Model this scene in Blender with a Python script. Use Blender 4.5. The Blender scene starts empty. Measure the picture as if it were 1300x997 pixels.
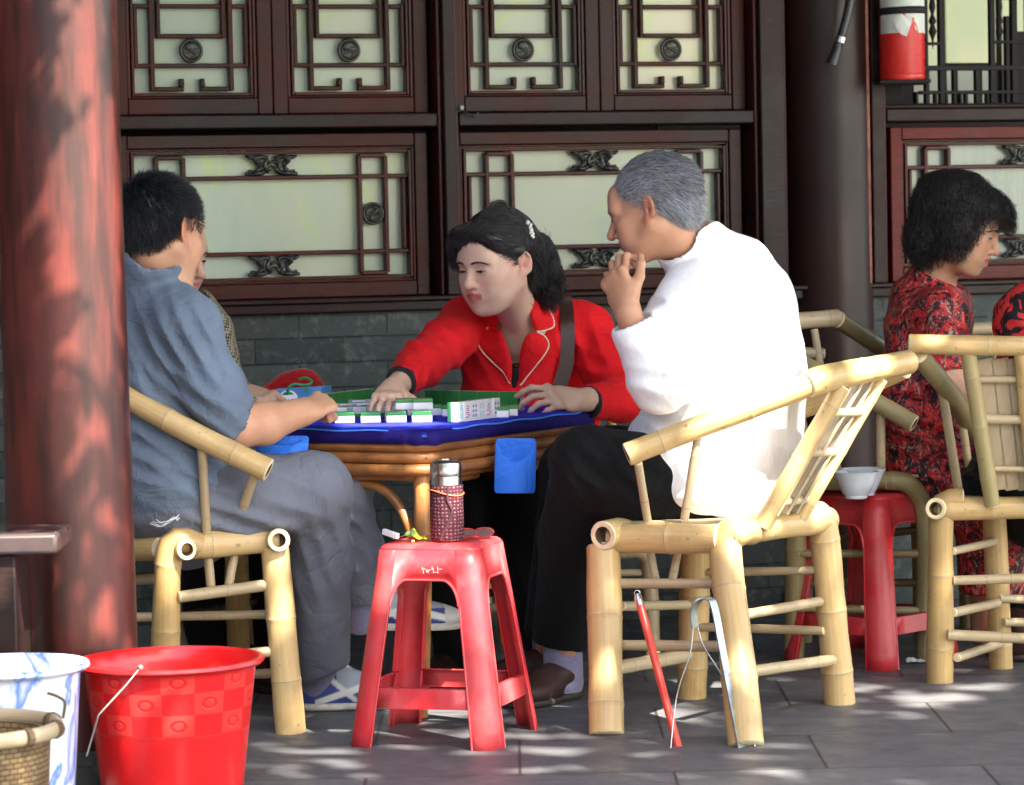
import bpy, math, random
import numpy as np
from mathutils import Vector, Matrix
rnd = random.Random(7)
scene = bpy.context.scene
COL = scene.collection
R = math.radians
# ------------------------------------------------------------------ camera
FPX, CX, CY = 4000.0, 650.0, 498.5
CAM = np.array([0.0, 0.0, 1.10])
_a, _r = math.atan(208.5 / FPX), 0.021
_F = np.array([0, math.cos(_a), -math.sin(_a)])
_U0 = np.array([0, math.sin(_a), math.cos(_a)])
_X0 = np.array([1.0, 0, 0])
_RT = _X0 * math.cos(_r) - _U0 * math.sin(_r)
_UP = _U0 * math.cos(_r) + _X0 * math.sin(_r)
cam_d = bpy.data.cameras.new("camera")
cam = bpy.data.objects.new("camera", cam_d)
COL.objects.link(cam)
cam_d.sensor_width = 36.0
cam_d.lens = 36.0 * FPX / 1300.0
cam_d.clip_start = 0.1
cam_d.clip_end = 400.0
_M = Matrix(((_RT[0], _UP[0], -_F[0], CAM[0]), (_RT[1], _UP[1], -_F[1], CAM[1]), (_RT[2], _UP[2], -_F[2], CAM[2]), (0, 0, 0, 1)))
cam.matrix_world = _M
scene.camera = cam
cam_d.dof.use_dof = True
cam_d.dof.focus_distance = 7.1
cam_d.dof.aperture_fstop = 7.0

def ray(px, py):
    return _F + _RT * ((px - CX) / FPX) + _UP * ((CY - py) / FPX)
def P(px, py, Y):                       # point of the scene at world depth Y
    d = ray(px, py)
    return CAM + d * (Y / d[1])
def FL(px, py, z=0.0):                  # point on the floor (or on a level z)
    d = ray(px, py)
    return CAM + d * ((z - CAM[2]) / d[2])
TH = R(17.8)
WU = np.array([math.cos(TH), math.sin(TH), 0.0])
WN = np.array([math.sin(TH), -math.cos(TH), 0.0])     # towards the yard
W0 = np.array([0.0, 8.7, 0.0])
def WP(px, py, off=0.0):                # pixel -> (u, z) on the wall plane
    d = ray(px, py)
    t = np.dot(W0 + WN * off - CAM, WN) / np.dot(d, WN)
    q = CAM + d * t - W0
    return float(np.dot(q, WU)), float(q[2])
def wpt(u, z, n):                       # wall coordinates -> world
    return W0 + WU * u + WN * n + np.array([0, 0, z])

# ------------------------------------------------------------------ mesh builder
def nrm(v):
    v = np.asarray(v, float)
    return v / (np.linalg.norm(v) + 1e-12)
def frame(d):
    d = nrm(d)
    up = np.array([0, 0, 1.0]) if abs(d[2]) < 0.9 else np.array([1.0, 0, 0])
    x = nrm(np.cross(up, d))
    return x, np.cross(d, x)

class MB:
    def __init__(s):
        s.v, s.f, s.uv, s.mi = [], [], [], []
    def add(s, vs, fs, uvs=None, mi=0):
        o = len(s.v)
        s.v.extend([tuple(map(float, v)) for v in vs])
        for k, f in enumerate(fs):
            s.f.append(tuple(i + o for i in f))
            s.uv.append(uvs[k] if uvs else [(0, 0)] * len(f))
            s.mi.append(mi)
        return s
    def box(s, c, h, ax=None, mi=0):     # centre, half sizes, axes
        c = np.asarray(c, float)
        ax = ax or ((1, 0, 0), (0, 1, 0), (0, 0, 1))
        A = [np.asarray(a, float) * hh for a, hh in zip(ax, h)]
        vs = [c + sx * A[0] + sy * A[1] + sz * A[2] for sx in (-1, 1) for sy in (-1, 1) for sz in (-1, 1)]
        fs = [(0, 1, 3, 2), (4, 6, 7, 5), (0, 4, 5, 1), (2, 3, 7, 6), (0, 2, 6, 4), (1, 5, 7, 3)]
        return s.add(vs, fs, [[(vs[i][0] + vs[i][1], vs[i][2]) for i in f] for f in fs], mi)
    def wbox(s, u0, u1, z0, z1, n0, n1, mi=0):       # box in wall coordinates
        return s.box(wpt((u0 + u1) / 2, (z0 + z1) / 2, (n0 + n1) / 2), (abs(u1 - u0) / 2, abs(n1 - n0) / 2, abs(z1 - z0) / 2), (WU, WN, (0, 0, 1)), mi)
    def bar(s, a, b, w, h, up=(0, 0, 1), mi=0):
        a, b = np.asarray(a, float), np.asarray(b, float)
        d = b - a; L = np.linalg.norm(d); d = d / L
        x = nrm(np.cross(d, up)); y = np.cross(x, d)
        return s.box((a + b) / 2, (L / 2, w / 2, h / 2), (d, x, y), mi)
    def sweep(s, pts, rad, n=12, cap=True, flat=None, mi=0, hole=None):
        # tube along pts; rad = float or list; flat = (ax, ay) scale list; hole = (start, end) booleans for open bamboo ends
        pts = [np.asarray(p, float) for p in pts]
        m = len(pts)
        if not hasattr(rad, '__len__'): rad = [rad] * m
        rad = list(rad)
        tang = [nrm(pts[min(i + 1, m - 1)] - pts[max(i - 1, 0)]) for i in range(m)]
        x, y = frame(tang[0])
        rings, L, uvl = [], 0.0, []
        vs = []
        for i in range(m):
            if i:
                L += np.linalg.norm(pts[i] - pts[i - 1])
                x = nrm(x - tang[i] * np.dot(x, tang[i])); y = np.cross(tang[i], x)
            for k in range(n):
                a = 2 * math.pi * k / n
                vs.append(pts[i] + (x * math.cos(a) * (flat[0] if flat else 1) + y * math.sin(a) * (flat[1] if flat else 1)) * rad[i])
            uvl.append(L)
        fs, uvs = [], []
        for i in range(m - 1):
            for k in range(n):
                k2 = (k + 1) % n
                fs.append((i * n + k, i * n + k2, (i + 1) * n + k2, (i + 1) * n + k))
                u0, u1 = k / n, (k + 1) / n
                uvs.append([(u0, uvl[i]), (u1, uvl[i]), (u1, uvl[i + 1]), (u0, uvl[i + 1])])
        if cap:
            fs.append(tuple(range(n))[::-1]); uvs.append([(0, 0)] * n)
            fs.append(tuple((m - 1) * n + k for k in range(n))); uvs.append([(0, 0)] * n)
        return s.add(vs, fs, uvs, mi)
    def lathe(s, c, prof, n=32, axis=(0, 0, 1), mi=0, close=False, ang=None):
        c = np.asarray(c, float); ax = nrm(axis); x, y = frame(ax)
        vs, fs, uvs = [], [], []
        m = len(prof)
        for (r, h) in prof:
            for k in range(n):
                a = 2 * math.pi * k / n
                vs.append(c + ax * h + (x * math.cos(a) + y * math.sin(a)) * r)
        L = 0
        for i in range(m - 1):
            L2 = L + math.hypot(prof[i + 1][0] - prof[i][0], prof[i + 1][1] - prof[i][1])
            for k in range(n):
                k2 = (k + 1) % n
                fs.append((i * n + k, i * n + k2, (i + 1) * n + k2, (i + 1) * n + k))
                uvs.append([(k / n, L), ((k + 1) / n, L), ((k + 1) / n, L2), (k / n, L2)])
            L = L2
        if prof[0][0] > 1e-6 and close:
            fs.append(tuple(range(n))[::-1]); uvs.append([(0, 0)] * n)
        if prof[-1][0] > 1e-6 and close:
            fs.append(tuple((m - 1) * n + k for k in range(n))); uvs.append([(0, 0)] * n)
        return s.add(vs, fs, uvs, mi)

def new_obj(name, mb, mats, parent=None, smooth=True, angle=35, bevel=0.0, col=None, label=None):
    off = np.zeros(3)
    p = parent
    while p is not None:
        off += np.array(p.location); p = p.parent
    me = bpy.data.meshes.new(name)
    if isinstance(mb, MB):
        V = np.array(mb.v) - off
        me.from_pydata([tuple(v) for v in V], [], mb.f)
        uvl = me.uv_layers.new(name="UVMap")
        flat = [c for face in mb.uv for uv in face for c in uv]
        uvl.data.foreach_set("uv", flat)
        if any(mb.mi): me.polygons.foreach_set("material_index", mb.mi)
    else:
        V, Q = mb
        V = np.asarray(V) - off
        me.vertices.add(len(V)); me.vertices.foreach_set("co", V.astype(np.float32).ravel())
        me.loops.add(Q.size); me.loops.foreach_set("vertex_index", Q.astype(np.int32).ravel())
        me.polygons.add(len(Q)); me.polygons.foreach_set("loop_start", np.arange(0, Q.size, 4, dtype=np.int32))
        me.update(calc_edges=True); me.validate()
    if col is not None:
        ca = me.color_attributes.new("Col", 'FLOAT_COLOR', 'POINT')
        ca.data.foreach_set("color", np.concatenate([col, np.ones((len(col), 1))], 1).astype(np.float32).ravel())
    if not isinstance(mats, (list, tuple)): mats = [mats]
    for m in mats: me.materials.append(m)
    if smooth:
        me.polygons.foreach_set("use_smooth", [True] * len(me.polygons))
        if isinstance(mb, MB): me.set_sharp_from_angle(angle=R(angle))
    me.update()
    o = bpy.data.objects.new(name, me)
    COL.objects.link(o)
    if parent is not None: o.parent = parent
    if bevel > 0:
        b = o.modifiers.new("bevel", 'BEVEL'); b.width = bevel; b.segments = 2; b.limit_method = 'ANGLE'; b.angle_limit = R(40)
    if label: o['label'] = label
    return o

def thing(name, label, cat, loc=(0, 0, 0), group=None):
    o = bpy.data.objects.new(name, None); COL.objects.link(o)
    o.location = tuple(float(c) for c in loc); o.empty_display_size = 0.1
    return tag(o, label, cat, group)
def tag(o, label, cat, group=None):
    o['label'] = label; o['category'] = cat
    if group: o['group'] = group
    return o
def struct(o):
    o['kind'] = 'structure'; return o

# ------------------------------------------------------------------ materials
class NT:
    def __init__(s, name):
        s.m = bpy.data.materials.new(name); s.m.use_nodes = True
        s.t = s.m.node_tree; s.t.nodes.clear()
        s.out = s.n('ShaderNodeOutputMaterial'); s.b = s.n('ShaderNodeBsdfPrincipled')
        s.l(s.b.outputs[0], s.out.inputs[0])
    def n(s, k, **kw):
        x = s.t.nodes.new(k)
        for a, b in kw.items(): setattr(x, a, b)
        return x
    def l(s, a, b): s.t.links.new(a, b)
    def coord(s, kind='Object', scale=(1, 1, 1)):
        tc = s.n('ShaderNodeTexCoord'); mp = s.n('ShaderNodeMapping'); mp.inputs['Scale'].default_value = scale
        s.l(tc.outputs[kind], mp.inputs[0]); return mp.outputs[0]
    def noise(s, vec, scale, detail=4, rough=0.6, dist=0.0):
        x = s.n('ShaderNodeTexNoise'); x.inputs['Scale'].default_value = scale; x.inputs['Detail'].default_value = detail
        x.inputs['Roughness'].default_value = rough; x.inputs['Distortion'].default_value = dist
        if vec is not None: s.l(vec, x.inputs['Vector'])
        return x.outputs['Fac']
    def ramp(s, fac, stops):
        x = s.n('ShaderNodeValToRGB'); cr = x.color_ramp
        while len(cr.elements) < len(stops): cr.elements.new(0.5)
        for e, (p, c) in zip(cr.elements, stops):
            e.position = p; e.color = (c[0], c[1], c[2], 1) if hasattr(c, '__len__') else (c, c, c, 1)
        s.l(fac, x.inputs[0]); return x.outputs[0]
    def mix(s, fac, a, b, mode='MIX'):
        x = s.n('ShaderNodeMix'); x.data_type = 'RGBA'; x.blend_type = mode
        for i, v in ((0, fac), (6, a), (7, b)):
            if hasattr(v, 'links') or isinstance(v, bpy.types.NodeSocket): s.l(v, x.inputs[i])
            else: x.inputs[i].default_value = (v if i == 0 else (v[0], v[1], v[2], 1))
        return x.outputs[2]
    def bump(s, h, strength=0.3, dist=0.01):
        x = s.n('ShaderNodeBump'); x.inputs['Strength'].default_value = strength; x.inputs['Distance'].default_value = dist
        s.l(h, x.inputs['Height']); s.l(x.outputs[0], s.b.inputs['Normal']); return x
    def set(s, col=None, rough=None, metal=None, spec=None, **kw):
        def put(k, v):
            if v is None: return
            i = s.b.inputs[k]
            if isinstance(v, bpy.types.NodeSocket): s.l(v, i)
            elif hasattr(v, '__len__') and len(v) == 3: i.default_value = (*v, 1) if len(i.default_value) == 4 else v
            else: i.default_value = v
        put('Base Color', col); put('Roughness', rough); put('Metallic', metal); put('Specular IOR Level', spec)
        for k, v in kw.items(): put(k.replace('_', ' '), v)
        return s.m

def mat_simple(name, col, rough=0.5, var=0.15, scale=20, bump=0.0, metal=0.0, spec=0.5, **kw):
    t = NT(name); v = t.coord()
    n = t.noise(v, scale)
    c = t.ramp(n, [(0.3, tuple(x * (1 - var) for x in col)), (0.7, tuple(min(1, x * (1 + var)) for x in col))])
    if bump: t.bump(t.noise(v, scale * 4), bump, 0.003)
    return t.set(c, rough, metal, spec, **kw)

def mat_wood(name, dark, red, amt=0.5, rough=0.42):
    t = NT(name); v = t.coord('Object', (1, 1, 1))
    big = t.noise(v, 3.0, 5, 0.65, 0.6)
    gr = t.noise(t.coord('Object', (6, 6, 40)), 3.0, 4, 0.7)
    c = t.mix(t.ramp(big, [(0.5 - amt * 0.35, 0.0), (0.72 - amt * 0.2, 1.0)]), dark, red)
    c2 = t.mix(t.ramp(gr, [(0.35, 0.0), (0.8, 0.7)]), c, tuple(x * 0.45 for x in dark))
    mo = t.noise(v, 7.0, 6, 0.7)
    c3 = t.mix(t.ramp(mo, [(0.60, 0.0), (0.75, 0.5)]), c2, (0.034, 0.032, 0.020))
    ed = t.noise(v, 38.0, 5, 0.7); c3 = t.mix(t.ramp(ed, [(0.62, 0.0), (0.70, 0.45)]), c3, (0.075, 0.042, 0.028))
    t.bump(gr, 0.25, 0.004)
    return t.set(c3, t.ramp(big, [(0.3, rough - 0.08), (0.8, rough + 0.18)]), 0.0, 0.22)

def mat_bamboo(name, base=(0.66, 0.46, 0.19), pale=(0.80, 0.66, 0.38), dark=(0.28, 0.15, 0.05), grey=0.0, stain=0.55):
    t = NT(name)
    uv = t.coord('UV', (14, 2.2, 1)); st = t.noise(uv, 2.0, 5, 0.65)
    ob = t.coord(); bl = t.noise(ob, 9.0, 4, 0.6); sp = t.noise(ob, 60.0, 3, 0.6); big = t.noise(ob, 3.0, 2, 0.5)
    c = t.mix(t.ramp(st, [(0.3, 0.0), (0.7, 1.0)]), base, pale)
    c = t.mix(t.ramp(bl, [(stain, 0.0), (stain + 0.25, 0.75)]), c, dark)
    c = t.mix(t.ramp(sp, [(0.66, 0.0), (0.74, 0.8)]), c, tuple(x * 0.5 for x in dark))
    oi = t.n('ShaderNodeObjectInfo'); c = t.mix(t.ramp(oi.outputs['Random'], [(.0, 0.), (.35, .0), (1., .5)]), c, tuple(x * .62 for x in base)); c = t.mix(t.ramp(oi.outputs['Random'], [(.0, .35), (.3, .0), (1., .0)]), c, tuple(min(1, x * 1.12 + .03) for x in pale))
    if grey > 0: c = t.mix(t.ramp(big, [(0.3, grey * 0.4), (0.7, grey)]), c, (0.33, 0.29, 0.21))
    t.bump(st, 0.15, 0.002)
    return t.set(c, 0.38, 0.0, 0.5)

# ------------------------------------------------------------------ distance-field modelling (bodies, cloth, hair)
class SDF:
    """smooth union of shapes, meshed with surface nets in blocks"""
    def __init__(s, k=0.02):
        s.p = []; s.k = k; s.disp = []; s.dm = 0.0
    def _put(s, fn, lo, hi, k, op): s.p.append((fn, np.asarray(lo, float), np.asarray(hi, float), s.k if k is None else k, op)); return s
    def cap(s, a, b, ra, rb=None, k=None, op='+'):
        a, b = np.asarray(a, float), np.asarray(b, float); rb = ra if rb is None else rb
        d = b - a; L2 = max(float(d @ d), 1e-12)
        def fn(q):
            t = np.clip(((q - a) @ d) / L2, 0, 1)
            return np.linalg.norm(q - a - t[:, None] * d, axis=1) - (ra + (rb - ra) * t)
        m = max(ra, rb)
        return s._put(fn, np.minimum(a, b) - m, np.maximum(a, b) + m, k, op)
    def chain(s, pts, rad, k=None, op='+'):
        if not hasattr(rad, '__len__'): rad = [rad] * len(pts)
        for i in range(len(pts) - 1): s.cap(pts[i], pts[i + 1], rad[i], rad[i + 1], k, op)
        return s
    def ell(s, c, r, M=None, k=None, op='+'):
        c = np.asarray(c, float); r = np.asarray(r, float) * np.ones(3)
        M = np.eye(3) if M is None else np.asarray(M, float)      # rows = local axes
        def fn(q):
            l = (q - c) @ M.T
            k0 = np.linalg.norm(l / r, axis=1); k1 = np.linalg.norm(l / (r * r), axis=1) + 1e-9
            return k0 * (k0 - 1) / k1
        m = np.abs(M.T) @ r
        return s._put(fn, c - m, c + m, k, op)
    def ecap(s, a, b, ra, rb, side, k=None, op='+'):     # flattened capsule, ra/rb = (half width along side, half depth)
        a, b = np.asarray(a, float), np.asarray(b, float)
        d = b - a; L = float(np.linalg.norm(d)); dn = d / max(L, 1e-9)
        x = nrm(np.asarray(side, float) - dn * np.dot(side, dn)); y = np.cross(dn, x)
        ra, rb = np.asarray(ra, float), np.asarray(rb, float)
        def fn(q):
            l = q - a
            h = l @ dn; t = np.clip(h / max(L, 1e-9), 0, 1)
            rr = ra[None] + (rb - ra)[None] * t[:, None]
            ex = h - t * L
            m = rr.min(1)
            v = np.sqrt(((l @ x) / rr[:, 0]) ** 2 + ((l @ y) / rr[:, 1]) ** 2 + (ex / m) ** 2)
            return (v - 1) * m
        m = max(ra.max(), rb.max())
        return s._put(fn, np.minimum(a, b) - m, np.maximum(a, b) + m, k, op)
    def rbox(s, c, h, r, M=None, k=None, op='+'):
        c = np.asarray(c, float); h = np.asarray(h, float); M = np.eye(3) if M is None else np.asarray(M, float)
        def fn(q):
            l = np.abs((q - c) @ M.T) - (h - r)
            return np.linalg.norm(np.maximum(l, 0), axis=1) + np.minimum(l.max(1), 0) - r
        m = np.abs(M.T) @ h
        return s._put(fn, c - m, c + m, k, op)
    def plane(s, c, n, k=0.004, op='-', ext=2.0):          # op '-' removes the side n points to
        c = np.asarray(c, float); n = nrm(n)
        def fn(q): return np.maximum(-((q - c) @ n), np.linalg.norm(q - c, axis=1) - ext)
        return s._put(fn, c - ext, c + ext, k, op)
    def cut_local(s, c, n, rad, k=0.004):                   # remove side n points to, only inside a ball
        c = np.asarray(c, float); n = nrm(n)
        def fn(q): return np.maximum(-((q - c) @ n), np.linalg.norm(q - c, axis=1) - rad)
        return s._put(fn, c - rad, c + rad, k, '-')
    def folds(s, fn, amp): s.disp.append(fn); s.dm += amp; return s
    def ev(s, q, lo=None, hi=None):
        if lo is None: lo, hi = q.min(0), q.max(0)
        d = np.full(len(q), 0.5)
        done = not s.disp
        def shake(d):
            ix = np.nonzero(np.abs(d) < s.dm * 1.5 + 0.012)[0]
            if len(ix):
                qq = q[ix]; dd = d[ix]
                for fn in s.disp: dd = dd + fn(qq)
                d[ix] = dd
            return d
        for fn, a, b, k, op in s.p:
            if op == '-' and not done: d = shake(d); done = True
            mg = k * 1.3 + 0.012
            if op == '+':
                if np.any(a - mg > hi) or np.any(b + mg < lo): continue
                e = fn(q)
                if k > 1e-5:
                    h = np.maximum(k - np.abs(d - e), 0) / k
                    d = np.minimum(d, e) - h * h * k * 0.25
                else: d = np.minimum(d, e)
            else:
                if np.any(a > hi + k) or np.any(b < lo - k): continue
                e = -fn(q)
                h = np.maximum(k - np.abs(d - e), 0) / max(k, 1e-6)
                d = np.maximum(d, e) + h * h * k * 0.25
        if not done: d = shake(d)
        return d
    def mesh(s, h=0.005, B=24, smooth=0):
        lo = np.min([p[1] for p in s.p if p[4] == '+'], 0) - 0.03
        hi = np.max([p[2] for p in s.p if p[4] == '+'], 0) + 0.03
        nb = np.ceil((hi - lo) / (h * B)).astype(int)
        N = nb * B + 3
        gi = np.arange(B + 1)
        ids, vv, quads = [], [], []
        def cid(i, j, k): return (i.astype(np.int64) * N[1] + j) * N[2] + k
        offs = np.array([(a, b, c) for a in (0, 1) for b in (0, 1) for c in (0, 1)])
        edges = [(i, j) for i in range(8) for j in range(i + 1, 8) if np.abs(offs[i] - offs[j]).sum() == 1]
        gx, gy, gz = np.meshgrid(gi, gi, gi, indexing='ij')
        G = np.stack([gx, gy, gz], -1).reshape(-1, 3)
        rad = h * B * 0.9 + s.dm
        for bi in range(nb[0]):
            for bj in range(nb[1]):
                for bk in range(nb[2]):
                    b0 = np.array([bi, bj, bk]) * B
                    blo = lo + b0 * h; bhi = blo + B * h
                    if not any(p[4] == '+' and not (np.any(p[1] - 0.02 > bhi) or np.any(p[2] + 0.02 < blo)) for p in s.p): continue
                    cc = G[::29] * h + blo
                    dc = s.ev(cc, blo, bhi)
                    if dc.min() > h * 5 + s.dm or dc.max() < -(h * 5 + s.dm): continue
                    F = s.ev(G * h + blo, blo, bhi).reshape(B + 1, B + 1, B + 1)
                    sg = F < 0
                    if sg.all() or not sg.any(): continue
                    c8 = [sg[o[0]:B + o[0], o[1]:B + o[1], o[2]:B + o[2]] for o in offs]
                    su = sum(c.astype(np.int8) for c in c8)
                    m = (su > 0) & (su < 8)
                    I = np.argwhere(m)
                    if len(I):
                        f8 = np.stack([F[I[:, 0] + o[0], I[:, 1] + o[1], I[:, 2] + o[2]] for o in offs], 1)
                        acc = np.zeros((len(I), 3)); cnt = np.zeros(len(I))
                        for (a, b) in edges:
                            fa, fb = f8[:, a], f8[:, b]
                            cr = (fa < 0) != (fb < 0)
                            t = np.where(cr, fa / np.where(cr, fa - fb, 1), 0)
                            pt = offs[a][None] + t[:, None] * (offs[b] - offs[a])[None]
                            acc += pt * cr[:, None]; cnt += cr
                        vv.append((I + b0 + acc / cnt[:, None]) * h + lo)
                        g = I + b0 + 1
                        ids.append(cid(g[:, 0], g[:, 1], g[:, 2]))
                    for ax in range(3):
                        o = np.zeros(3, int); o[ax] = 1
                        A = sg[:B, :B, :B]; Cc = sg[o[0]:B + o[0], o[1]:B + o[1], o[2]:B + o[2]]
                        E = np.argwhere(A != Cc)
                        if not len(E): continue
                        fl = A[E[:, 0], E[:, 1], E[:, 2]]
                        g = E + b0 + 1
                        e1 = np.zeros(3, int); e1[(ax + 1) % 3] = 1
                        e2 = np.zeros(3, int); e2[(ax + 2) % 3] = 1
                        q = [g, g - e1, g - e1 - e2, g - e2]
                        q = np.stack([cid(x[:, 0], x[:, 1], x[:, 2]) for x in q], 1)
                        q[~fl] = q[~fl][:, ::-1]
                        quads.append(q)
        V = np.concatenate(vv); ID = np.concatenate(ids); Q = np.concatenate(quads)
        od = np.argsort(ID); IDs = ID[od]; V = V[od]
        pos = np.searchsorted(IDs, Q); pos = np.minimum(pos, len(IDs) - 1)
        ok = (IDs[pos] == Q).all(1)
        Q = pos[ok]
        for _ in range(smooth):
            acc = np.zeros_like(V); cnt = np.zeros(len(V))
            for a, b in ((0, 1), (1, 2), (2, 3), (3, 0)):
                np.add.at(acc, Q[:, a], V[Q[:, b]]); np.add.at(cnt, Q[:, a], 1)
                np.add.at(acc, Q[:, b], V[Q[:, a]]); np.add.at(cnt, Q[:, b], 1)
            V = V * 0.5 + 0.5 * acc / np.maximum(cnt, 1)[:, None]
        return V, Q[:, ::-1]

_rs = np.random.RandomState(3)
def sines(seed, freq, n=7, aniso=None):
    r = np.random.RandomState(seed)
    K = r.normal(size=(n, 3)); K /= np.linalg.norm(K, axis=1)[:, None]
    K = K * freq * r.uniform(0.6, 1.5, (n, 1))
    if aniso is not None: K = K * np.asarray(aniso)[None]
    ph = r.uniform(0, 6.28, n); K2 = r.normal(size=(n, 3)) * freq * 0.35
    def f(q):
        o = 0
        for i in range(n): o = o + np.sin(q @ K[i] + ph[i] + 1.2 * np.sin(q @ K2[i]))
        return o / n
    return f
def fold_field(c, axis, wl, amp, rad, seed=0, sharp=1.0):
    """ridge folds running across `axis` near c, fading with distance rad"""
    c = np.asarray(c, float); ax = nrm(axis); nz = sines(seed + 11, 14.0, 5)
    def f(q):
        l = q - c
        r2 = (l * l).sum(1); out = np.zeros(len(q)); ix = np.nonzero(r2 < (2.0 * rad) ** 2)[0]
        if not len(ix): return out
        l = l[ix]; qi = q[ix]; w = np.exp(-r2[ix] / (rad * rad)); n0 = nz(qi)
        ph = (l @ ax) / wl * 6.283 + 2.2 * n0
        out[ix] = amp * w * (np.abs(np.sin(ph * 0.5)) ** sharp * 2 - 1) * (0.6 + 0.6 * np.roll(n0, 0))
        return out
    return f
# ------------------------------------------------------------------ materials of the place
M = {}
M['wood'] = mat_wood('old_lacquer_wood', (0.015, 0.009, 0.007), (0.072, 0.012, 0.008), 0.5)
M['wood_dark'] = mat_wood('dark_lacquer_wood', (0.014, 0.011, 0.010), (0.034, 0.011, 0.009), 0.35)
M['wood_red'] = mat_wood('red_lacquer_wood', (0.03, 0.008, 0.007), (0.15, 0.014, 0.011), 0.75)
M['bead'] = mat_wood('moulding_wood', (0.022, 0.011, 0.010), (0.085, 0.013, 0.010), 0.5, 0.3)
M['carved'] = mat_simple('carved_wood', (0.018, 0.016, 0.015), 0.32, 0.4, 60)
M['void'] = mat_simple('dark_interior', (0.012, 0.010, 0.010), 0.8)

def mat_pane(name, c0, c1, glow=None):
    t = NT(name); v = t.coord()
    n = t.noise(v, 2.2, 3, 0.5); st = t.noise(t.coord('Object', (9, 9, 1.2)), 2.0, 5, 0.7); gsp = t.noise(t.coord('Object', (3.0, 3.0, 2.2)), 2.3, 4, 0.6, 1.0)
    c = t.mix(t.ramp(n, [(0.35, 0.0), (0.65, 1.0)]), c0, c1)
    c = t.mix(t.ramp(st, [(0.35, 0.0), (0.75, 0.5)]), c, (0.46, 0.50, 0.42))
    c = t.mix(t.ramp(gsp, [(0.54, 0.0), (0.72, 0.70)]), c, (0.44, 0.58, 0.17)); c = t.mix(t.ramp(t.noise(v, 1.3, 2, .5), [(.42, .55), (.55, 0.)]), c, (.27, .33, .27))  # yellow-green leaf glints on the glass painted into its colour
    kw = {}
    if glow: kw = dict(Emission_Color=glow, Emission_Strength=1.0)
    return t.set(c, 0.22, 0.0, 0.5, **kw)
M['pane'] = mat_pane('milky_window_glass', (0.47, 0.50, 0.36), (0.35, 0.44, 0.34))
M['pane_warm'] = mat_pane('milky_window_glass_warm', (0.60, 0.55, 0.37), (0.48, 0.51, 0.37))
M['pane_blue'] = mat_pane('milky_window_glass_blue', (0.19, 0.27, 0.25), (0.16, 0.23, 0.23))

def mat_brick():
    t = NT('grey_brick'); uv = t.coord('UV')
    b = t.n('ShaderNodeTexBrick'); t.l(uv, b.inputs['Vector'])
    b.inputs['Scale'].default_value = 1.0; b.offset = 0.5
    b.inputs['Brick Width'].default_value = 0.245; b.inputs['Row Height'].default_value = 0.068
    b.inputs['Mortar Size'].default_value = 0.0028; b.inputs['Mortar Smooth'].default_value = 0.35
    b.inputs['Color1'].default_value = (0.036, 0.047, 0.045, 1); b.inputs['Color2'].default_value = (0.085, 0.098, 0.090, 1)
    b.inputs['Mortar'].default_value = (0.030, 0.033, 0.032, 1)
    v = t.coord(); n = t.noise(v, 26, 6, 0.7); n2 = t.noise(v, 5, 4, 0.6)
    c = t.mix(t.ramp(n, [(0.52, 0.0), (0.68, 0.65)]), b.outputs['Color'], (0.17, 0.18, 0.165)); c = t.mix(t.ramp(t.noise(v, 11, 6, .75), [(.5, 0.), (.68, .7)]), c, (.030, .040, .036))
    c = t.mix(t.ramp(n2, [(0.5, 0.0), (0.7, 0.4)]), c, (0.045, 0.055, 0.052))
    inv = t.n('ShaderNodeMath', operation='SUBTRACT'); inv.inputs[0].default_value = 1.0; t.l(b.outputs['Fac'], inv.inputs[1])
    ad = t.n('ShaderNodeMath', operation='MULTIPLY_ADD'); t.l(n, ad.inputs[0]); ad.inputs[1].default_value = 0.5; t.l(inv.outputs[0], ad.inputs[2])
    t.bump(ad.outputs[0], 0.9, 0.009)
    return t.set(c, 0.72, 0, 0.35)
M['brick'] = mat_brick()

def mat_floor():
    t = NT('paving'); v = t.coord()
    br = t.n('ShaderNodeTexBrick'); t.l(v, br.inputs['Vector']); br.offset = 0.5
    br.inputs['Scale'].default_value = 1.0; br.inputs['Brick Width'].default_value = 0.62; br.inputs['Row Height'].default_value = 0.42
    br.inputs['Mortar Size'].default_value = 0.004; br.inputs['Mortar Smooth'].default_value = 0.3
    br.inputs['Color1'].default_value = (0.095, 0.098, 0.108, 1); br.inputs['Color2'].default_value = (0.135, 0.137, 0.148, 1); br.inputs['Mortar'].default_value = (0.03, 0.03, 0.032, 1)
    n = t.noise(v, 9, 6, 0.65); n3 = t.noise(v, 90, 3, 0.6)
    c = t.mix(t.ramp(n, [(0.45, 0.0), (0.7, 0.6)]), br.outputs['Color'], (0.055, 0.056, 0.062))
    c = t.mix(t.ramp(n3, [(0.62, 0.0), (0.72, 0.5)]), c, (0.17, 0.165, 0.16))
    t.bump(n, 0.4, 0.006)
    return t.set(c, t.ramp(n, [(0.3, 0.38), (0.7, 0.65)]), 0, 0.5)
M['floor'] = mat_floor()

# ground
g = MB(); g.add([(-60, -60, 0), (60, -60, 0), (60, 60, 0), (-60, 60, 0)], [(0, 1, 2, 3)], [[(-60, -60), (60, -60), (60, 60), (-60, 60)]])
ground = struct(new_obj('ground', g, M['floor'], smooth=False))

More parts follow.
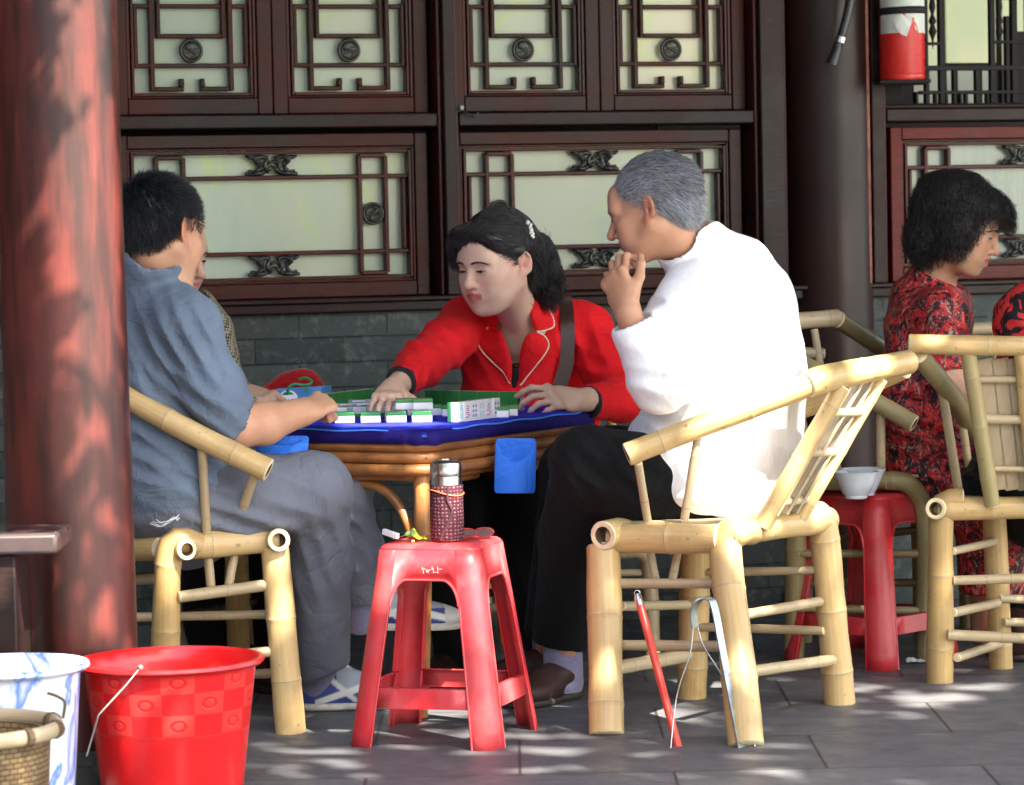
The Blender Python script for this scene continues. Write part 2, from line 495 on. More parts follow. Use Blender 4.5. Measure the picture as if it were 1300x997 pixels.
# ------------------------------------------------------------------ the tea house front
facade = thing('teahouse_front', 'long grey brick and dark lacquered timber front with lattice windows behind the players', 'building', W0)
def wuv(mb, u0, u1, z0, z1, n):
    q = [wpt(u0, z0, n), wpt(u1, z0, n), wpt(u1, z1, n), wpt(u0, z1, n)]
    mb.add(q, [(0, 1, 2, 3)], [[(u0, z0), (u1, z0), (u1, z1), (u0, z1)]])
Z_SILL0, Z_SILL1 = 0.884, 0.922
bw = MB(); wuv(bw, -4.0, 6.0, -0.02, Z_SILL0, 0.045)
bw.wbox(-4.0, 6.0, -0.02, Z_SILL0 - 0.001, -0.12, 0.043)
new_obj('brick_base', bw, M['brick'], facade, smooth=False)
U_POST = [(-1.205, -1.11), (WP(566, 250, .08)[0] , WP(581.5, 250, .08)[0]), (WP(967, 200, .08)[0], WP(998, 200, .08)[0])]
U_P4 = (WP(1109, 300, .08)[0], WP(1126, 300, .08)[0])
sill = MB()
sill.wbox(-4, 6, Z_SILL0, Z_SILL1 - 0.012, -0.1, 0.075); sill.wbox(-4, 6, Z_SILL1 - 0.012, Z_SILL1, -0.1, 0.090)
new_obj('sill', sill, M['wood_dark'], facade, bevel=0.003)
for (a, b) in U_POST + [U_P4, (2.08, 2.16), (-2.3, -2.2)]:
    p = MB(); p.wbox(a, b, Z_SILL1, 2.75, -0.08, 0.080)
    new_obj('post', p, M['wood_dark'], facade, bevel=0.004)
    e = MB(); e.wbox(a - 0.012, a - 0.0005, Z_SILL1, 2.75, -0.05, 0.060); e.wbox(b + 0.0005, b + 0.012, Z_SILL1, 2.75, -0.05, 0.060)
    new_obj('post_moulding', e, M['bead'], facade, bevel=0.003)
bays = [(-2.2, U_POST[0][0]), (U_POST[0][1], U_POST[1][0]), (U_POST[1][1], U_POST[2][0]), (U_P4[1], 2.08)]
for (a, b) in bays:
    r = MB(); r.wbox(a + 0.013, b - 0.013, 1.380, 1.417, -0.08, 0.062)
    new_obj('rail', r, M['wood_dark'], facade, bevel=0.004)
hd = MB(); hd.wbox(-4, 6, 2.62, 2.80, -0.12, 0.10); new_obj('lintel', hd, M['wood'], facade, bevel=0.005)
# the room behind the glass
rm = MB(); rm.wbox(-4, 6, -0.02, 3.1, -3.1, -3.0); rm.wbox(-4, 6, 3.0, 3.1, -3.0, -0.13); rm.wbox(-4.1, -4, 0, 3.1, -3.0, -0.13); rm.wbox(6, 6.1, 0, 3.1, -3, -0.13)
rm.wbox(-4, 6, 2.8, 3.3, -0.13, -0.10)
new_obj('inner_room', rm, M['void'], facade, smooth=False)

def ring(mb, u, z, r, n0, w, seg=20):
    pts = [wpt(u + r * math.cos(2 * math.pi * i / seg), z + r * math.sin(2 * math.pi * i / seg), n0) for i in range(seg + 1)]
    mb.sweep(pts, w, 6, cap=False)
def medallion(u, z, r, parent, n0=-0.004, seed=0):
    mb = MB(); ring(mb, u, z, r * 0.88, n0, r * 0.15); ring(mb, u, z, r * 0.66, n0 + 0.002, r * 0.09)
    q = random.Random(seed)
    fl_ = q.choice((-1, 1)); tl = q.uniform(-.25, .25)
    def sp_(x, y): return wpt(u + r * (x * math.cos(tl) - y * math.sin(tl)) * fl_, z + r * (x * math.sin(tl) + y * math.cos(tl)), n0 + .004)
    for s in (-1, 1):     # a dragon bent into an S, head and tail curling inside the ring
        mb.sweep([sp_(s * .40 * math.sin(math.pi * t), s * .02 + s * .58 * t) for t in [i / 12 for i in range(13)]], [r * (.17 - .006 * i) for i in range(13)], 7)
        mb.sweep([sp_(s * (.10 + .30 * math.cos(a)), s * (.40 + .18 * math.sin(a))) for a in [-.6 + i * .35 for i in range(9)]], [r * (.13 - .010 * i) for i in range(9)], 6)
        mb.sweep([sp_(-s * .18, s * .26), sp_(-s * .40, s * .12 + q.uniform(-.05, .05)), sp_(-s * .52, s * .22)], r * .07, 6)
        mb.sweep([sp_(s * .38, s * .05), sp_(s * .60, s * .10 + q.uniform(-.06, .06))], r * .08, 6)
    new_obj('medallion', mb, M['carved'], parent, angle=80)
def carving(u, z, w, h, parent, flip=1, n0=-0.004):
    mb = MB()
    for s in (-1, 1):      # paired scrolling fronds
        for (pts, r) in (
            ([(0.10, -0.42), (0.18, 0.0), (0.10, 0.35), (0.28, 0.42), (0.42, 0.25), (0.34, 0.05), (0.26, 0.15)], .0052),
            ([(0.5, 0.45), (0.40, 0.30), (0.30, 0.1), (0.30, -0.2), (0.42, -0.38), (0.56, -0.30)], .0050),
            ([(0.02, -0.1), (0.12, -0.3), (0.25, -0.42), (0.42, -0.45), (0.62, -0.47)], .0056),
            ([(0.36, 0.42), (0.48, 0.36), (0.60, 0.46)], .0045),
            ([(0.0, 0.20), (0.10, 0.08), (0.2, -0.12), (0.12, -0.25)], .0042)):
            n = 18; P_ = []
            for i in range(n):
                t = i / (n - 1) * (len(pts) - 1); k = min(int(t), len(pts) - 2); f = t - k; f = f * f * (3 - 2 * f)
                x = pts[k][0] * (1 - f) + pts[k + 1][0] * f; y = pts[k][1] * (1 - f) + pts[k + 1][1] * f
                P_.append(wpt(u + s * x * w, z + flip * y * h, n0 + 0.004 * math.sin(i * 0.7)))
            mb.sweep(P_, [r * (0.75 + 0.5 * math.sin(math.pi * i / (n - 1))) for i in range(n)], 7)
    new_obj('carving', mb, M['carved'], parent, angle=80)

TB, DB = 0.0062, 0.012      # half width and half depth of a lattice bar
def vbar(mb, u, z0, z1, w=TB): mb.wbox(u - w, u + w, z0, z1, -0.022, 0.002 + rnd.uniform(0, .0012))
def hbar(mb, z, u0, u1, w=0.0058): mb.wbox(u0, u1, z - w, z + w, -0.021, 0.0005 + rnd.uniform(0, .0012))
def sash(uc, half, seed, pane='pane'):
    z0, z1 = 1.419, 2.60
    win = MB()
    win.wbox(uc - half, uc - half + 0.040, z0, z1, -0.04, 0.012); win.wbox(uc + half - 0.040, uc + half, z0, z1, -0.04, 0.012)
    win.wbox(uc - half + 0.0405, uc + half - 0.0405, z0 + 0.001, 1.463, -0.04, 0.011)
    win.wbox(uc - half + 0.0405, uc + half - 0.0405, 2.50, z1, -0.04, 0.011)
    w = new_obj('window', win, M['wood'], facade, bevel=0.003)
    bd = MB()
    i = half - 0.0405
    bd.wbox(uc - i, uc - i + .009, 1.4635, 2.499, -.03, .006); bd.wbox(uc + i - .009, uc + i, 1.4635, 2.499, -.03, .006); bd.wbox(uc - i + .0095, uc + i - .0095, 1.4638, 1.4688, -.03, .005)
    i -= .0115
    bd.wbox(uc - i, uc - i + .008, 1.469, 2.499, -.03, .009); bd.wbox(uc + i - .008, uc + i, 1.469, 2.499, -.03, .009); bd.wbox(uc - i + .0085, uc + i - .0085, 1.4692, 1.478, -.03, .0085)
    new_obj('frame', bd, M['bead'], w, bevel=0.002)
    L = MB()
    for s in (-1, 1):
        vbar(L, uc + s * .150, 1.545, 1.7145, .0055); vbar(L, uc + s * .107, 1.483, 2.2, .0065); vbar(L, uc + s * .088, 1.6235, 2.3, .0055)
        hbar(L, 1.4885, uc + s * .028 - s * .006, uc + s * .1005); vbar(L, uc + s * .028, 1.4945, 1.516, .0062)
        hbar(L, 1.7085, uc + s * .1135, uc + s * .156)
    hbar(L, 1.5505, uc - .156, uc + .156); hbar(L, 1.6290, uc - .0825, uc + .0825); hbar(L, 1.7085, uc - .0825, uc + .0825)
    for s in (-1, 1): vbar(L, uc + s * .150, 1.80, 2.2, .0055)
    for z in (1.80, 2.0, 2.2, 2.35): hbar(L, z, uc - .156, uc + .156)
    new_obj('lattice', L, M['wood'], w, bevel=0.0025)
    medallion(uc, 1.590, 0.032, w, seed=seed)
    g = MB(); g.wbox(uc - half + .035, uc + half - .035, 1.455, 2.51, -0.030, -0.026)
    new_obj('pane', g, M[pane], w, smooth=False)
def panel(uc, half, pane='pane', seed=0, wood='wood'):
    z0, z1 = Z_SILL1 + 0.002, 1.366
    w_ = MB()
    w_.wbox(uc - half, uc - half + .036, z0, z1, -.04, .012); w_.wbox(uc + half - .036, uc + half, z0, z1, -.04, .012)
    w_.wbox(uc - half + .0365, uc + half - .0365, z0, .964, -.04, .011); w_.wbox(uc - half + .0365, uc + half - .0365, 1.330, z1, -.04, .011)
    w = new_obj('window', w_, M[wood], facade, bevel=0.003)
    bd = MB()
    for (i, zz0, zz1, t, n1) in ((half - .0365, .9645, 1.3295, .007, .005), (half - .0455, .9735, 1.3205, .009, .010)):
        bd.wbox(uc - i, uc - i + t, zz0, zz1, -.03, n1); bd.wbox(uc + i - t, uc + i, zz0, zz1, -.03, n1)
        bd.wbox(uc - i + t + .0005, uc + i - t - .0005, zz0, zz0 + t - .001, -.03, n1 - .0005); bd.wbox(uc - i + t + .0005, uc + i - t - .0005, zz1 - t + .001, zz1, -.03, n1 - .0005)
    new_obj('frame', bd, M['bead'], w, bevel=0.002)
    k = half / 0.432
    L = MB(); a, b, c = .243 * k, .316 * k, .366 * k
    for s in (-1, 1):
        vbar(L, uc + s * a, .988, 1.305); vbar(L, uc + s * b, .988, 1.305); vbar(L, uc + s * c, 1.0515, 1.2435, .005)
        hbar(L, .9875, uc + s * a, uc + s * b); hbar(L, 1.3055, uc + s * a, uc + s * b)
    hbar(L, 1.0455, uc - c - .012, uc + c + .012); hbar(L, 1.2495, uc - c - .012, uc + c + .012)
    new_obj('lattice', L, M['bead'], w, bevel=0.0028)
    for s in (-1, 1): medallion(uc + s * (a + b) / 2, 1.148, 0.031, w, seed=seed + s)
    carving(uc, 1.284, 0.115, 0.052, w, 1); carving(uc, 1.013, 0.115, 0.052, w, 1)
    g = MB(); g.wbox(uc - half + .03, uc + half - .03, .955, 1.34, -0.030, -0.026)
    new_obj('pane', g, M[pane], w, smooth=False)
H = 0.2175
uL = WP(345, 100)[0]; sash(uL - H, H - .001, 1); sash(uL + H, H - .001, 2)
uR = WP(760, 100)[0]; sash(uR - H, H - .001, 3); sash(uR + H, H - .001, 4, 'pane_warm')
panel(WP(347, 270)[0], 0.432, 'pane', 10); panel(WP(757, 270)[0], 0.432, 'pane', 12); panel(WP(1297, 250)[0] + .012, 0.432, 'pane_blue', 14, 'wood_red')
panel(-1.70, 0.44, 'pane', 16); sash(-1.92, H - .001, 6); sash(-1.48, H - .001, 7)

# dark see-through grille of the right bay with the light panes of the far side of the room
gw = MB(); uA, uB = U_P4[1] + .014, 2.06
gw.wbox(uA, uA + .018, 1.419, 2.6, -.04, .01); gw.wbox(uB - .02, uB, 1.419, 2.6, -.04, .01); gw.wbox(uA + .0185, uB - .0205, 2.5, 2.6, -.04, .009); gw.wbox(uA + .0185, uB - .0205, 1.419, 1.430, -.04, .009)
gwin = new_obj('window', gw, M['wood_dark'], facade, bevel=.003)
gl = MB()
zz = lambda y: WP(1230, y)[1]; uu = lambda x: WP(x, 60)[0]
for (x, ya, yb, w) in ((1179, -60, 131, .005), (1198.5, -60, 131, .008), (1263, -60, 131, .008), (1282, 20, 131, .006), (1214, 86, 131, .004), (1229, 116, 131, .005), (1243, 86, 131, .006), (1166, 116, 131, .004), (1190, 116, 131, .004), (1204, 116, 131, .004), (1222, 116, 131, .004), (1256, 116, 131, .004), (1275, 86, 131, .004), (1291, -60, 131, .009)):
    gl.wbox(uu(x) - w, uu(x) + w, zz(yb), zz(ya), -.03 - rnd.uniform(0, .002), -.012)
for (x0, x1, y, w) in ((1170, 1300, 117, .005), (1170, 1300, 86, .007), (1170, 1198, 55, .004), (1263, 1300, 53, .004)):
    gl.wbox(uu(x0), uB - .03 if x1 == 1300 else uu(x1), zz(y) - w, zz(y) + w, -.034, -.0105)
for x in (1188, 1273):      # turned drops between the bars
    gl.lathe(wpt(uu(x), zz(40), -.02), [(0.001, -.05), (.004, -.02), (.012, 0), (.006, .02), (.012, .03), (.004, .05), (.010, .07), (.006, .1)], 10)
new_obj('lattice', gl, M['void'], gwin, bevel=.002)
bg = MB(); bg.wbox(uA - .3, uB + 1.2, 1.2, 2.7, -1.02, -1.0)
inner = new_obj('inner_screen', bg, M['void'], gwin, smooth=False)
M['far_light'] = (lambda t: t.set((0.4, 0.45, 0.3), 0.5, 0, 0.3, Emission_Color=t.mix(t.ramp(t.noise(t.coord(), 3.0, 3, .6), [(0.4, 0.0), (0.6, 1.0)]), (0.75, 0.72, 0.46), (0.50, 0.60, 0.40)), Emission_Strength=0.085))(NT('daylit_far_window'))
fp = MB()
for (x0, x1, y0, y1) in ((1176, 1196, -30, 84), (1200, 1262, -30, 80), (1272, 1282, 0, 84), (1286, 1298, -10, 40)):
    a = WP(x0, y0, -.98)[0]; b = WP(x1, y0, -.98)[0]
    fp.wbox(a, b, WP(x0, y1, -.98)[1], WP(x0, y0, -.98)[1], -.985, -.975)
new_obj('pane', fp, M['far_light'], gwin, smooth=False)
fp = MB()
for (x0, x1) in ((1160, 1176), (1180, 1194), (1202, 1212), (1216, 1240), (1247, 1258), (1268, 1276), (1280, 1290)):
    a = WP(x0, 100, -.5)[0]; b = WP(x1, 100, -.5)[0]
    fp.wbox(a, b, WP(x0, 131, -.5)[1], WP(x0, 90, -.5)[1], -.51, -.50)
new_obj('half_pane', fp, M['pane_blue'], gwin, smooth=False)

# latch hook on the rail
hk = MB(); a = WP(585, 137, .066)
hk.sweep([wpt(a[0], a[1], .062), wpt(a[0], a[1], .078)], .006, 10)
hk.sweep([wpt(*WP(587, 140, .078), .078), wpt(*WP(597, 147, .078), .078), wpt(*WP(605, 149, .078), .078), wpt(*WP(607, 143, .078), .078)], .0022, 6)
new_obj('latch', hk, mat_simple('dull_steel', (.12, .14, .13), .4, metal=.8), facade)

# ------------------------------------------------------------------ columns
def mat_column(name, base, red, pale, spec=.7):
    t = NT(name); v = t.coord(); lw = t.coord('Object', (1, 1, .12))
    a = t.noise(lw, 14, 5, .65); b = t.noise(v, 4, 4, .6); sp = t.noise(v, 75, 3, .55)
    c = t.mix(t.ramp(a, [(.4, 0.), (.7, 1.)]), base, red)
    c = t.mix(t.ramp(b, [(.5, 0.), (.75, .6)]), c, tuple(x * .5 for x in base))
    c = t.mix(t.ramp(sp, [(.74, 0.), (.80, .35)]), c, pale)
    t.bump(a, .12, .004)
    return t.set(c, t.ramp(b, [(.3, .30), (.7, .46)]), 0, spec)
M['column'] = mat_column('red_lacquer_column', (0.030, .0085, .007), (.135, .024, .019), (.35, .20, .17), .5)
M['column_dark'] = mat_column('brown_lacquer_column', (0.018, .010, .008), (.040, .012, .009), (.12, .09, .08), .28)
YC = 6.27
cb = P(88, 640, YC)
colr = thing('column', 'thick red lacquered round column in the left foreground streaked with sunlight', 'column', (cb[0], YC, 0))
m_ = MB(); r0 = 0.122
m_.lathe((cb[0], YC, 0.09), [(r0 * 1.06, 0), (r0 * 1.045, .3), (r0, 1.2), (r0 * .985, 3.2)], 72)
new_obj('shaft', m_, M['column'], colr)
m_ = MB(); m_.lathe((cb[0], YC, 0), [(.17, 0), (.175, .03), (.165, .07), (.14, .09), (.05, .092)], 48)
new_obj('stone_base', m_, M['brick'], colr)
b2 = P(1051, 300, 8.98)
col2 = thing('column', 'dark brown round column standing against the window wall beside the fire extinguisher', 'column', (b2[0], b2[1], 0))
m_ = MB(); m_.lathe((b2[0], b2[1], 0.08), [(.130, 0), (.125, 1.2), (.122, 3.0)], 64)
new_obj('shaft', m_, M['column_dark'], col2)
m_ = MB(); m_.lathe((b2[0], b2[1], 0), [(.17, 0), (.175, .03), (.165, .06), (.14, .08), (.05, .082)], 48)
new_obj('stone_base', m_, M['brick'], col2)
# worn orange strip of timber beside the dark column
st = MB(); a0, a1 = WP(1100, 250, .12)[0], WP(1110, 250, .12)[0]
st.wbox(a0, a1, Z_SILL1, 2.6, -.05, .10)
new_obj('post_strip', st, mat_simple('worn_red_paint', (.26, .075, .045), .6, .45, 22), facade, bevel=.003)

# porch roof and eave beam above the frame
rf = thing('porch_roof', 'timber porch roof and eave beam over the tea house front', 'roof', (0, 6, 2.9))
mb = MB(); v = [(-6, 5.95, 3.02), (8, 5.95, 3.02), (8, 12.5, 4.6), (-6, 12.5, 4.6)]
mb.add([(x, y, z) for x, y, z in v] + [(x, y, z + .12) for x, y, z in v], [(0, 1, 2, 3)[::-1], (4, 5, 6, 7), (0, 1, 5, 4), (1, 2, 6, 5), (2, 3, 7, 6), (3, 0, 4, 7)])
new_obj('tiles', mb, mat_simple('old_roof', (.10, .09, .08), .8), rf, smooth=False)
mb = MB(); mb.box((1, YC, 2.93), (7, .07, .10)); new_obj('beam', mb, M['wood'], rf, bevel=.01)
mb = MB()
for i in range(28): mb.bar((-5.5 + i * .48, 5.98, 2.98), (-5.5 + i * .48, 9.2, 3.75), .05, .06)
new_obj('rafters', mb, M['wood'], rf)
# ------------------------------------------------------------------ bamboo and rattan
M['bamboo'] = mat_bamboo('golden_bamboo', (.50, .31, .11), (.64, .46, .23), stain=.53)
M['bamboo_pale'] = mat_bamboo('pale_bamboo', (.47, .33, .17), (.60, .47, .29), grey=.35)
M['bamboo_old'] = mat_bamboo('olive_bamboo', (.27, .20, .065), (.38, .30, .13), grey=.3)
M['node'] = mat_simple('bamboo_node', (.36, .28, .18), .6, .3, 50)
M['cut'] = mat_simple('cut_bamboo', (.72, .60, .38), .6, .15, 60)
M['hole'] = mat_simple('hollow_inside', (.10, .065, .035), .8)
M['slat'] = mat_bamboo('bamboo_slat', (.42, .30, .17), (.56, .43, .27), grey=.45)
M['rattan'] = mat_bamboo('orange_rattan', (.36, .12, .030), (.52, .24, .075), (.05, .025, .014), stain=.44)
M['rattan_dark'] = mat_bamboo('dark_rattan', (.06, .038, .025), (.10, .06, .04))

def smooth_path(pts, n=6):
    if len(pts) < 3: return [np.asarray(p, float) for p in pts]
    out = []; P_ = [np.asarray(p, float) for p in pts]
    for i in range(len(P_) - 1):
        p0, p1, p2, p3 = P_[max(i - 1, 0)], P_[i], P_[i + 1], P_[min(i + 2, len(P_) - 1)]
        for k in range(n):
            t = k / n
            out.append(.5 * ((2 * p1) + (-p0 + p2) * t + (2 * p0 - 5 * p1 + 4 * p2 - p3) * t * t + (-p0 + 3 * p1 - 3 * p2 + p3) * t ** 3))
    out.append(P_[-1]); return out
def resample(pts, ds):
    L = [0]
    for a, b in zip(pts, pts[1:]): L.append(L[-1] + np.linalg.norm(b - a))
    ds = sorted(set(min(max(x, 0), L[-1]) for x in ds)); out = []
    for d in ds:
        i = min(max(np.searchsorted(L, d) - 1, 0), len(pts) - 2)
        t = (d - L[i]) / max(L[i + 1] - L[i], 1e-9); out.append(pts[i] * (1 - t) + pts[i + 1] * t)
    return ds, out, L[-1]
def pole(parent, name, pts, r, open_=(0, 0), every=.17, r2=None, mat='bamboo', seed=None, n=16, bend=True, label=None):
    q = random.Random(seed if seed is not None else rnd.random())
    P_ = smooth_path(pts) if bend else [np.asarray(p, float) for p in pts]
    Lt = sum(np.linalg.norm(b - a) for a, b in zip(P_, P_[1:]))
    r2 = r if r2 is None else r2
    nodes = []; x = q.uniform(.3, .9) * every
    while x < Lt - .015: nodes.append(x); x += every * q.uniform(.8, 1.2)
    ds = [i * .018 for i in range(int(Lt / .018) + 1)] + [Lt]
    ds = [d for d in ds if all(abs(d - z) > .010 for z in nodes)]
    for z in nodes: ds += [z - .008, z - .0035, z - .0012, z + .0012, z + .0035, z + .008]
    ds, pp, Lt = resample(P_, ds)
    rad = []; wob = [q.uniform(0, 6) for _ in range(3)]
    for d in ds:
        rr = r + (r2 - r) * d / Lt; rr *= 1 + .02 * math.sin(d * 21 + wob[0]) + .012 * math.sin(d * 55 + wob[1])
        for z in nodes:
            e = abs(d - z)
            if e < .0025: rr *= 1.05
            elif e < .006: rr *= 1.035
            elif e < .04: rr *= 1 + .02 * (1 - e / .04)
        rad.append(rr)
    mb = MB(); mb.sweep(pp, rad, n, cap=False)
    nd = set(i for i in range(len(ds) - 1) if any(abs((ds[i] + ds[i + 1]) / 2 - z) < .0013 for z in nodes))
    mi = [1 if (k // n) in nd else 0 for k in range(len(mb.f))]
    mb.mi = mi
    for end in (0, 1):
        c = pp[0] if end == 0 else pp[-1]; rr = rad[0] if end == 0 else rad[-1]
        d = nrm(pp[0] - pp[1]) if end == 0 else nrm(pp[-1] - pp[-2])
        if open_[end]:
            mb.lathe(c, [(rr, 0), (rr * .93, .0025), (rr * .62, .002)], n, d, mi=2)
            mb.lathe(c, [(rr * .62, .002), (rr * .58, -.028), (0.0002, -.03)], n, d, mi=3)
        else:
            mb.lathe(c, [(rr, 0), (rr * .9, .003), (.0002, .004)], n, d, mi=2)
    return new_obj(name, mb, [M[mat], M['node'], M['cut'], M['hole']], parent, angle=50, label=label)
def seat_slats(parent, A, B, C, D, n=9, mat='slat', name='seat'):
    A, B, C, D = map(np.asarray, (A, B, C, D)); mb = MB()
    for i in range(n):
        t0, t1 = (i + .04) / n, (i + .96) / n
        a, b = A + (D - A) * t0, A + (D - A) * t1; c, d = B + (C - B) * t0, B + (C - B) * t1
        w = np.linalg.norm(b - a)
        mb.bar((a + b) / 2, (c + d) / 2, w, .008)
    return new_obj(name, mb, M[mat], parent, bevel=.002)

def chair_px(label, loc, group='bamboo armchairs around the tables', name='bamboo_armchair'):
    return thing(name, label, 'chair', loc, group)

# ---- chair of the man in white
c1 = chair_px('golden bamboo armchair under the man in the white shirt, its back leaning to the right', (.55, 7.0, 0))
A0, B0, C0, D0 = FL(770, 932), FL(947, 946), FL(1066, 893), FL(878, 886)
A1, B1, C1, D1 = P(766, 690, 6.93), P(921, 690, 6.80), P(1046, 668, 7.12), P(884, 662, 7.24)
pole(c1, 'leg', [A0, A1 + (A1 - A0) * -.02], .038, seed=1, bend=False)
pole(c1, 'leg', [D0, D1], .035, seed=3, bend=False)
pole(c1, 'leg', [B0, B0 * .5 + B1 * .5, B1 - (0, 0, .01), B1 + (.028, .012, .026), B1 * .75 + C1 * .25 + (0, 0, .018)], .040, seed=2, r2=.033)
pole(c1, 'leg', [C0, C0 * .5 + C1 * .5, C1 - (0, 0, .012), C1 + (-.014, -.014, .026), C1 * .8 + B1 * .2 + (0, 0, .022)], .036, seed=4, r2=.032)
pole(c1, 'seat_rail', [A1 + (.02, -.005, .012), B1 + (-.012, .002, .010)], .033, (0, 1), .21, seed=5, bend=False)
pole(c1, 'seat_rail', [P(930, 676, 6.85), P(1052, 660, 7.13)], .029, (0, 0), .15, seed=6, bend=False)
pole(c1, 'seat_rail', [D1 + (.0, .0, .02), P(766, 680, 6.885)], .032, (0, 1), .2, seed=7, bend=False)
pole(c1, 'seat_rail', [D1 + (.0, .0, .016), C1 + (-.01, .0, .012)], .027, seed=8, bend=False)
seat_slats(c1, P(778, 664, 6.95), P(925, 662, 6.85), P(1040, 654, 7.11), P(880, 655, 7.22), 9)
for a, b, r in (((785, 741, 6.90), (912, 741, 6.79), .011), ((780, 819, 6.90), (922, 821, 6.79), .012), ((938, 782, 6.80), (1040, 764, 7.10), .0115), ((952, 853, 6.80), (1056, 838, 7.10), .013),
                ((890, 727, 7.24), (1042, 724, 7.12), .010), ((888, 796, 7.24), (1045, 801, 7.12), .0105), ((790, 770, 6.95), (872, 768, 7.2), .011), ((784, 848, 6.95), (872, 832, 7.2), .016)):
    pole(c1, 'stretcher', [P(*a), P(*b)], r, every=.13, mat='bamboo_pale', n=10, bend=False)
pole(c1, 'armrest', [P(797, 577, 6.80), P(900, 537, 6.82), P(1040, 484, 6.86)], .0255, (1, 0), .19, r2=.0265, seed=21, label='long near armrest of pale golden bamboo')
pole(c1, 'back_rail', [P(1026, 488, 6.855), P(1060, 478, 6.90), P(1153, 460, 7.14)], .031, (0, 1), .22, seed=22, r2=.027)
pole(c1, 'armrest', [P(1148, 468, 7.16), P(1060, 505, 7.28), P(900, 555, 7.33)], .024, (0, 1), .2, seed=23)
for a, b in (((810, 588, 6.81), (822, 660, 6.89)), ((824, 694, 6.92), (833, 738, 6.92)), ((886, 553, 6.82), (869, 658, 6.87)), ((862, 694, 6.90), (853, 738, 6.90))):
    pole(c1, 'arm_post', [P(*a), P(*b)], .0095, every=.12, mat='bamboo_pale', n=10, bend=False)
pole(c1, 'back_post', [P(1068, 492, 6.90), P(966, 668, 6.86)], .0185, every=.16, seed=31, bend=False)
pole(c1, 'back_post', [P(1118, 482, 7.05), P(1012, 664, 7.02)], .0165, every=.15, seed=32, bend=False)
for (x0, y0, x1, y1) in ((1050, 525, 1092, 523), (1024, 576, 1062, 574), (988, 638, 1028, 634)):
    pole(c1, 'back_slat', [P(x0, y0, 6.90), P(x1, y1, 7.03)], .010, every=.3, mat='bamboo_pale', n=10, bend=False)
seat_slats(c1, P(1070, 489, 6.925), P(976, 656, 6.885), P(1014, 651, 7.02), P(1112, 482, 7.05), 3, name='back_panel')

# ---- chair of the man in blue
c2 = chair_px('golden bamboo armchair under the man in the blue shirt, half hidden by the red column', (-.68, 6.85, 0))
E0, F0, E1, F1 = FL(206, 938), FL(369, 930), P(214, 700, 6.82), P(349, 696, 6.90)
E2, F2 = P(120, 700, 7.25), P(300, 690, 7.32)
pole(c2, 'leg', [E0, E0 * .5 + E1 * .5, E1 - (0, 0, .012), E1 + (.022, .005, .024), E1 * .72 + F1 * .28 + (0, 0, .010)], .034, seed=41, r2=.028)
pole(c2, 'leg', [F0, F1 - (0, 0, .0)], .034, seed=42, r2=.031, bend=False)
pole(c2, 'leg', [FL(118, 880), E2], .030, seed=43, bend=False)
pole(c2, 'leg', [FL(304, 872), F2], .028, seed=44, bend=False)
pole(c2, 'seat_rail', [P(222, 695, 6.84), P(350, 685, 6.91)], .029, (0, 0), .17, seed=45, bend=False)
pole(c2, 'seat_rail', [E2, P(237, 698, 6.79)], .024, (0, 1), .2, seed=46, bend=False)
pole(c2, 'seat_rail', [F2, P(354, 686, 6.86)], .026, (0, 1), .2, seed=47, bend=False)
pole(c2, 'seat_rail', [P(205, 697, 6.86), P(100, 700, 7.1)], .026, seed=48, bend=False)
seat_slats(c2, P(215, 676, 6.86), P(352, 670, 6.93), F2 + (0, 0, .03), E2 + (0, 0, .03), 8)
for a, b, r in (((228, 758, 6.81), (346, 742, 6.90), .013), ((160, 784, 7.0), (346, 780, 6.98), .0105), ((150, 737, 7.1), (200, 735, 6.95), .012), ((210, 840, 6.81), (350, 827, 6.90), .012), ((160, 862, 7.2), (350, 855, 7.0), .011)):
    pole(c2, 'stretcher', [P(*a), P(*b)], r, every=.13, mat='bamboo_pale', n=10, bend=False)
pole(c2, 'armrest', [P(60, 452, 6.92), P(165, 507, 6.84), P(250, 553, 6.80), P(340, 597, 6.78)], .0235, (0, 1), .15, seed=49, r2=.0265)
pole(c2, 'armrest', [P(60, 470, 7.25), P(290, 590, 7.40)], .022, (0, 1), .15, seed=59)
pole(c2, 'back_rail', [P(62, 452, 6.90), P(40, 455, 7.3)], .026, (1, 1), seed=60, bend=False)
for a, b in (((256, 566, 6.80), (262, 674, 6.85)), ((264, 704, 6.87), (268, 748, 6.87)), ((323, 601, 6.79), (301, 668, 6.88)), ((298, 700, 6.90), (290, 746, 6.89))):
    pole(c2, 'arm_post', [P(*a), P(*b)], .0105, every=.12, mat='bamboo_pale', n=10, bend=False)
pole(c2, 'back_post', [P(70, 465, 6.95), P(150, 675, 6.95)], .018, seed=61, bend=False)
pole(c2, 'back_post', [P(50, 465, 7.2), P(120, 675, 7.2)], .018, seed=62, bend=False)

# ---- chair at the right edge, seen from behind
c3 = chair_px('pale bamboo armchair seen from behind at the right edge, black cloth over its seat', (1.1, 7.5, 0))
G0, H0 = FL(1193, 866), FL(1271, 848)
G1, H1 = P(1195, 655, 7.42), P(1262, 648, 7.62)
GR = FL(1362, 868); HR = FL(1440, 850)
pole(c3, 'leg', [G0, G0 * .4 + G1 * .6, G1 - (0, 0, .0), G1 + (.012, .002, .032), G1 + (.05, .0, .036)], .033, seed=71, r2=.028)
pole(c3, 'leg', [H0, H1], .029, seed=72, bend=False)
pole(c3, 'leg', [GR, P(1362, 655, 7.42)], .033, seed=73, bend=False); pole(c3, 'leg', [HR, P(1420, 650, 7.75)], .029, seed=74, bend=False)
pole(c3, 'seat_rail', [P(1190, 647, 7.41), P(1375, 643, 7.42)], .0265, (1, 1), .22, seed=75, bend=False)
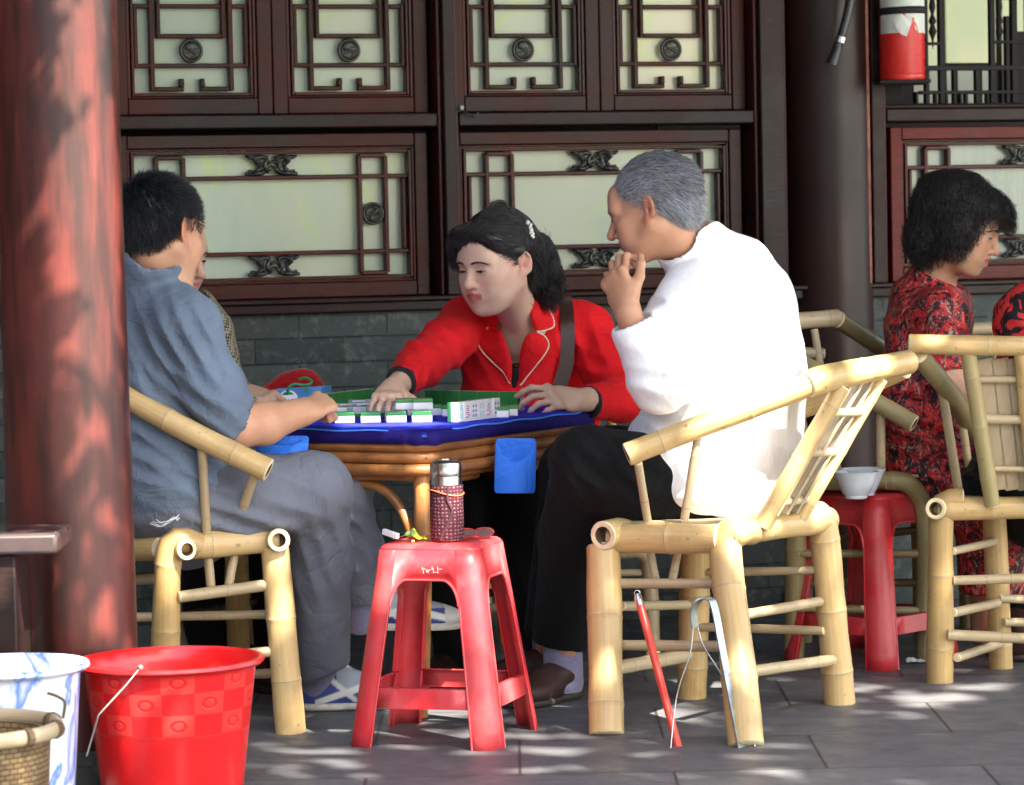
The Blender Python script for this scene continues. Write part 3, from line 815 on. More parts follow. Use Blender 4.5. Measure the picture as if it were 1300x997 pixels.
pole(c3, 'seat_rail', [P(1188, 646, 7.37), P(1262, 640, 7.8)], .025, (1, 0), .2, seed=76, bend=False)
seat_slats(c3, P(1200, 634, 7.44), P(1370, 632, 7.44), P(1400, 627, 7.8), P(1262, 628, 7.8), 9)
for a, b, r in (((1212, 737, 7.42), (1350, 733, 7.42), .0115), ((1210, 778, 7.43), (1266, 766, 7.6), .0115), ((1210, 700, 7.43), (1262, 688, 7.6), .010), ((1205, 806, 7.41), (1350, 813, 7.42), .013), ((1215, 835, 7.43), (1268, 818, 7.6), .011), ((1270, 760, 7.62), (1420, 764, 7.75), .011), ((1276, 790, 7.62), (1420, 792, 7.75), .011)):
    pole(c3, 'stretcher', [P(*a), P(*b)], r, every=.15, mat='bamboo_pale', n=10, bend=False)
pole(c3, 'back_rail', [P(1155, 437, 7.30), P(1260, 439, 7.29), P(1420, 440, 7.30)], .0235, (0, 1), .23, r2=.0225, seed=77)
pole(c3, 'armrest', [P(1166, 450, 7.32), P(1212, 508, 7.50), P(1236, 552, 7.72)], .0235, (0, 1), .14, seed=78, mat='bamboo_old', r2=.021)
pole(c3, 'armrest', [P(1410, 450, 7.32), P(1420, 552, 7.72)], .0235, (0, 1), .14, seed=79, bend=False)
for a, b, r in (((1197, 500, 7.46), (1217, 626, 7.52), .0115), ((1222, 538, 7.62), (1231, 600, 7.66), .010)):
    pole(c3, 'arm_post', [P(*a), P(*b)], r, every=.13, mat='bamboo_pale', n=10, bend=False)
pole(c3, 'back_post', [P(1229, 448, 7.30), P(1247, 560, 7.35), P(1260, 641, 7.385)], .0185, every=.12, seed=80, mat='bamboo_old')
pole(c3, 'back_post', [P(1296, 448, 7.30), P(1314, 641, 7.385)], .0165, every=.12, seed=81)
for (x0, y0, x1, y1, r) in ((1236, 482, 1300, 482, .0085), (1244, 532, 1306, 533, .0115), (1252, 595, 1312, 596, .007)):
    pole(c3, 'back_slat', [P(x0, y0, 7.31 + (y0 - 450) * .0004), P(x1, y1, 7.31 + (y0 - 450) * .0004)], r, every=.3, mat='bamboo_pale', n=10, bend=False)
mb = MB()
for i in range(3):
    t = (i + .5) / 3
    a = P(1240, 455, 7.325) * (1 - t) + P(1296, 455, 7.325) * t; b = P(1262, 622, 7.40) * (1 - t) + P(1312, 622, 7.40) * t
    mb.bar(a, b, .040, .006, up=nrm(np.cross(P(1296, 455, 7.325) - P(1240, 455, 7.325), b - a)))
new_obj('back_panel', mb, M['slat'], c3, bevel=.002)

# ---- chair of the woman in the patterned dress
c4 = chair_px('olive toned bamboo armchair under the woman in the patterned red dress', (.95, 8.0, 0))
pole(c4, 'back_rail', [P(935, 418, 8.02), P(1000, 409, 8.04), P(1064, 404, 8.08)], .0225, (0, 1), .2, seed=91, mat='bamboo_pale')
pole(c4, 'armrest', [P(1064, 406, 8.08), P(1125, 445, 8.20), P(1215, 505, 8.38)], .0235, (0, 1), .23, seed=92, mat='bamboo_old')
pole(c4, 'armrest', [P(940, 425, 7.98), P(1040, 473, 7.82), P(1102, 505, 7.78), P(1160, 538, 7.74)], .0225, (0, 1), .2, seed=93, mat='bamboo_old')
for a, b, r in (((1034, 420, 8.04), (1066, 610, 7.98), .010), ((1000, 420, 8.04), (1030, 610, 7.98), .012), ((1118, 522, 7.79), (1118, 612, 7.80), .012), ((1150, 470, 8.25), (1150, 600, 8.25), .012)):
    pole(c4, 'back_post', [P(*a), P(*b)], r, every=.14, mat='bamboo_pale', n=10, bend=False)
pole(c4, 'back_slat', [P(1005, 447, 8.03), P(1045, 449, 8.04)], .014, every=.3, mat='slat', bend=False)
pole(c4, 'seat_rail', [P(1010, 612, 7.82), P(1130, 610, 7.80)], .022, seed=94, mat='bamboo_old', bend=False)
pole(c4, 'leg', [FL(1176, 838), P(1176, 680, 7.82), P(1170, 636, 7.82), P(1150, 613, 7.80), P(1125, 611, 7.80)], .026, seed=95, r2=.023, mat='bamboo_old')
pole(c4, 'leg', [FL(1008, 838), P(1012, 614, 7.84)], .026, seed=96, mat='bamboo_old', bend=False)
pole(c4, 'leg', [FL(1020, 815), P(1020, 612, 8.2)], .024, seed=97, mat='bamboo_old', bend=False)
pole(c4, 'leg', [FL(1172, 812), P(1166, 610, 8.22)], .024, seed=98, mat='bamboo_old', bend=False)
seat_slats(c4, P(1012, 606, 7.84), P(1165, 604, 7.84), P(1165, 600, 8.2), P(1020, 602, 8.2), 8)
for a, b in (((1015, 703, 7.84), (1176, 703, 7.82)), ((1020, 740, 8.15), (1172, 740, 8.15)), ((1015, 772, 7.84), (1176, 776, 7.82)), ((1020, 690, 8.15), (1172, 672, 8.15))):
    pole(c4, 'stretcher', [P(*a), P(*b)], .0105, every=.15, mat='bamboo_old', n=10, bend=False)

# ---- chair of the woman in red
c5 = chair_px('bamboo armchair mostly hidden behind the woman in the red jacket', (.15, 8.05, 0))
pole(c5, 'back_rail', [P(640, 452, 8.28), P(700, 447, 8.25), P(784, 441, 8.16)], .020, (0, 1), .2, seed=101)
pole(c5, 'seat_rail', [P(610, 655, 7.95), P(816, 645, 7.95)], .022, seed=102, bend=False)
pole(c5, 'leg', [FL(829, 838), P(824, 720, 7.96), P(818, 705, 7.96), P(806, 699, 7.96), P(785, 701, 7.96)], .020, seed=103, mat='bamboo_pale')
pole(c5, 'leg', [FL(829, 812), P(812, 648, 8.25)], .018, seed=104, bend=False); pole(c5, 'leg', [FL(612, 838), P(618, 652, 7.97)], .020, seed=105, bend=False); pole(c5, 'leg', [FL(640, 815), P(640, 645, 8.27)], .018, seed=106, bend=False)
pole(c5, 'back_post', [P(766, 450, 8.17), P(790, 645, 8.1)], .011, seed=107, bend=False); pole(c5, 'back_post', [P(660, 452, 8.27), P(664, 650, 8.2)], .011, seed=108, bend=False)
pole(c5, 'stretcher', [P(612, 772, 7.97), P(828, 768, 7.96)], .011, mat='bamboo_pale', bend=False)
pole(c5, 'stretcher', [P(618, 730, 7.97), P(828, 727, 7.96)], .009, mat='bamboo_pale', bend=False)
seat_slats(c5, P(615, 648, 7.97), P(812, 640, 7.97), P(806, 636, 8.25), P(642, 640, 8.27), 8)

# ---- far chair glimpsed past the patterned dress
c6 = chair_px('bamboo armchair glimpsed behind the patterned dress, only its back rail showing', (1.25, 8.75, 0))
pole(c6, 'back_rail', [P(1222, 418, 8.75), P(1330, 414, 8.80)], .017, seed=111, bend=False, mat='bamboo_pale')
for x in (1235, 1262, 1318):
    pole(c6, 'back_post', [P(x, 420, 8.77), P(x + 2, 610, 8.62)], .010, mat='bamboo_old', bend=False)
for (x, Y) in ((1230, 8.70), (1330, 8.75), (1225, 8.45), (1332, 8.5)):
    q = P(x, 605, Y); pole(c6, 'leg', [(q[0], q[1], 0), q], .020, mat='bamboo_old', bend=False)
seat_slats(c6, P(1225, 602, 8.45), P(1332, 602, 8.5), P(1330, 600, 8.75), P(1230, 600, 8.7), 7)

# ------------------------------------------------------------------ red plastic stools
def mat_plastic(name, col, fade, rough=.28, lo=.42, hi=.75):
    t = NT(name); v = t.coord(); n = t.noise(v, 6, 5, .65); s2 = t.noise(t.coord('Object', (1, 1, .3)), 45, 4, .7)
    c = t.mix(t.ramp(n, [(lo, 0.), (hi, .75)]), col, fade)
    c = t.mix(t.ramp(s2, [(.62, 0.), (.72, .35)]), c, tuple(x * .55 + .05 for x in fade))
    t.bump(s2, .06, .002)
    return t.set(c, t.ramp(n, [(.3, rough), (.7, rough + .15)]), 0, .5)
M['stool_red'] = mat_plastic('faded_red_plastic', (.60, .030, .042), (.66, .15, .15))
def stool(label, c, yaw, wt=.112, wb=.170, Hh=.430, mark=False):
    th = thing('plastic_stool', label, 'stool', (c[0], c[1], 0), 'red plastic stools')
    cs, sn = math.cos(yaw), math.sin(yaw)
    def pt(x, y, z): return (c[0] + x * cs - y * sn, c[1] + x * sn + y * cs, z)
    def w(h): return wb + (wt - wb) * h
    def ch(h): return .034 - .010 * h         # chamfer
    zt = Hh - .012
    def sp(k, s, h, out=0.0):      # side k, position s along it, height
        W = w(h) + out
        x, y = s, -W
        for _ in range(k): x, y = -y, x
        return pt(x, y, h * zt)
    hole = lambda h: w(h) - ch(h) - .022
    seat = MB()
    for k in range(4):
        hh = hole(.72) / 1.04 - .002; full = w(.80) - ch(.8); pos_ = [hh - .034 * (1 - math.sin(math.pi / 2 * j / 8)) for j in range(9)]
        half_ = [0, (hh - .034) * .33, (hh - .034) * .66] + pos_
        ss = [-x / full for x in half_[::-1][:-1]] + [x / full for x in half_]; N = len(ss) - 1; lo, hi = [], []
        for i in range(N + 1):
            s1 = ss[i]
            sm = s1 * full; a = abs(sm)
            if a >= hh + .0002: h0 = .72
            else:
                e = min(1, max(0, (a - (hh - .034)) / .034)); h0 = .850 - .13 * (1 - math.sqrt(max(0, 1 - e * e)))
            lo.append(sp(k, s1 * (w(h0) - ch(h0)), h0)); hi.append(sp(k, s1 * (w(1) - ch(1)), 1.0))
        seat.add(lo + hi, [(i, i + 1, N + 1 + i + 1, N + 1 + i) for i in range(N)])
        rim = [np.array(lo[i]) for i in range(N + 1) if abs(ss[i]) * full <= hh + .0001]; seat.sweep(rim, .0032, 6)
    # top with rounded shoulders
    rings = []
    for (ins, z) in ((0, zt), (.004, zt + .006), (.010, zt + .010), (.022, zt + .012), (.030, zt + .0115), (.05, zt + .010)):
        W = w(1) - ins; cc = max(ch(1) - ins * .35, .006)
        ringp = []
        for k in range(4):
            for (x, y) in ((-(W - cc), -W), ((W - cc), -W)):
                for _ in range(k): x, y = -y, x
                ringp.append(pt(x, y, z))
            # rounded chamfer midpoint
            x, y = W - cc * .30, -(W - cc * .30)
            for _ in range(k): x, y = -y, x
            ringp.append(pt(x, y, z))
        rings.append(ringp)
    vs = [p for r_ in rings for p in r_]; fs = []
    for i in range(len(rings) - 1):
        for k in range(12): fs.append((i * 12 + k, i * 12 + (k + 1) % 12, (i + 1) * 12 + (k + 1) % 12, (i + 1) * 12 + k))
    fs.append(tuple((len(rings) - 1) * 12 + k for k in range(12)))
    seat.add(vs, fs)
    so_ = new_obj('seat', seat, M['stool_red'], th, angle=50)
    md = so_.modifiers.new('s', 'SOLIDIFY'); md.thickness = .004; md.offset = -1
    for k in range(4):
        leg = MB(); hs_ = [.72 * q / 8 for q in range(9)] + [.76, .84, .92, 1.0]; N = len(hs_) - 1; cols = []
        for i in range(N + 1):
            h = hs_[i]; W = w(h); cc = ch(h); ho = hole(h) if h <= .7201 else (hole(.72) / 1.04 - .002) / (w(.8) - ch(.8)) * (w(h) - ch(h)) - .0005
            fd = .012 if h <= .7201 else .0012
            row = []
            for (x, y) in ((ho, -W + fd), (ho, -W), (W - cc - .012, -W - .0015 * (1 - i / N)), (W - cc, -W), (W - cc * .30, -(W - cc * .30)), (W, -(W - cc)), (W + .0015 * (1 - i / N), -(W - cc - .012)), (W, -ho), (W - fd, -ho)):
                for _ in range(k): x, y = -y, x
                row.append(pt(x, y, h * zt))
            cols.append(row)
        n_ = 9; vs = [p for r_ in cols for p in r_]
        leg.add(vs, [(i * n_ + j, i * n_ + j + 1, (i + 1) * n_ + j + 1, (i + 1) * n_ + j) for i in range(N) for j in range(n_ - 1)])
        for e in (1, 7): leg.sweep([np.array(cols[i][e]) for i in range(9)], .0022, 6)
        lo_ = new_obj('leg', leg, M['stool_red'], th, angle=45)
        md = lo_.modifiers.new('s', 'SOLIDIFY'); md.thickness = .0035; md.offset = -1
    for k in range(4):
        stc = MB(); vs = []
        for h, o_ in ((.205, -.012), (.20, -.001), (.30, -.001), (.305, -.012)):
            for s in (-1, -.6, 0, .6, 1): vs.append(sp(k, s * (hole(h) + .001), h, o_))
        stc.add(vs, [(i * 5 + j, i * 5 + j + 1, (i + 1) * 5 + j + 1, (i + 1) * 5 + j) for i in range(3) for j in range(4)])
        s_ = new_obj('stretcher', stc, M['stool_red'], th, angle=45)
        md = s_.modifiers.new('s', 'SOLIDIFY'); md.thickness = .0035; md.offset = -1
    if mark:
        mk = MB(); q = random.Random(5)
        for j in range(4):      # small moulded characters on the skirt
            for i in range(5):
                s0 = -.006 + j * .0125; h0 = .895
                x0 = s0 + q.uniform(-.004, .004); h1 = h0 + q.uniform(-.012, .012)
                a = np.array(sp(0, x0, h1, .0012)); b = np.array(sp(0, x0 + (q.uniform(.003, .007) if i % 2 else 0), h1 + (0 if i % 2 else .014), .0012))
                mk.sweep([a, b], .0005, 4)
        new_obj('moulded_mark', mk, mat_simple('pink_moulding', (.85, .42, .42), .5), th)
    return th, pt
SC1 = P(560, 690, 6.77)
ST1, spt1 = stool('bright red plastic stool in front holding a flask in a knitted cover', (SC1[0], 6.80), R(-17), mark=True)
SC2 = P(1104, 640, 7.87)
ST2, spt2 = stool('faded red plastic stool behind the bamboo chair holding white tea bowls', (SC2[0], 7.875), R(46), .108, .168, .425)

# ------------------------------------------------------------------ square rattan table
TC = np.array([-.191, 6.96]); TA = np.array([.5, .866]); TB_ = np.array([-.866, .5]); TS = .80
def tp(a, b, z): q = TC + TA * a * TS + TB_ * b * TS; return np.array([q[0], q[1], z])
tcen = tp(.5, .5, 0)
tb = thing('rattan_table', 'square orange rattan table where the players sit, ringed with bent cane', 'table', tcen)
ZT = .652
def round_sq(ins, z, r=.09, n=6):
    out = []
    lo, hi = ins, 1 - ins
    for (ca, cb, a0) in ((lo + r, lo + r, 180), (hi - r, lo + r, 270), (hi - r, hi - r, 0), (lo + r, hi - r, 90)):
        for i in range(n + 1):
            a = R(a0 + 90 * i / n); out.append(tp(ca + r * math.cos(a), cb + r * math.sin(a), z))
    return out
top = MB(); o1 = round_sq(.0, ZT); o2 = round_sq(.0, ZT - .02)
n_ = len(o1); top.add(o1 + o2, [tuple(range(n_)), tuple(range(n_, 2 * n_))[::-1]] + [(i, n_ + i, n_ + (i + 1) % n_, (i + 1) % n_) for i in range(n_)])
new_obj('tabletop', top, M['rattan'], tb)
for (ins, z, r) in ((.004, .620, .0135), (.010, .594, .0145), (.004, .567, .0135), (.028, .551, .010)):
    p = round_sq(ins, z); p = p + p[:2]
    m_ = MB(); m_.sweep(p, r, 10, cap=False); new_obj('rattan_ring', m_, M['rattan'], tb, angle=80)
corners = [(.055, .055), (.945, .055), (.945, .945), (.055, .945)]
for i, (a, b) in enumerate(corners):
    ci = (a - .5) * .06, (b - .5) * .06
    pole(tb, 'leg', [tp(a - ci[0] * 2.2, b - ci[1] * 2.2, 0), tp(a, b, .30), tp(a, b, .63)], .0185, every=.6, mat='rattan' if i in (0,) else 'rattan_dark' , seed=120 + i)
for (a, b, da, db) in ((.055, .055, 1, 0), (.055, .055, 0, 1), (.945, .055, -1, 0), (.945, .055, 0, 1), (.945, .945, -1, 0), (.945, .945, 0, -1), (.055, .945, 0, -1), (.055, .945, 1, 0)):
    pts = [tp(a + da * .025, b + db * .025, .36), tp(a + da * .045, b + db * .045, .44), tp(a + da * .10, b + db * .10, .505), tp(a + da * .18, b + db * .18, .533), tp(a + da * .30, b + db * .30, .538)]
    m_ = MB(); m_.sweep(smooth_path(pts, 8), .0115, 10); new_obj('brace', m_, M['rattan'], tb, angle=80)
for i in range(4):
    a, b = corners[i]; a2, b2 = corners[(i + 1) % 4]
    if i in (1, 2): pole(tb, 'stretcher', [tp(a, b, .2), tp(a2, b2, .2)], .010, mat='rattan_dark')

# table cloths
def mat_cloth(name, col, rough=.75, fuzz=.3, wr=30, bump=.25, sheen=.3, var=.12):
    t = NT(name); v = t.coord(); n = t.noise(v, wr, 4, .6); n2 = t.noise(v, 5, 3, .5); wv = t.noise(v, 420, 2, .5)
    c = t.ramp(n2, [(.3, tuple(x * (1 - var) for x in col)), (.7, tuple(min(1, x * (1 + var)) for x in col))])
    a = t.n('ShaderNodeMath', operation='MULTIPLY_ADD'); t.l(wv, a.inputs[0]); a.inputs[1].default_value = .12; t.l(n, a.inputs[2])
    cr = t.noise(v, wr * .45, 3, .5, 1.6); ab = t.n('ShaderNodeMath', operation='ABSOLUTE'); sb2 = t.n('ShaderNodeMath', operation='SUBTRACT'); t.l(cr, sb2.inputs[0]); sb2.inputs[1].default_value = .5; t.l(sb2.outputs[0], ab.inputs[0])
    rdg = t.ramp(ab.outputs[0], [(0., 0.), (.10, 1.)]); a2 = t.n('ShaderNodeMath', operation='MULTIPLY_ADD'); t.l(rdg, a2.inputs[0]); a2.inputs[1].default_value = .22; t.l(a.outputs[0], a2.inputs[2])
    t.bump(a2.outputs[0], bump, .011)
    return t.set(c, rough, 0, .15, Sheen_Weight=sheen)
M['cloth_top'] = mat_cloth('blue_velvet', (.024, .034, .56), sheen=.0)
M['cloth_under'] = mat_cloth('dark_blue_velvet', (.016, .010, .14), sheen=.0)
M['edging'] = mat_simple('light_blue_edging', (.06, .30, .85), .5)
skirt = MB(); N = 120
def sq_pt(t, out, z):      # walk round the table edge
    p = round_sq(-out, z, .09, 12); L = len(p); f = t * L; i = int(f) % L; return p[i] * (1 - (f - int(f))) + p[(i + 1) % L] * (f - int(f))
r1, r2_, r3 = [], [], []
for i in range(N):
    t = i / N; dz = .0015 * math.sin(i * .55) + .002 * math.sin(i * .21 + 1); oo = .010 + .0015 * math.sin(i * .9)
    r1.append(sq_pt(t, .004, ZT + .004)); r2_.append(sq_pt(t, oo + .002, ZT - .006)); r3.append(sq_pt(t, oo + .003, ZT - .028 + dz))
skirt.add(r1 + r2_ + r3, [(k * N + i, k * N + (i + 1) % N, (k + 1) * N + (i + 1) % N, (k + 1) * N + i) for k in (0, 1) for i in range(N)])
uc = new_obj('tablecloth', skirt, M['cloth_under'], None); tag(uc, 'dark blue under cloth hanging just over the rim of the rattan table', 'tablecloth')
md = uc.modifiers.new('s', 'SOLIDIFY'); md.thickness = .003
# upper cloth with the light blue edging, its near corner dipping at the front
def edge_z(x):
    return 0
outer = []
NN = 36
for k, (a0, b0, a1, b1) in enumerate(((0, 0, 1, 0), (1, 0, 1, 1), (1, 1, 0, 1), (0, 1, 0, 0))):
    for i in range(NN):
        t = i / NN; a = a0 + (a1 - a0) * t; b = b0 + (b1 - b0) * t
        dc = min(math.hypot(a - 0, b - 0) * TS, .3)
        z = ZT + .010 - .012 * math.exp(-(dc / .05) ** 2) + .0015 * math.sin(i * .8 + k)
        e = .012 + .010 * math.exp(-((math.hypot(a - 1, b) * TS) / .06) ** 2) * 1.6
        ca = a + (a - .5) * 2 * e; cb_ = b + (b - .5) * 2 * e
        # soften corners
        rr = math.hypot(a - .5, b - .5); s = 1 - .045 * max(0, (rr - .6) / .107) * (0 if (a > .9 and b < .1) else 1)
        ca = .5 + (ca - .5) * s; cb_ = .5 + (cb_ - .5) * s
        outer.append(tp(ca, cb_, z))
inner_ = [tp(.5, .5, 0) * .08 + np.array([p[0], p[1], 0]) * .92 for p in outer]
for p in inner_: p[2] = ZT + .0105
mb = MB(); n_ = len(outer)
low = [p - np.array([0, 0, .007]) for p in outer]
mb.add(outer + inner_ + low, [(i, (i + 1) % n_, n_ + (i + 1) % n_, n_ + i) for i in range(n_)] + [tuple(range(n_, 2 * n_))] + [(i, 2 * n_ + i, 2 * n_ + (i + 1) % n_, (i + 1) % n_) for i in range(n_)])
cl = new_obj('tablecloth', mb, M['cloth_top'], None, angle=60); tag(cl, 'bright blue felt cloth with light blue edging spread under the mahjong tiles', 'tablecloth')
mb = MB(); mb.sweep(low + low[:1], .0022, 6, cap=False); new_obj('edging', mb, M['edging'], cl, angle=80)
ZC = ZT + .0108

# hanging blue pouch
def sheet(name, rows, mat, parent, thick=.004, sub=2, **k):
    m = len(rows[0]); mb = MB(); mb.add([p for r in rows for p in r], [(i * m + j, i * m + j + 1, (i + 1) * m + j + 1, (i + 1) * m + j) for i in range(len(rows) - 1) for j in range(m - 1)])
    o = new_obj(name, mb, mat, parent, **k)
    md = o.modifiers.new('s', 'SOLIDIFY'); md.thickness = thick; md.offset = 0
    md = o.modifiers.new('u', 'SUBSURF'); md.levels = sub; md.render_levels = sub
    return o
M['pouch'] = mat_cloth('azure_fabric', (.028, .19, .80), rough=.45, wr=18, bump=.5, sheen=.0)
pY = 7.02
def pouch(label, x0, x1, y0, y1, Y, seed):
    t = thing('cloth_pouch', label, 'pouch', P((x0 + x1) / 2, y0, Y))
    rows = []
    for j in range(7):
        f = j / 6; row = []
        for i in range(7):
            g = i / 6; dip = .0
            x = x0 + (x1 - x0) * g - 1.5 * f; y = y0 + (y1 - y0) * f
            row.append(P(x, y, Y + .010 * math.sin(g * 5 + seed) * (.4 + f)))
        rows.append(row)
    sheet('back_sheet', rows, M['pouch'], t)
    rows = []
    for j in range(7):
        f = j / 6; row = []
        for i in range(9):
            g = i / 8; dip = .42 * (1 - abs(2 * g - 1) ** 2.4) * (1 - f)
            x = x0 - .5 + (x1 - x0 + 1) * g - 1.5 * f; y = y0 + 1 + (y1 - y0) * (f + dip * .98)
            row.append(P(x, y, Y - .016 - .014 * math.sin(g * 3.14) * (.5 + f)))
        rows.append(row)
    sheet('front_sheet', rows, M['pouch'], t)
    return t
pouch('bright blue cloth pouch hanging from the table rim beside the black trousers', 629, 681, 556, 626, 7.16, 0)
pouch('blue cloth pouch hanging under the table between forearm and grey knee', 326, 392, 553, 580, 7.02, 2)

# ------------------------------------------------------------------ mahjong tiles
M['tile_white'] = mat_simple('tile_ivory', (.82, .83, .86), .22, .03)
M['tile_green'] = mat_simple('tile_green', (.030, .26, .055), .28, .1)
M['ink_blue'] = mat_simple('tile_ink_blue', (.12, .16, .48), .5); M['ink_purple'] = mat_simple('tile_ink_purple', (.42, .08, .30), .5); M['ink_teal'] = mat_simple('tile_ink_teal', (.25, .55, .60), .5)
TL, TW, TT = .0230, .0172, .0128      # half length, half width, half thickness
def tile_mesh(name, kind):
    body = MB(); body.box((0, 0, -TT + TT * .62), (TL, TW, TT * .62)); body2 = MB(); body2.box((0, 0, TT - .0042), (TL - .0001, TW - .0001, .0041))
    return body, body2
def make_tile(label, group, face=None):
    th = thing('mahjong_tile', label, 'mahjong tile', (0, 0, 0), group)
    b = MB(); b.box((0, 0, -.0045), (TW, TL, TT - .0045)); new_obj('ivory_body', b, M['tile_white'], th, bevel=.0018)
    b = MB(); b.box((0, 0, TT - .0045), (TW, TL, .0045)); new_obj('green_back', b, M['tile_green'], th, bevel=.0018)
    if face:
        f = MB(); q = random.Random(face); z = -TT - .0004 + .0002
        if face % 3 == 0:
            for r_ in range(3):
                for c_ in range(2): f.lathe((-.006 + c_ * .012, -.011 + r_ * .011, z), [(.0035, 0), (.0035, -.0004), (.001, -.0005)], 10)
        elif face % 3 == 1:
            for r_ in range(2):
                for c_ in range(3): f.box((-.008 + c_ * .008, -.009 + r_ * .018, z), (.0013, .0065, .0003))
        else:
            for i in range(6): f.box((q.uniform(-.005, .005), -.013 + i * .005, z), (q.uniform(.004, .008), .0011, .0003))
        new_obj('face_marks', f, M[['ink_blue', 'ink_teal', 'ink_purple'][face % 3]], th, smooth=False)
    return th
def place(root, M4, first, label=None, group=None):
    if first: r = root
    else:
        r = root.copy(); COL.objects.link(r)
        for ch in root.children:
            c = ch.copy(); COL.objects.link(c); c.parent = r
        if label: r['label'] = label
        if group: r['group'] = group
    r.matrix_world = M4; r.location = M4.to_translation(); r.rotation_euler = M4.to_euler()
    return r
def basis(x, y, z, o):
    return Matrix(((x[0], y[0], z[0], o[0]), (x[1], y[1], z[1], o[1]), (x[2], y[2], z[2], o[2]), (0, 0, 0, 1)))
def row(start, end, n, back_dir, label, group, faces=False, gap=True):
    """n tiles standing between two floor-plan points; green back towards back_dir"""
    s, e = np.array(start), np.array(end); d = nrm(np.append(e - s, 0)); proto = {}
    for i in range(n):
        p = s + (e - s) * ((i + .5) / n)
        key = (i * 7) % 3 + 1 if faces else 0
        fst = key not in proto
        if fst: proto[key] = make_tile(label, group, key if faces else None)
        zb = nrm(np.array([-d[1], d[0], 0])); zb = zb if np.dot(zb[:2], back_dir) > 0 else -zb
        y = np.array([0, 0, 1.0]); x = np.cross(y, zb)
        place(proto[key], basis(x, y, zb, (p[0] + rnd.uniform(-.001, .001), p[1] + rnd.uniform(-.001, .001), ZC + TL)), fst)
def flat(pts, label, group, up=True, ang=0):
    proto = None
    for (x, y, k) in pts:
        a = ang + rnd.uniform(-.05, .05); s = 1 if up else -1
        X = np.array([math.cos(a), math.sin(a), 0]); Y = np.array([-math.sin(a), math.cos(a), 0]) * s; Z = np.array([0, 0, 1.0]) * s
        fst = proto is None
        if fst: proto = make_tile(label, group, None if up else 3)
        place(proto, basis(X, Y, Z, (x, y, ZC + TT + k * 2 * TT)), fst)
def FT(px, py): q = FL(px, py, ZC); return q[:2]
g_w = 'standing tiles'
row(FT(413, 524), FT(471, 517), 8, (0, -1), 'green backed mahjong tile standing in the back row left of the reaching hand', 'back row of standing tiles')
row(FT(546, 519), FT(577, 520), 4, (0, -1), 'green backed mahjong tile standing in front of the red jacket, left bunch', 'standing tiles before the red jacket, left bunch')
row(FT(578, 520), FT(607, 521), 4, (0, -1), 'green backed mahjong tile standing in front of the red jacket, middle bunch', 'standing tiles before the red jacket, middle bunch')
row(FT(612, 521), FT(658, 522), 6, (0, -1), 'green backed mahjong tile standing in front of the red jacket, right bunch', 'standing tiles before the red jacket, right bunch')
row(FT(574, 537), FT(629, 530), 6, (-1, .3), 'white mahjong tile with printed face turned to the man in white', 'tiles in hand of the man in white', faces=True)
def fline(x0, y0, x1, y1, n, k=0):
    return [(*FT(x0 + (x1 - x0) * (i / max(n - 1, 1)), y0 + (y1 - y0) * (i / max(n - 1, 1))), k) for i in range(n)]
flat(fline(438, 537, 536, 536, 4), 'mahjong tile lying in the wall of tiles at the near left edge, bottom layer', 'near wall of lying tiles, bottom layer', ang=1.57 + .03)
flat(fline(515, 534, 537, 534, 2, 1), 'mahjong tile lying second layer up near the reaching hand', 'upper layer of lying tiles', ang=1.57)
flat(fline(600, 527, 618, 528, 1) + fline(645, 528, 634, 530, 2), 'mahjong tile lying flat between the printed tiles and the left hand', 'lying tiles beside the left hand', ang=1.5)
flat(fline(428, 531, 500, 528, 4) + fline(436, 526, 500, 523, 4) + fline(452, 521, 520, 519, 4), 'discarded mahjong tile lying face up in the middle of the table', 'discarded tiles', up=False, ang=.4)
flat(fline(440, 529, 530, 527, 4), 'discarded mahjong tile lying green side up in the second row of the pile', 'second row of lying tiles', ang=1.5)
flat(fline(552, 527, 570, 528, 2), 'mahjong tile lying flat behind the printed tiles', 'lying tiles behind the printed tiles', ang=.1)
row(FT(328, 528), FT(372, 525), 5, (0, 1), 'white mahjong tile with blue print standing by the hand of the hidden man', 'tiles in hand of the hidden man', faces=True)

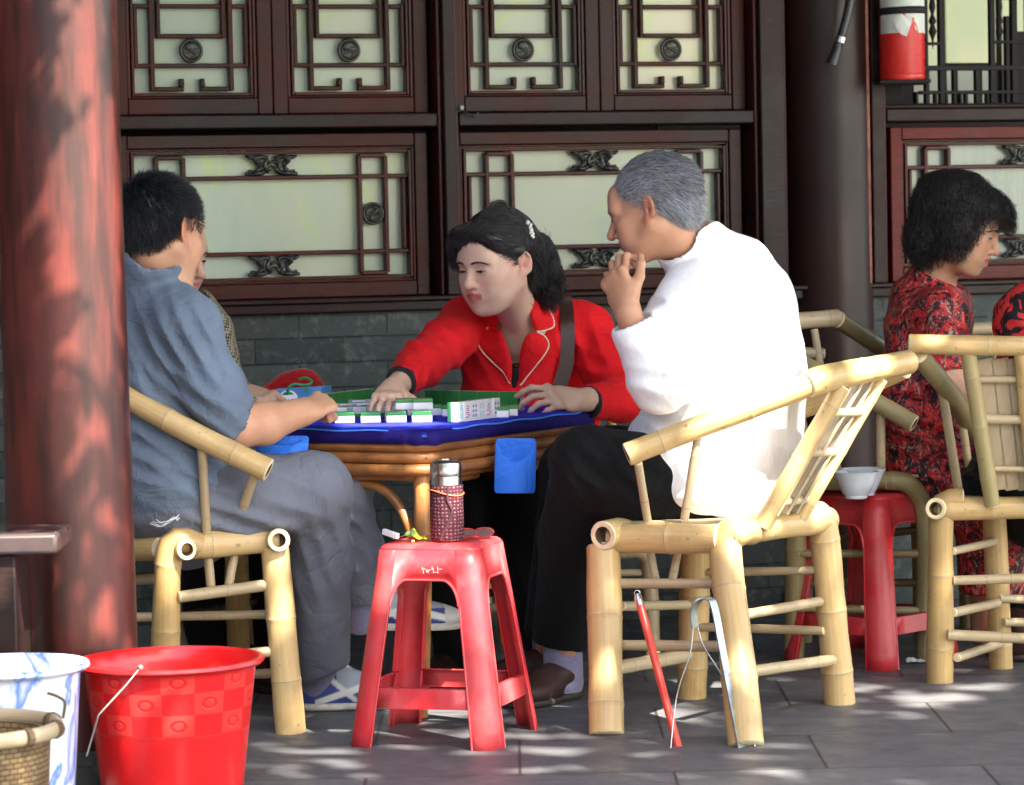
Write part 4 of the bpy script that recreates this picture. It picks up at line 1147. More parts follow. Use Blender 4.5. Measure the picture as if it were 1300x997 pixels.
# ------------------------------------------------------------------ bags on the far left of the table
def bag():
    t = thing('paper_bag', 'light blue carrier bag with green cord handles behind the fist', 'bag', P(372, 520, 7.75))
    mb = MB(); a, b, c, d = P(341, 496, 7.78), P(408, 492, 7.70), P(406, 540, 7.70), P(343, 545, 7.78)
    dp = np.array([.02, .09, 0])
    mb.add([a, b, c, d, a + dp, b + dp, c + dp, d + dp], [(0, 3, 2, 1), (4, 5, 6, 7), (0, 4, 7, 3), (1, 2, 6, 5), (3, 7, 6, 2)])
    new_obj('bag_body', mb, mat_simple('sky_blue_card', (.12, .42, .80), .4, .1, 6), t, smooth=False)
    mb = MB(); cen = P(366, 507, 7.735)
    for r_, h_ in ((.022, 0),): mb.lathe(cen - np.array([0, .004, 0]), [(r_ * 1.05, 0), (r_, .0008), (r_ * .86, .001)], 28, (0, -1, .05))
    new_obj('printed_ring', mb, M['tile_white'], t)
    mb = MB(); mb.lathe(cen - np.array([0, .006, 0]), [(.018, 0), (.0001, .0005)], 28, (0, -1, .05)); new_obj('printed_disc', mb, M['tile_green'], t)
    gm = mat_simple('green_cord', (.01, .38, .14), .5)
    for (pts) in ([(364, 500, 7.73), (367, 492, 7.72), (374, 488, 7.72), (386, 489, 7.72), (393, 488, 7.72), (396, 484, 7.74), (388, 480, 7.76), (380, 482, 7.77)], [(362, 514, 7.73), (365, 503, 7.725), (366, 494, 7.72)], [(388, 498, 7.71), (390, 492, 7.71)]):
        m_ = MB(); m_.sweep(smooth_path([P(*p) for p in pts], 5), .0032, 8); new_obj('handle', m_, gm, t, angle=80)
bag()
sd = SDF(.02)
for (x, y, r) in ((345, 490, .03), (365, 482, .04), (385, 478, .045), (398, 488, .03), (335, 500, .02)):
    p = P(x, y + 8, 7.92); sd.ell(p, (r, r * .7, r * .8))
sd.folds(sines(4, 60, 5), .0) ; nz = sines(5, 70, 6); sd.disp[-1] = (lambda q, nz=nz: .003 * nz(q)); sd.dm = .004
rb = new_obj('knitted_hat', sd.mesh(.006), mat_cloth('crimson_knit', (.42, .008, .010), wr=60, bump=.5)); tag(rb, 'crumpled crimson cloth hat lying behind the blue carrier bag', 'hat')

# ------------------------------------------------------------------ things on the front stool
ZS = .4305
q = FL(568, 686, ZS); 
fl_ = thing('flask', 'steel tea flask in a knitted maroon cover on the front stool', 'flask', (q[0], q[1], ZS))
def lt(name, prof, mat, n=40, **k):
    m_ = MB(); m_.lathe((q[0], q[1], ZS), prof, n); return new_obj(name, m_, mat, fl_, **k)
M['steel'] = mat_simple('brushed_steel', (.62, .61, .60), .22, .06, 40, metal=1.0)
lt('body', [(.0, .001), (.032, .001), (.0335, .006), (.0335, .128), (.0330, .140), (.030, .1405)], M['steel'])
lt('cap', [(.0325, .138), (.0335, .140), (.0345, .146), (.0345, .160), (.033, .168), (.027, .173), (.020, .1745), (.019, .1725), (.0, .172)], M['steel'])
def mat_knit():
    t = NT('maroon_knit'); v = t.coord('UV', (26, 130, 1)); vo = t.n('ShaderNodeTexVoronoi'); vo.inputs['Scale'].default_value = 1.0; vo.inputs['Randomness'].default_value = .25; t.l(v, vo.inputs['Vector'])
    c = t.mix(t.ramp(vo.outputs['Distance'], [(.16, 0.), (.34, 1.)]), (.20, .13, .13), (.060, .014, .024))
    t.bump(vo.outputs['Distance'], .8, .003)
    return t.set(c, .8, 0, .2)
lt('knitted_cover', [(.0345, .0015), (.0362, .01), (.0365, .05), (.0360, .10), (.0365, .118), (.0355, .121), (.0345, .119)], mat_knit())
m_ = MB(); pts = []
for i in range(41):
    a = 2 * math.pi * i / 40; pts.append(np.array([q[0] + .0375 * math.cos(a), q[1] + .0375 * math.sin(a), ZS + .104 + .0035 * math.sin(a * 2 + .5) - .004 * math.cos(a)]))
m_.sweep(pts, .0016, 6, cap=False); new_obj('elastic_band', m_, mat_simple('orange_band', (.75, .16, .06), .5), fl_, angle=80)
m_ = MB()      # crochet seam
m_.sweep(smooth_path([np.array([q[0] + .037 * math.cos(a), q[1] + .037 * math.sin(a), ZS + z]) for a, z in ((-1.45, .118), (-1.50, .09), (-1.25, .065), (-1.5, .04), (-1.85, .015), (-1.95, .003))], 6), .003, 8)
new_obj('seam', m_, mat_simple('dark_yarn', (.06, .018, .028), .8), fl_, angle=80)
# sunglasses
a = FL(604, 679, ZS + .008)
sg = thing('sunglasses', 'sunglasses with red frame lying beside the knitted flask', 'sunglasses', a)
red_f = mat_simple('red_acetate', (.35, .02, .02), .2)
lens = MB(); frm = MB()
for s, dx in ((0, -.020), (1, .018)):
    pts = [np.array([a[0] + dx + .020 * math.cos(t) * 1.05, a[1] - .01 + .012 * s, ZS + .011 + .0095 * math.sin(t) + .002]) for t in [2 * math.pi * i / 24 for i in range(25)]]
    if s == 0 or True: frm.sweep(pts, .0016, 6, cap=False); lens.add(pts[:-1], [tuple(range(24))])
frm.sweep([np.array([a[0] + .038, a[1] + .0, ZS + .014]), np.array([a[0] + .030, a[1] + .06, ZS + .008])], .002, 6); frm.sweep([np.array([a[0] - .04, a[1], ZS + .014]), np.array([a[0] - .02, a[1] + .07, ZS + .008])], .002, 6)
new_obj('lens', lens, mat_simple('smoked_lens', (.07, .035, .04), .08), sg, smooth=False); new_obj('frame', frm, red_f, sg, angle=80)
# crumpled snack wrapper with a white stick
a = FL(520, 686, ZS)
wr = thing('snack_wrapper', 'crumpled clear and green snack wrapper left of the flask', 'wrapper', a)
mb = MB(); qn = random.Random(4); nx, ny = 9, 5; vs = []
for i in range(nx):
    for j in range(ny): vs.append((a[0] - .035 + .075 * i / (nx - 1) + qn.uniform(-.003, .003), a[1] - .02 + .035 * j / (ny - 1), ZS + .003 + abs(qn.gauss(0, .009)) * math.sin(math.pi * (i + .5) / nx)))
mb.add(vs, [(i * ny + j, i * ny + j + 1, (i + 1) * ny + j + 1, (i + 1) * ny + j) for i in range(nx - 1) for j in range(ny - 1)])
tw = NT('crinkled_film'); nn = tw.noise(tw.coord(), 45, 4, .7)
tw.set(tw.ramp(nn, [(.38, (.55, .6, .55)), (.5, (.08, .25, .05)), (.6, (.65, .60, .05)), (.7, (.03, .05, .03))]), .15, 0, .6)
new_obj('film', mb, tw.m, wr, smooth=False)
mb = MB(); mb.bar(P(487, 675, 6.78), P(505, 681, 6.75), .010, .012); new_obj('white_flap', mb, M['tile_white'], wr, bevel=.001)
mb = MB(); s_ = P(524, 686, 6.74); mb.lathe((s_[0], s_[1], ZS + .001), [(0, 0), (.004, .0005), (.004, .004), (0, .005)], 10)
tag(new_obj('nut_shell', mb, mat_simple('nut_brown', (.55, .32, .12), .6), None), 'tiny pale nut shell on the front edge of the red stool', 'nut shell')

# white tea bowls on the rear stool
for i, (px, py, nm) in enumerate(((1087, 633, 'white porcelain tea bowl nearer the camera on the rear stool'), (1096, 629, 'white porcelain tea bowl tucked behind the nearer bowl on the rear stool'))):
    c = FL(px, py, .4255); w_ = MB()
    w_.lathe((c[0], c[1], .4255), [(.0, .001), (.026, 0), (.028, .003), (.027, .008), (.034, .014), (.043, .035), (.052, .058), (.057, .066), (.055, .066), (.049, .056), (.040, .034), (.030, .016), (0, .012)], 48)
    o = new_obj('tea_bowl', w_, mat_simple('white_porcelain', (.72, .77, .84), .12, .02), None, angle=60); tag(o, nm, 'bowl')

# ------------------------------------------------------------------ fire extinguisher
e0 = P(1146, 104, 8.92)
fe = thing('fire_extinguisher', 'red fire extinguisher with torn white label mounted beside the dark column', 'fire extinguisher', e0)
def le(name, prof, mat, n=48, **k):
    m_ = MB(); m_.lathe(e0, prof, n); return new_obj(name, m_, mat, fe, **k)
ERED = mat_plastic('gloss_red_enamel', (.62, .022, .016), (.66, .06, .04), .2, .5, .9)
le('cylinder', [(0, .002), (.060, .002), (.063, .006), (.0635, .018), (.0625, .020), (.0635, .022), (.0635, .40), (.058, .43), (.04, .455), (.018, .465), (.018, .48), (0, .48)], ERED)
le('valve', [(.018, .48), (.024, .485), (.024, .51), (.012, .52), (.012, .55), (0, .552)], M['steel'])
mb = MB(); mb.bar(e0 + (0, 0, .53), e0 + (.11, -.02, .56), .022, .006); mb.bar(e0 + (0, 0, .512), e0 + (.10, -.02, .50), .022, .006); new_obj('lever', mb, M['void'], fe, bevel=.002)
def arcsheet(z_fn0, z_fn1, a0, a1, r, n=24):
    mb = MB(); vs = []
    for i in range(n + 1):
        a_ = a0 + (a1 - a0) * i / n; x, y = r * math.cos(a_), r * math.sin(a_)
        vs += [e0 + (x, y, z_fn0(i / n)), e0 + (x, y, z_fn1(i / n))]
    mb.add(vs, [(2 * i, 2 * i + 2, 2 * i + 3, 2 * i + 1) for i in range(n)]); return mb
tz = lambda y: (104 - y) / 448.
qq = random.Random(9)
rag = [qq.uniform(-.004, .004) for _ in range(40)]
paper = mat_simple('torn_paper', (.62, .66, .60), .7, .12, 30, .3)
o = new_obj('paper_label', arcsheet(lambda t: tz(44) + (.022 if .52 < t < .68 else 0) + (.02 if .60 < t < .66 else 0) - .0, lambda t: tz(-60), R(-165), R(-12), .0642, 60), paper, fe)
# curled torn flap hanging down
fl2 = MB(); pa = [(-118, 26), (-100, 20), (-84, 24), (-72, 30), (-80, 40), (-86, 49), (-100, 46), (-114, 36)]
vs = [e0 + (.0665 * math.cos(R(a_)), .0665 * math.sin(R(a_)) - .004 * (y > 35), tz(y)) for a_, y in pa]
fl2.add(vs, [tuple(range(8))]); new_obj('torn_flap', fl2, mat_simple('paper_back', (.72, .74, .70), .7, .05), fe, smooth=False)
gap = MB(); pa = [(-104, 22), (-92, 20), (-76, 24), (-66, 28), (-58, 34), (-52, 44), (-62, 44), (-70, 32), (-84, 26), (-100, 28)]
vs = [e0 + (.0648 * math.cos(R(a_)), .0648 * math.sin(R(a_)), tz(y)) for a_, y in pa]
gap.add(vs, [tuple(range(10))]); new_obj('tear', gap, ERED, fe, smooth=False)
mb = arcsheet(lambda t: tz(21) + .004 * t, lambda t: tz(12) + .004 * t, R(-185), R(5), .0672, 40); so2 = new_obj('strap', mb, M['void'], fe); md = so2.modifiers.new('s', 'SOLIDIFY'); md.thickness = .003
mb = MB(); mb.box(e0 + (.0, .01, -.002), (.072, .075, .005)); mb.box(e0 + (-.02, .085, .15), (.03, .006, .20)); new_obj('bracket', mb, M['void'], fe, bevel=.002)
hz = smooth_path([e0 + (-.01, -.01, .50), e0 + (-.08, -.04, .47), P(1084, -60, 8.82), P(1079, 0, 8.80), P(1070, 40, 8.79), P(1062, 62, 8.79)], 8)
m_ = MB(); m_.sweep(hz, .0125, 14); new_obj('hose', m_, mat_simple('black_rubber', (.02, .022, .02), .35), fe, angle=80)
m_ = MB(); m_.sweep([P(1068, 47, 8.79), P(1066, 54, 8.79)], .0150, 14); new_obj('hose_clip', m_, M['steel'], fe, angle=60)
d_ = nrm(P(1056, 82, 8.79) - P(1064, 60, 8.79))
m_ = MB(); m_.lathe(P(1064, 60, 8.79), [(.013, 0), (.014, .01), (.0175, .052), (.0165, .052), (.012, .02), (0, .02)], 20, d_); new_obj('nozzle', m_, mat_simple('black_plastic', (.018, .018, .018), .3), fe)

# ------------------------------------------------------------------ buckets, basket, bench at the front left
def bucket(c, rt, rb, h, label, mats, kind='bucket', handle=True, a_h=-2.05):
    t = thing(kind, label, 'bucket', (c[0], c[1], 0), 'plastic buckets')
    m_ = MB(); m_.lathe((c[0], c[1], 0), [(0, .004), (rb - .01, .004), (rb, 0), (rb + .003, .01), (rt - .012, h - .02), (rt - .009, h - .012), (rt, h - .012), (rt + .006, h - .006), (rt + .004, h), (rt - .004, h + .001), (rt - .011, h - .006), (rt - .016, h - .03), (rb - .004, .02), (0, .012)], 72)
    new_obj('pail', m_, mats, t, angle=50)
    if handle:
        pts = []
        for i in range(25):
            a = math.pi * i / 24
            pts.append(np.array([c[0] + (rt - .002) * math.cos(a) * math.cos(.35), c[1] - (rt - .002) * math.cos(a) * math.sin(.35) - .04 - .12 * math.sin(a), h - .04 - .17 * math.sin(a) ]))
    return t
def mat_checker_red():
    t = NT('embossed_red_plastic'); uv = t.coord('UV', (16, 24, 1)); ck = t.n('ShaderNodeTexChecker'); ck.inputs['Scale'].default_value = 1.0; t.l(uv, ck.inputs['Vector'])
    fr = t.n('ShaderNodeVectorMath', operation='FRACTION'); t.l(uv, fr.inputs[0]); sb = t.n('ShaderNodeVectorMath', operation='DISTANCE'); 
    mk = t.n('ShaderNodeSeparateXYZ'); t.l(fr.outputs[0], mk.inputs[0]); cb2 = t.n('ShaderNodeCombineXYZ'); t.l(mk.outputs[0], cb2.inputs[0]); t.l(mk.outputs[1], cb2.inputs[1])
    t.l(cb2.outputs[0], sb.inputs[0]); sb.inputs[1].default_value = (.5, .5, 0)
    sx = t.n('ShaderNodeSeparateXYZ'); tcU = t.n('ShaderNodeTexCoord'); t.l(tcU.outputs['UV'], sx.inputs[0])
    band = t.ramp(sx.outputs[1], [(.285, 0.), (.295, 1.), (.40, 1.), (.41, 0.)])
    dot = t.ramp(sb.outputs['Value'], [(.16, 1.), (.18, .0), (.26, 0.), (.28, 1.)])
    m1 = t.mix(ck.outputs['Fac'], (0, 0, 0), dot); m2 = t.mix(band, (0, 0, 0), m1)
    bw_ = t.n('ShaderNodeRGBToBW'); t.l(m2, bw_.inputs[0])
    c = t.mix(bw_.outputs[0], (.70, .014, .016), (.72, .040, .034)); t.bump(bw_.outputs[0], .4, .003)
    return t.set(c, .26, 0, .5, Subsurface_Weight=.0)
rc = P(215, 828, 6.0)
rbk = bucket((rc[0], rc[1]), .176, .128, .292, 'bright red plastic bucket with embossed checks and thin wire handle', mat_checker_red())
m_ = MB(); hb = [P(178, 848, 5.83), P(160, 870, 5.80), P(125, 908, 5.76), P(110, 960, 5.72)]
m_.sweep(hb, .0016, 8); m_.lathe(hb[0], [(.0, -.006), (.006, -.004), (.006, .004), (0, .006)], 12, (0, 1, 0)); new_obj('handle', m_, mat_simple('dull_wire', (.16, .15, .14), .5, metal=.7), rbk, angle=80)
def mat_marble():
    t = NT('marbled_blue_white_plastic'); n = t.noise(t.coord('Object', (1, 1, .5)), 7, 3, .5, 2.5)
    c = t.ramp(n, [(.40, (.80, .82, .88)), (.50, (.72, .78, .90)), (.56, (.10, .25, .75)), (.66, (.62, .66, .85))])
    return t.set(c, .3, 0, .5)
wc = P(6, 838, 5.72)
bbk = bucket((wc[0], wc[1]), .148, .112, .325, 'white plastic bucket marbled with blue at the left edge behind the basket', mat_marble())
m_ = MB(); m_.sweep(smooth_path([P(60, 880, 5.57), P(72, 884, 5.57), P(82, 892, 5.57), P(80, 912, 5.57)], 5), .0028, 8); new_obj('handle', m_, M['hole'], bbk, angle=80)
# woven basket
def mat_weave():
    t = NT('brown_wicker'); uv = t.coord('UV', (120, 110, 1)); b = t.n('ShaderNodeTexBrick'); t.l(uv, b.inputs['Vector']); b.inputs['Scale'].default_value = 1; b.inputs['Brick Width'].default_value = 2.2; b.inputs['Row Height'].default_value = 1
    b.inputs['Mortar Size'].default_value = .12; b.inputs['Color1'].default_value = (.16, .095, .045, 1); b.inputs['Color2'].default_value = (.26, .18, .09, 1); b.inputs['Mortar'].default_value = (.03, .02, .012, 1)
    t.bump(b.outputs['Fac'], -.9, .004); return t.set(b.outputs['Color'], .6, 0, .3)
kc = P(-44, 872, 5.36)
kb = thing('wicker_basket', 'brown wicker basket with bamboo rim in the bottom left corner', 'basket', (kc[0], kc[1], 0))
m_ = MB(); rb_ = .155; m_.lathe((kc[0], kc[1], 0), [(0, .012), (.09, .0), (.105, .03), (.135, .12), (rb_ - .012, .255), (rb_ - .020, .255), (.125, .12), (.09, .035), (0, .02)], 60); new_obj('woven_body', m_, mat_weave(), kb)
m_ = MB(); rp = [np.array([kc[0] + rb_ * math.cos(a), kc[1] + rb_ * math.sin(a), .262]) for a in [2 * math.pi * i / 48 for i in range(49)]]
m_.sweep(rp, .014, 10, cap=False, flat=(.6, 1)); new_obj('rim', m_, M['slat'], kb, angle=80)
for a in (-.7, -.1, .5, 1.6):
    m_ = MB(); p = np.array([kc[0] + rb_ * math.cos(a), kc[1] + rb_ * math.sin(a), .262]); d = np.array([-math.sin(a), math.cos(a), 0]); m_.sweep([p - d * .006, p + d * .006], .0165, 10); new_obj('binding', m_, M['hole'], kb)
# dark bench seat end
bn = thing('bench', 'dark lacquered bench end at the left edge in front of the column', 'bench', P(20, 800, 5.95))
t1 = P(78, 676, 5.95); zt_ = t1[2]
m_ = MB(); m_.box((t1[0] - .45, 5.99, zt_ - .016), (.45, .10, .020)); new_obj('seat', m_, mat_simple('glossy_dark_lacquer', (.05, .035, .035), .16, .2, 10), bn, bevel=.008)
for xx in (t1[0] - .118, t1[0] - .8):
    m_ = MB(); m_.box((xx, 5.99, (zt_ - .036) / 2), (.035, .08, (zt_ - .036) / 2)); new_obj('leg', m_, M['wood_dark'], bn, bevel=.004)

# ------------------------------------------------------------------ tongs and red stick by the chair
rs_ = thing('red_stick', 'red lacquered stick with dark metal cap leaning against the chair stretchers', 'stick', P(850, 908, 6.7))
a, b = P(812, 765, 6.76), P(866, 968, 6.60)
m_ = MB(); m_.sweep([a, b], .0088, 16); new_obj('shaft', m_, mat_plastic('red_painted_wood', (.62, .045, .03), (.66, .10, .06), .25), rs_, angle=60)
d_ = nrm(a - b); m_ = MB(); m_.lathe(a - d_ * .002, [(.0094, -.006), (.0096, .012), (.0075, .02), (.004, .022), (0, .022)], 16, d_); new_obj('metal_cap', m_, M['steel'], rs_)
m_ = MB(); ring_c = a + d_ * .022
m_.sweep([ring_c + np.array([.006 * math.cos(t), 0, .006 * math.sin(t)]) for t in [2 * math.pi * i / 16 for i in range(17)]], .0012, 6, cap=False); new_obj('loop', m_, M['steel'], rs_, angle=80)
tg = thing('fire_tongs', 'bent steel strip tongs standing in front of the near chair leg', 'tongs', P(930, 908, 6.62))
def strip(pts, w, th_, name, wd=(.25, 1, 0)):
    m_ = MB(); P_ = smooth_path([P(*p) for p in pts], 8); vs, fs = [], []
    wd = nrm(wd) * w
    for i, p in enumerate(P_):
        tn = nrm(P_[min(i + 1, len(P_) - 1)] - P_[max(i - 1, 0)]); nn_ = nrm(np.cross(tn, wd)) * th_
        vs += [p - wd - nn_, p + wd - nn_, p + wd + nn_, p - wd + nn_]
    for i in range(len(P_) - 1):
        for k in range(4): fs.append((i * 4 + k, i * 4 + (k + 1) % 4, (i + 1) * 4 + (k + 1) % 4, (i + 1) * 4 + k))
    m_.add(vs, fs); return new_obj(name, m_, M['galv'], tg, angle=40)
M['galv'] = mat_simple('tarnished_galvanised_steel', (.36, .42, .42), .34, .35, 30, metal=.85)
strip([(882, 797, 6.66), (881, 775, 6.66), (888, 762, 6.66), (899, 760, 6.66), (907, 772, 6.66), (918, 830, 6.64), (934, 912, 6.60), (946, 975, 6.56)], .012, .0016, 'strip', (.8, 1, .0))
for pts in (((880, 796, 6.65), (876, 830, 6.64), (862, 872, 6.63), (856, 905, 6.62), (850, 965, 6.58)), ((886, 797, 6.66), (893, 820, 6.65), (915, 855, 6.64), (945, 908, 6.61), (962, 960, 6.58))):
    m_ = MB(); m_.sweep(smooth_path([P(*p) for p in pts], 6), .0016, 8); new_obj('wire', m_, M['galv'], tg, angle=80)

# ------------------------------------------------------------------ litter on the paving
def scrap(px, py, s, col, label, nm='paper_scrap', cat='litter'):
    c = FL(px, py); qn = random.Random(px); mb = MB(); n = 7; vs = []
    for i in range(n):
        for j in range(n): vs.append((c[0] + s * (i / (n - 1) - .5) + qn.uniform(-.2, .2) * s / n, c[1] + s * .8 * (j / (n - 1) - .5), .003 + abs(qn.gauss(0, .25)) * s * .4))
    mb.add(vs, [(i * n + j, i * n + j + 1, (i + 1) * n + j + 1, (i + 1) * n + j) for i in range(n - 1) for j in range(n - 1)])
    tag(new_obj(nm, mb, mat_simple('scrap%d' % px, col, .6), None, smooth=False), label, cat)
scrap(1162, 842, .045, (.62, .64, .66), 'crumpled white tissue on the paving behind the red stool')
scrap(1083, 874, .010, (.25, .10, .06), 'tiny brown nut shell on the paving between two bamboo chairs', 'nut_shell', 'nut shell')
scrap(575, 838, .05, (.03, .12, .55), 'crumpled blue wrapper on the paving behind the front stool', 'candy_wrapper')
scrap(1230, 826, .012, (.6, .58, .55), 'white sunflower seed husk on the paving by the right hand chair', 'seed_husk', 'husk')
# ------------------------------------------------------------------ people: shared pieces
def mat_skin(name='skin'):
    t = NT(name); at = t.n('ShaderNodeAttribute'); at.attribute_name = 'Col'
    v = t.coord(); n = t.noise(v, 55, 4, .6); n2 = t.noise(v, 420, 3, .6)
    c = t.mix(t.ramp(n, [(.35, 0.), (.75, .35)]), at.outputs['Color'], t.mix(.5, at.outputs['Color'], (.40, .12, .08), 'MIX'))
    t.bump(n2, .18, .0012)
    return t.set(c, .46, 0, .4, Subsurface_Weight=.12, Subsurface_Scale=.02, Subsurface_Radius=(1.0, .35, .2))
def mat_hair(name='hair'):
    t = NT(name); at = t.n('ShaderNodeAttribute'); at.attribute_name = 'Col'
    n2 = t.noise(t.coord(), 260, 3, .6); t.bump(n2, .35, .002)
    return t.set(at.outputs['Color'], .38, 0, .5)
def mat_col(name, rough=.6, bump=.2, sc=120, spec=.3, sheen=0.0, wr=25, wrb=.0):
    t = NT(name); at = t.n('ShaderNodeAttribute'); at.attribute_name = 'Col'
    a = t.n('ShaderNodeMath', operation='MULTIPLY_ADD'); t.l(t.noise(t.coord(), wr, 4, .6), a.inputs[0]); a.inputs[1].default_value = wrb; t.l(t.noise(t.coord(), sc, 3, .6), a.inputs[2])
    t.bump(a.outputs[0], bump, .004)
    return t.set(at.outputs['Color'], rough, 0, spec, Sheen_Weight=sheen)
M['skin'] = mat_skin(); M['hair'] = mat_hair()
M['shoe'] = mat_col('shoe_leather', .5, .15)

class Head:
    def __init__(s, c, fwd, scale=1.0, roll=0.0, up=(0, 0, 1)):
        s.c = np.asarray(c, float); s.y = nrm(fwd)
        s.x = nrm(np.cross(s.y, up)); s.z = np.cross(s.x, s.y)
        if roll:
            cr, sr = math.cos(roll), math.sin(roll); s.x, s.z = s.x * cr + s.z * sr, s.z * cr - s.x * sr
        s.s = scale; s.M = np.array([s.x, s.y, s.z])
    def __call__(s, x, y, z): return s.c + s.s * (x * s.x + y * s.y + z * s.z)
    def loc(s, q): return ((q - s.c) @ s.M.T) / s.s
def add_head(S, H, jaw=1.0, cheek=1.0, nose=1.0, open_mouth=0.0, lips=1.0, ears=(1, 1), neck_to=None, neck_r=.052, brow=1.0, old=0.0):
    k = H.s
    E = lambda c, r, kk=.02, op='+': S.ell(H(*c), np.array(r) * k, H.M, k=kk * k, op=op)
    Cc = lambda a, b, ra, rb=None, kk=.01, op='+': S.cap(H(*a), H(*b), ra * k, (ra if rb is None else rb) * k, k=kk * k, op=op)
    E((0, -.016, .034), (.0735, .0925, .080))                     # cranium
    E((0, .028, -.018), (.064 * cheek, .064, .082), .03)          # face mass
    E((0, .040, -.072), (.047 * jaw, .044, .036), .03)            # jaw
    E((0, .070, -.096), (.020 * jaw, .018, .015), .022)           # chin
    for sx in (-1, 1):
        Cc((sx * .059, .002, -.044), (sx * .028 * jaw, .056, -.088), .015, .013, .03)   # jaw line
        E((sx * .038, .060, -.022), (.026 * cheek, .024, .022), .022)                   # cheek bone
        E((sx * .034, .064, -.052), (.020, .020, .022), .025)
        Cc((sx * .044, .074, .020), (sx * .012, .088, .017), .011 * brow, .010 * brow, .016)   # brow
    E((0, .074, .045), (.040, .018, .030), .03)                   # forehead
    for sx in (-1, 1): E((sx * .031, .100, .000), (.019, .013, .0115), .016, '-')   # sockets
    for sx in (-1, 1):
        E((sx * .031, .0770, -.002), (.0165, .0145, .0125), .004)                   # lidded eyeballs
        Cc((sx * .018, .0875, -.0010), (sx * .044, .0810, -.0005), .0035, .003, .005)   # lid edge
        Cc((sx * .019, .083, -.012), (sx * .043, .076, -.011), .0035, .003, .008)
    Cc((0, .088, .012), (0, .108 * nose ** .3, -.027), .0075, .0100, .009)           # nose
    E((0, .1085 * nose ** .3, -.0325), (.0115 * nose, .0115, .0095), .007)
    for sx in (-1, 1):
        E((sx * .0130 * nose, .0960, -.0345), (.0075 * nose, .0098, .0072), .005)
        E((sx * .0065, .1010, -.0420), (.0040, .0050, .0034), .002, '-')
    E((0, .078, -.058), (.027, .019, .021), .016)                 # muzzle
    o = open_mouth
    Cc((-.004, .0965, -.0530), (.004, .0965, -.0530), .0052 * lips, None, .005)
    for sx in (-1, 1):
        Cc((sx * .006, .0960, -.0530), (sx * .022, .0850, -.0595), .0046 * lips, .0022, .006)
        Cc((0, .0945, -.0655 - o), (sx * .020, .0850, -.0605 - o * .4), .0054 * lips, .0022, .006)
    # mouth slit
    for sx in (-1, 1): Cc((0, .1040, -.0588 - o * .5), (sx * .0225, .0900, -.0600 - o * .3), .0016 + o * .55, .0010, .002, '-')
    for sx, on in zip((-1, 1), ears):
        if not on: continue
        Xa = nrm(H.x * sx * .88 + H.y * .42 + H.z * .05); Ya = nrm(-H.y * .9 + H.x * sx * .42); Ya = nrm(Ya - Xa * np.dot(Xa, Ya)); Za = np.cross(Xa, Ya)
        Me = np.array([Xa, Ya, Za]); ec = H(sx * .0800, -.014, .000)
        S.ell(ec, np.array((.0050, .0160, .0290)) * k, Me, k=.006 * k)
        S.ell(H(sx * .0755, .000, -.026), np.array((.0055, .0085, .0110)) * k, Me, k=.008 * k)
        S.ell(ec + Xa * .0058 * k - Ya * .001 * k + Za * .002 * k * np.sign(np.dot(Za, H.z)), np.array((.0045, .0115, .0220)) * k, Me, k=.003 * k, op='-')
        S.ell(ec + Xa * .004 * k - Ya * .005 * k - H.z * .006 * k, np.array((.0060, .0060, .0085)) * k, Me, k=.003 * k, op='-')
    if neck_to is not None:
        a = H(0, -.022, -.055); S.cap(a, neck_to, neck_r, neck_r * 1.12, k=.03)
        for sx in (-1, 1): S.cap(H(sx * .050, -.012, -.040), neck_to * .95 + a * .05 + H.y * .03, .014, .014, k=.02)
def face_cols(V, H, base, lip=(.50, .16, .13), blush=.35, brow_c=None, lipw=1.0):
    L = H.loc(V); C = np.tile(np.array(base, float), (len(V), 1))
    near = (np.linalg.norm(L, axis=1) < .17)
    x, y, z = L[:, 0], L[:, 1], L[:, 2]
    def blend(w, c):
        w = np.clip(w, 0, 1)[:, None] * near[:, None]
        C[:] = C * (1 - w) + np.array(c)[None] * w
    red = np.array(base) * np.array((1.02, .66, .62))
    for sx in (-1, 1): blend(blush * np.exp(-(((x - sx * .042) / .020) ** 2 + ((z + .028) / .018) ** 2)) * (y > .02), red)
    blend(.55 * np.exp(-((x / .014) ** 2 + ((z + .034) / .010) ** 2)) * (y > .09), red)
    for sx in (-1, 1): blend(.55 * np.exp(-(((np.abs(x) - .081) / .012) ** 2 + ((z) / .03) ** 2)), red)
    lm = (np.abs(x) < .0235 * lipw) & (y > .07)
    up = np.exp(-((z + .0530 + np.abs(x) * .26) / .0052) ** 4); lo = np.exp(-((z + .0655 - np.abs(x) * .2) / .0060) ** 4)
    blend(.9 * np.clip(up + lo, 0, 1) * lm, lip)
    blend(.30 * np.exp(-(((np.abs(x) - .031) / .018) ** 2 + ((z - .003) / .012) ** 2)) * (y > .05), np.array(base) * np.array((.62, .48, .45)))
    return C
def surf_y(S, H, x, z, y0=.125, y1=.02):
    ys = np.linspace(y0, y1, 90); q = np.array([H(x, yy, z) for yy in ys]); d = S.ev(q)
    i = np.argmax(d < 0)
    if d[i] >= 0: return None
    a, b = d[i - 1], d[i]; return ys[i - 1] + (ys[i] - ys[i - 1]) * a / (a - b)
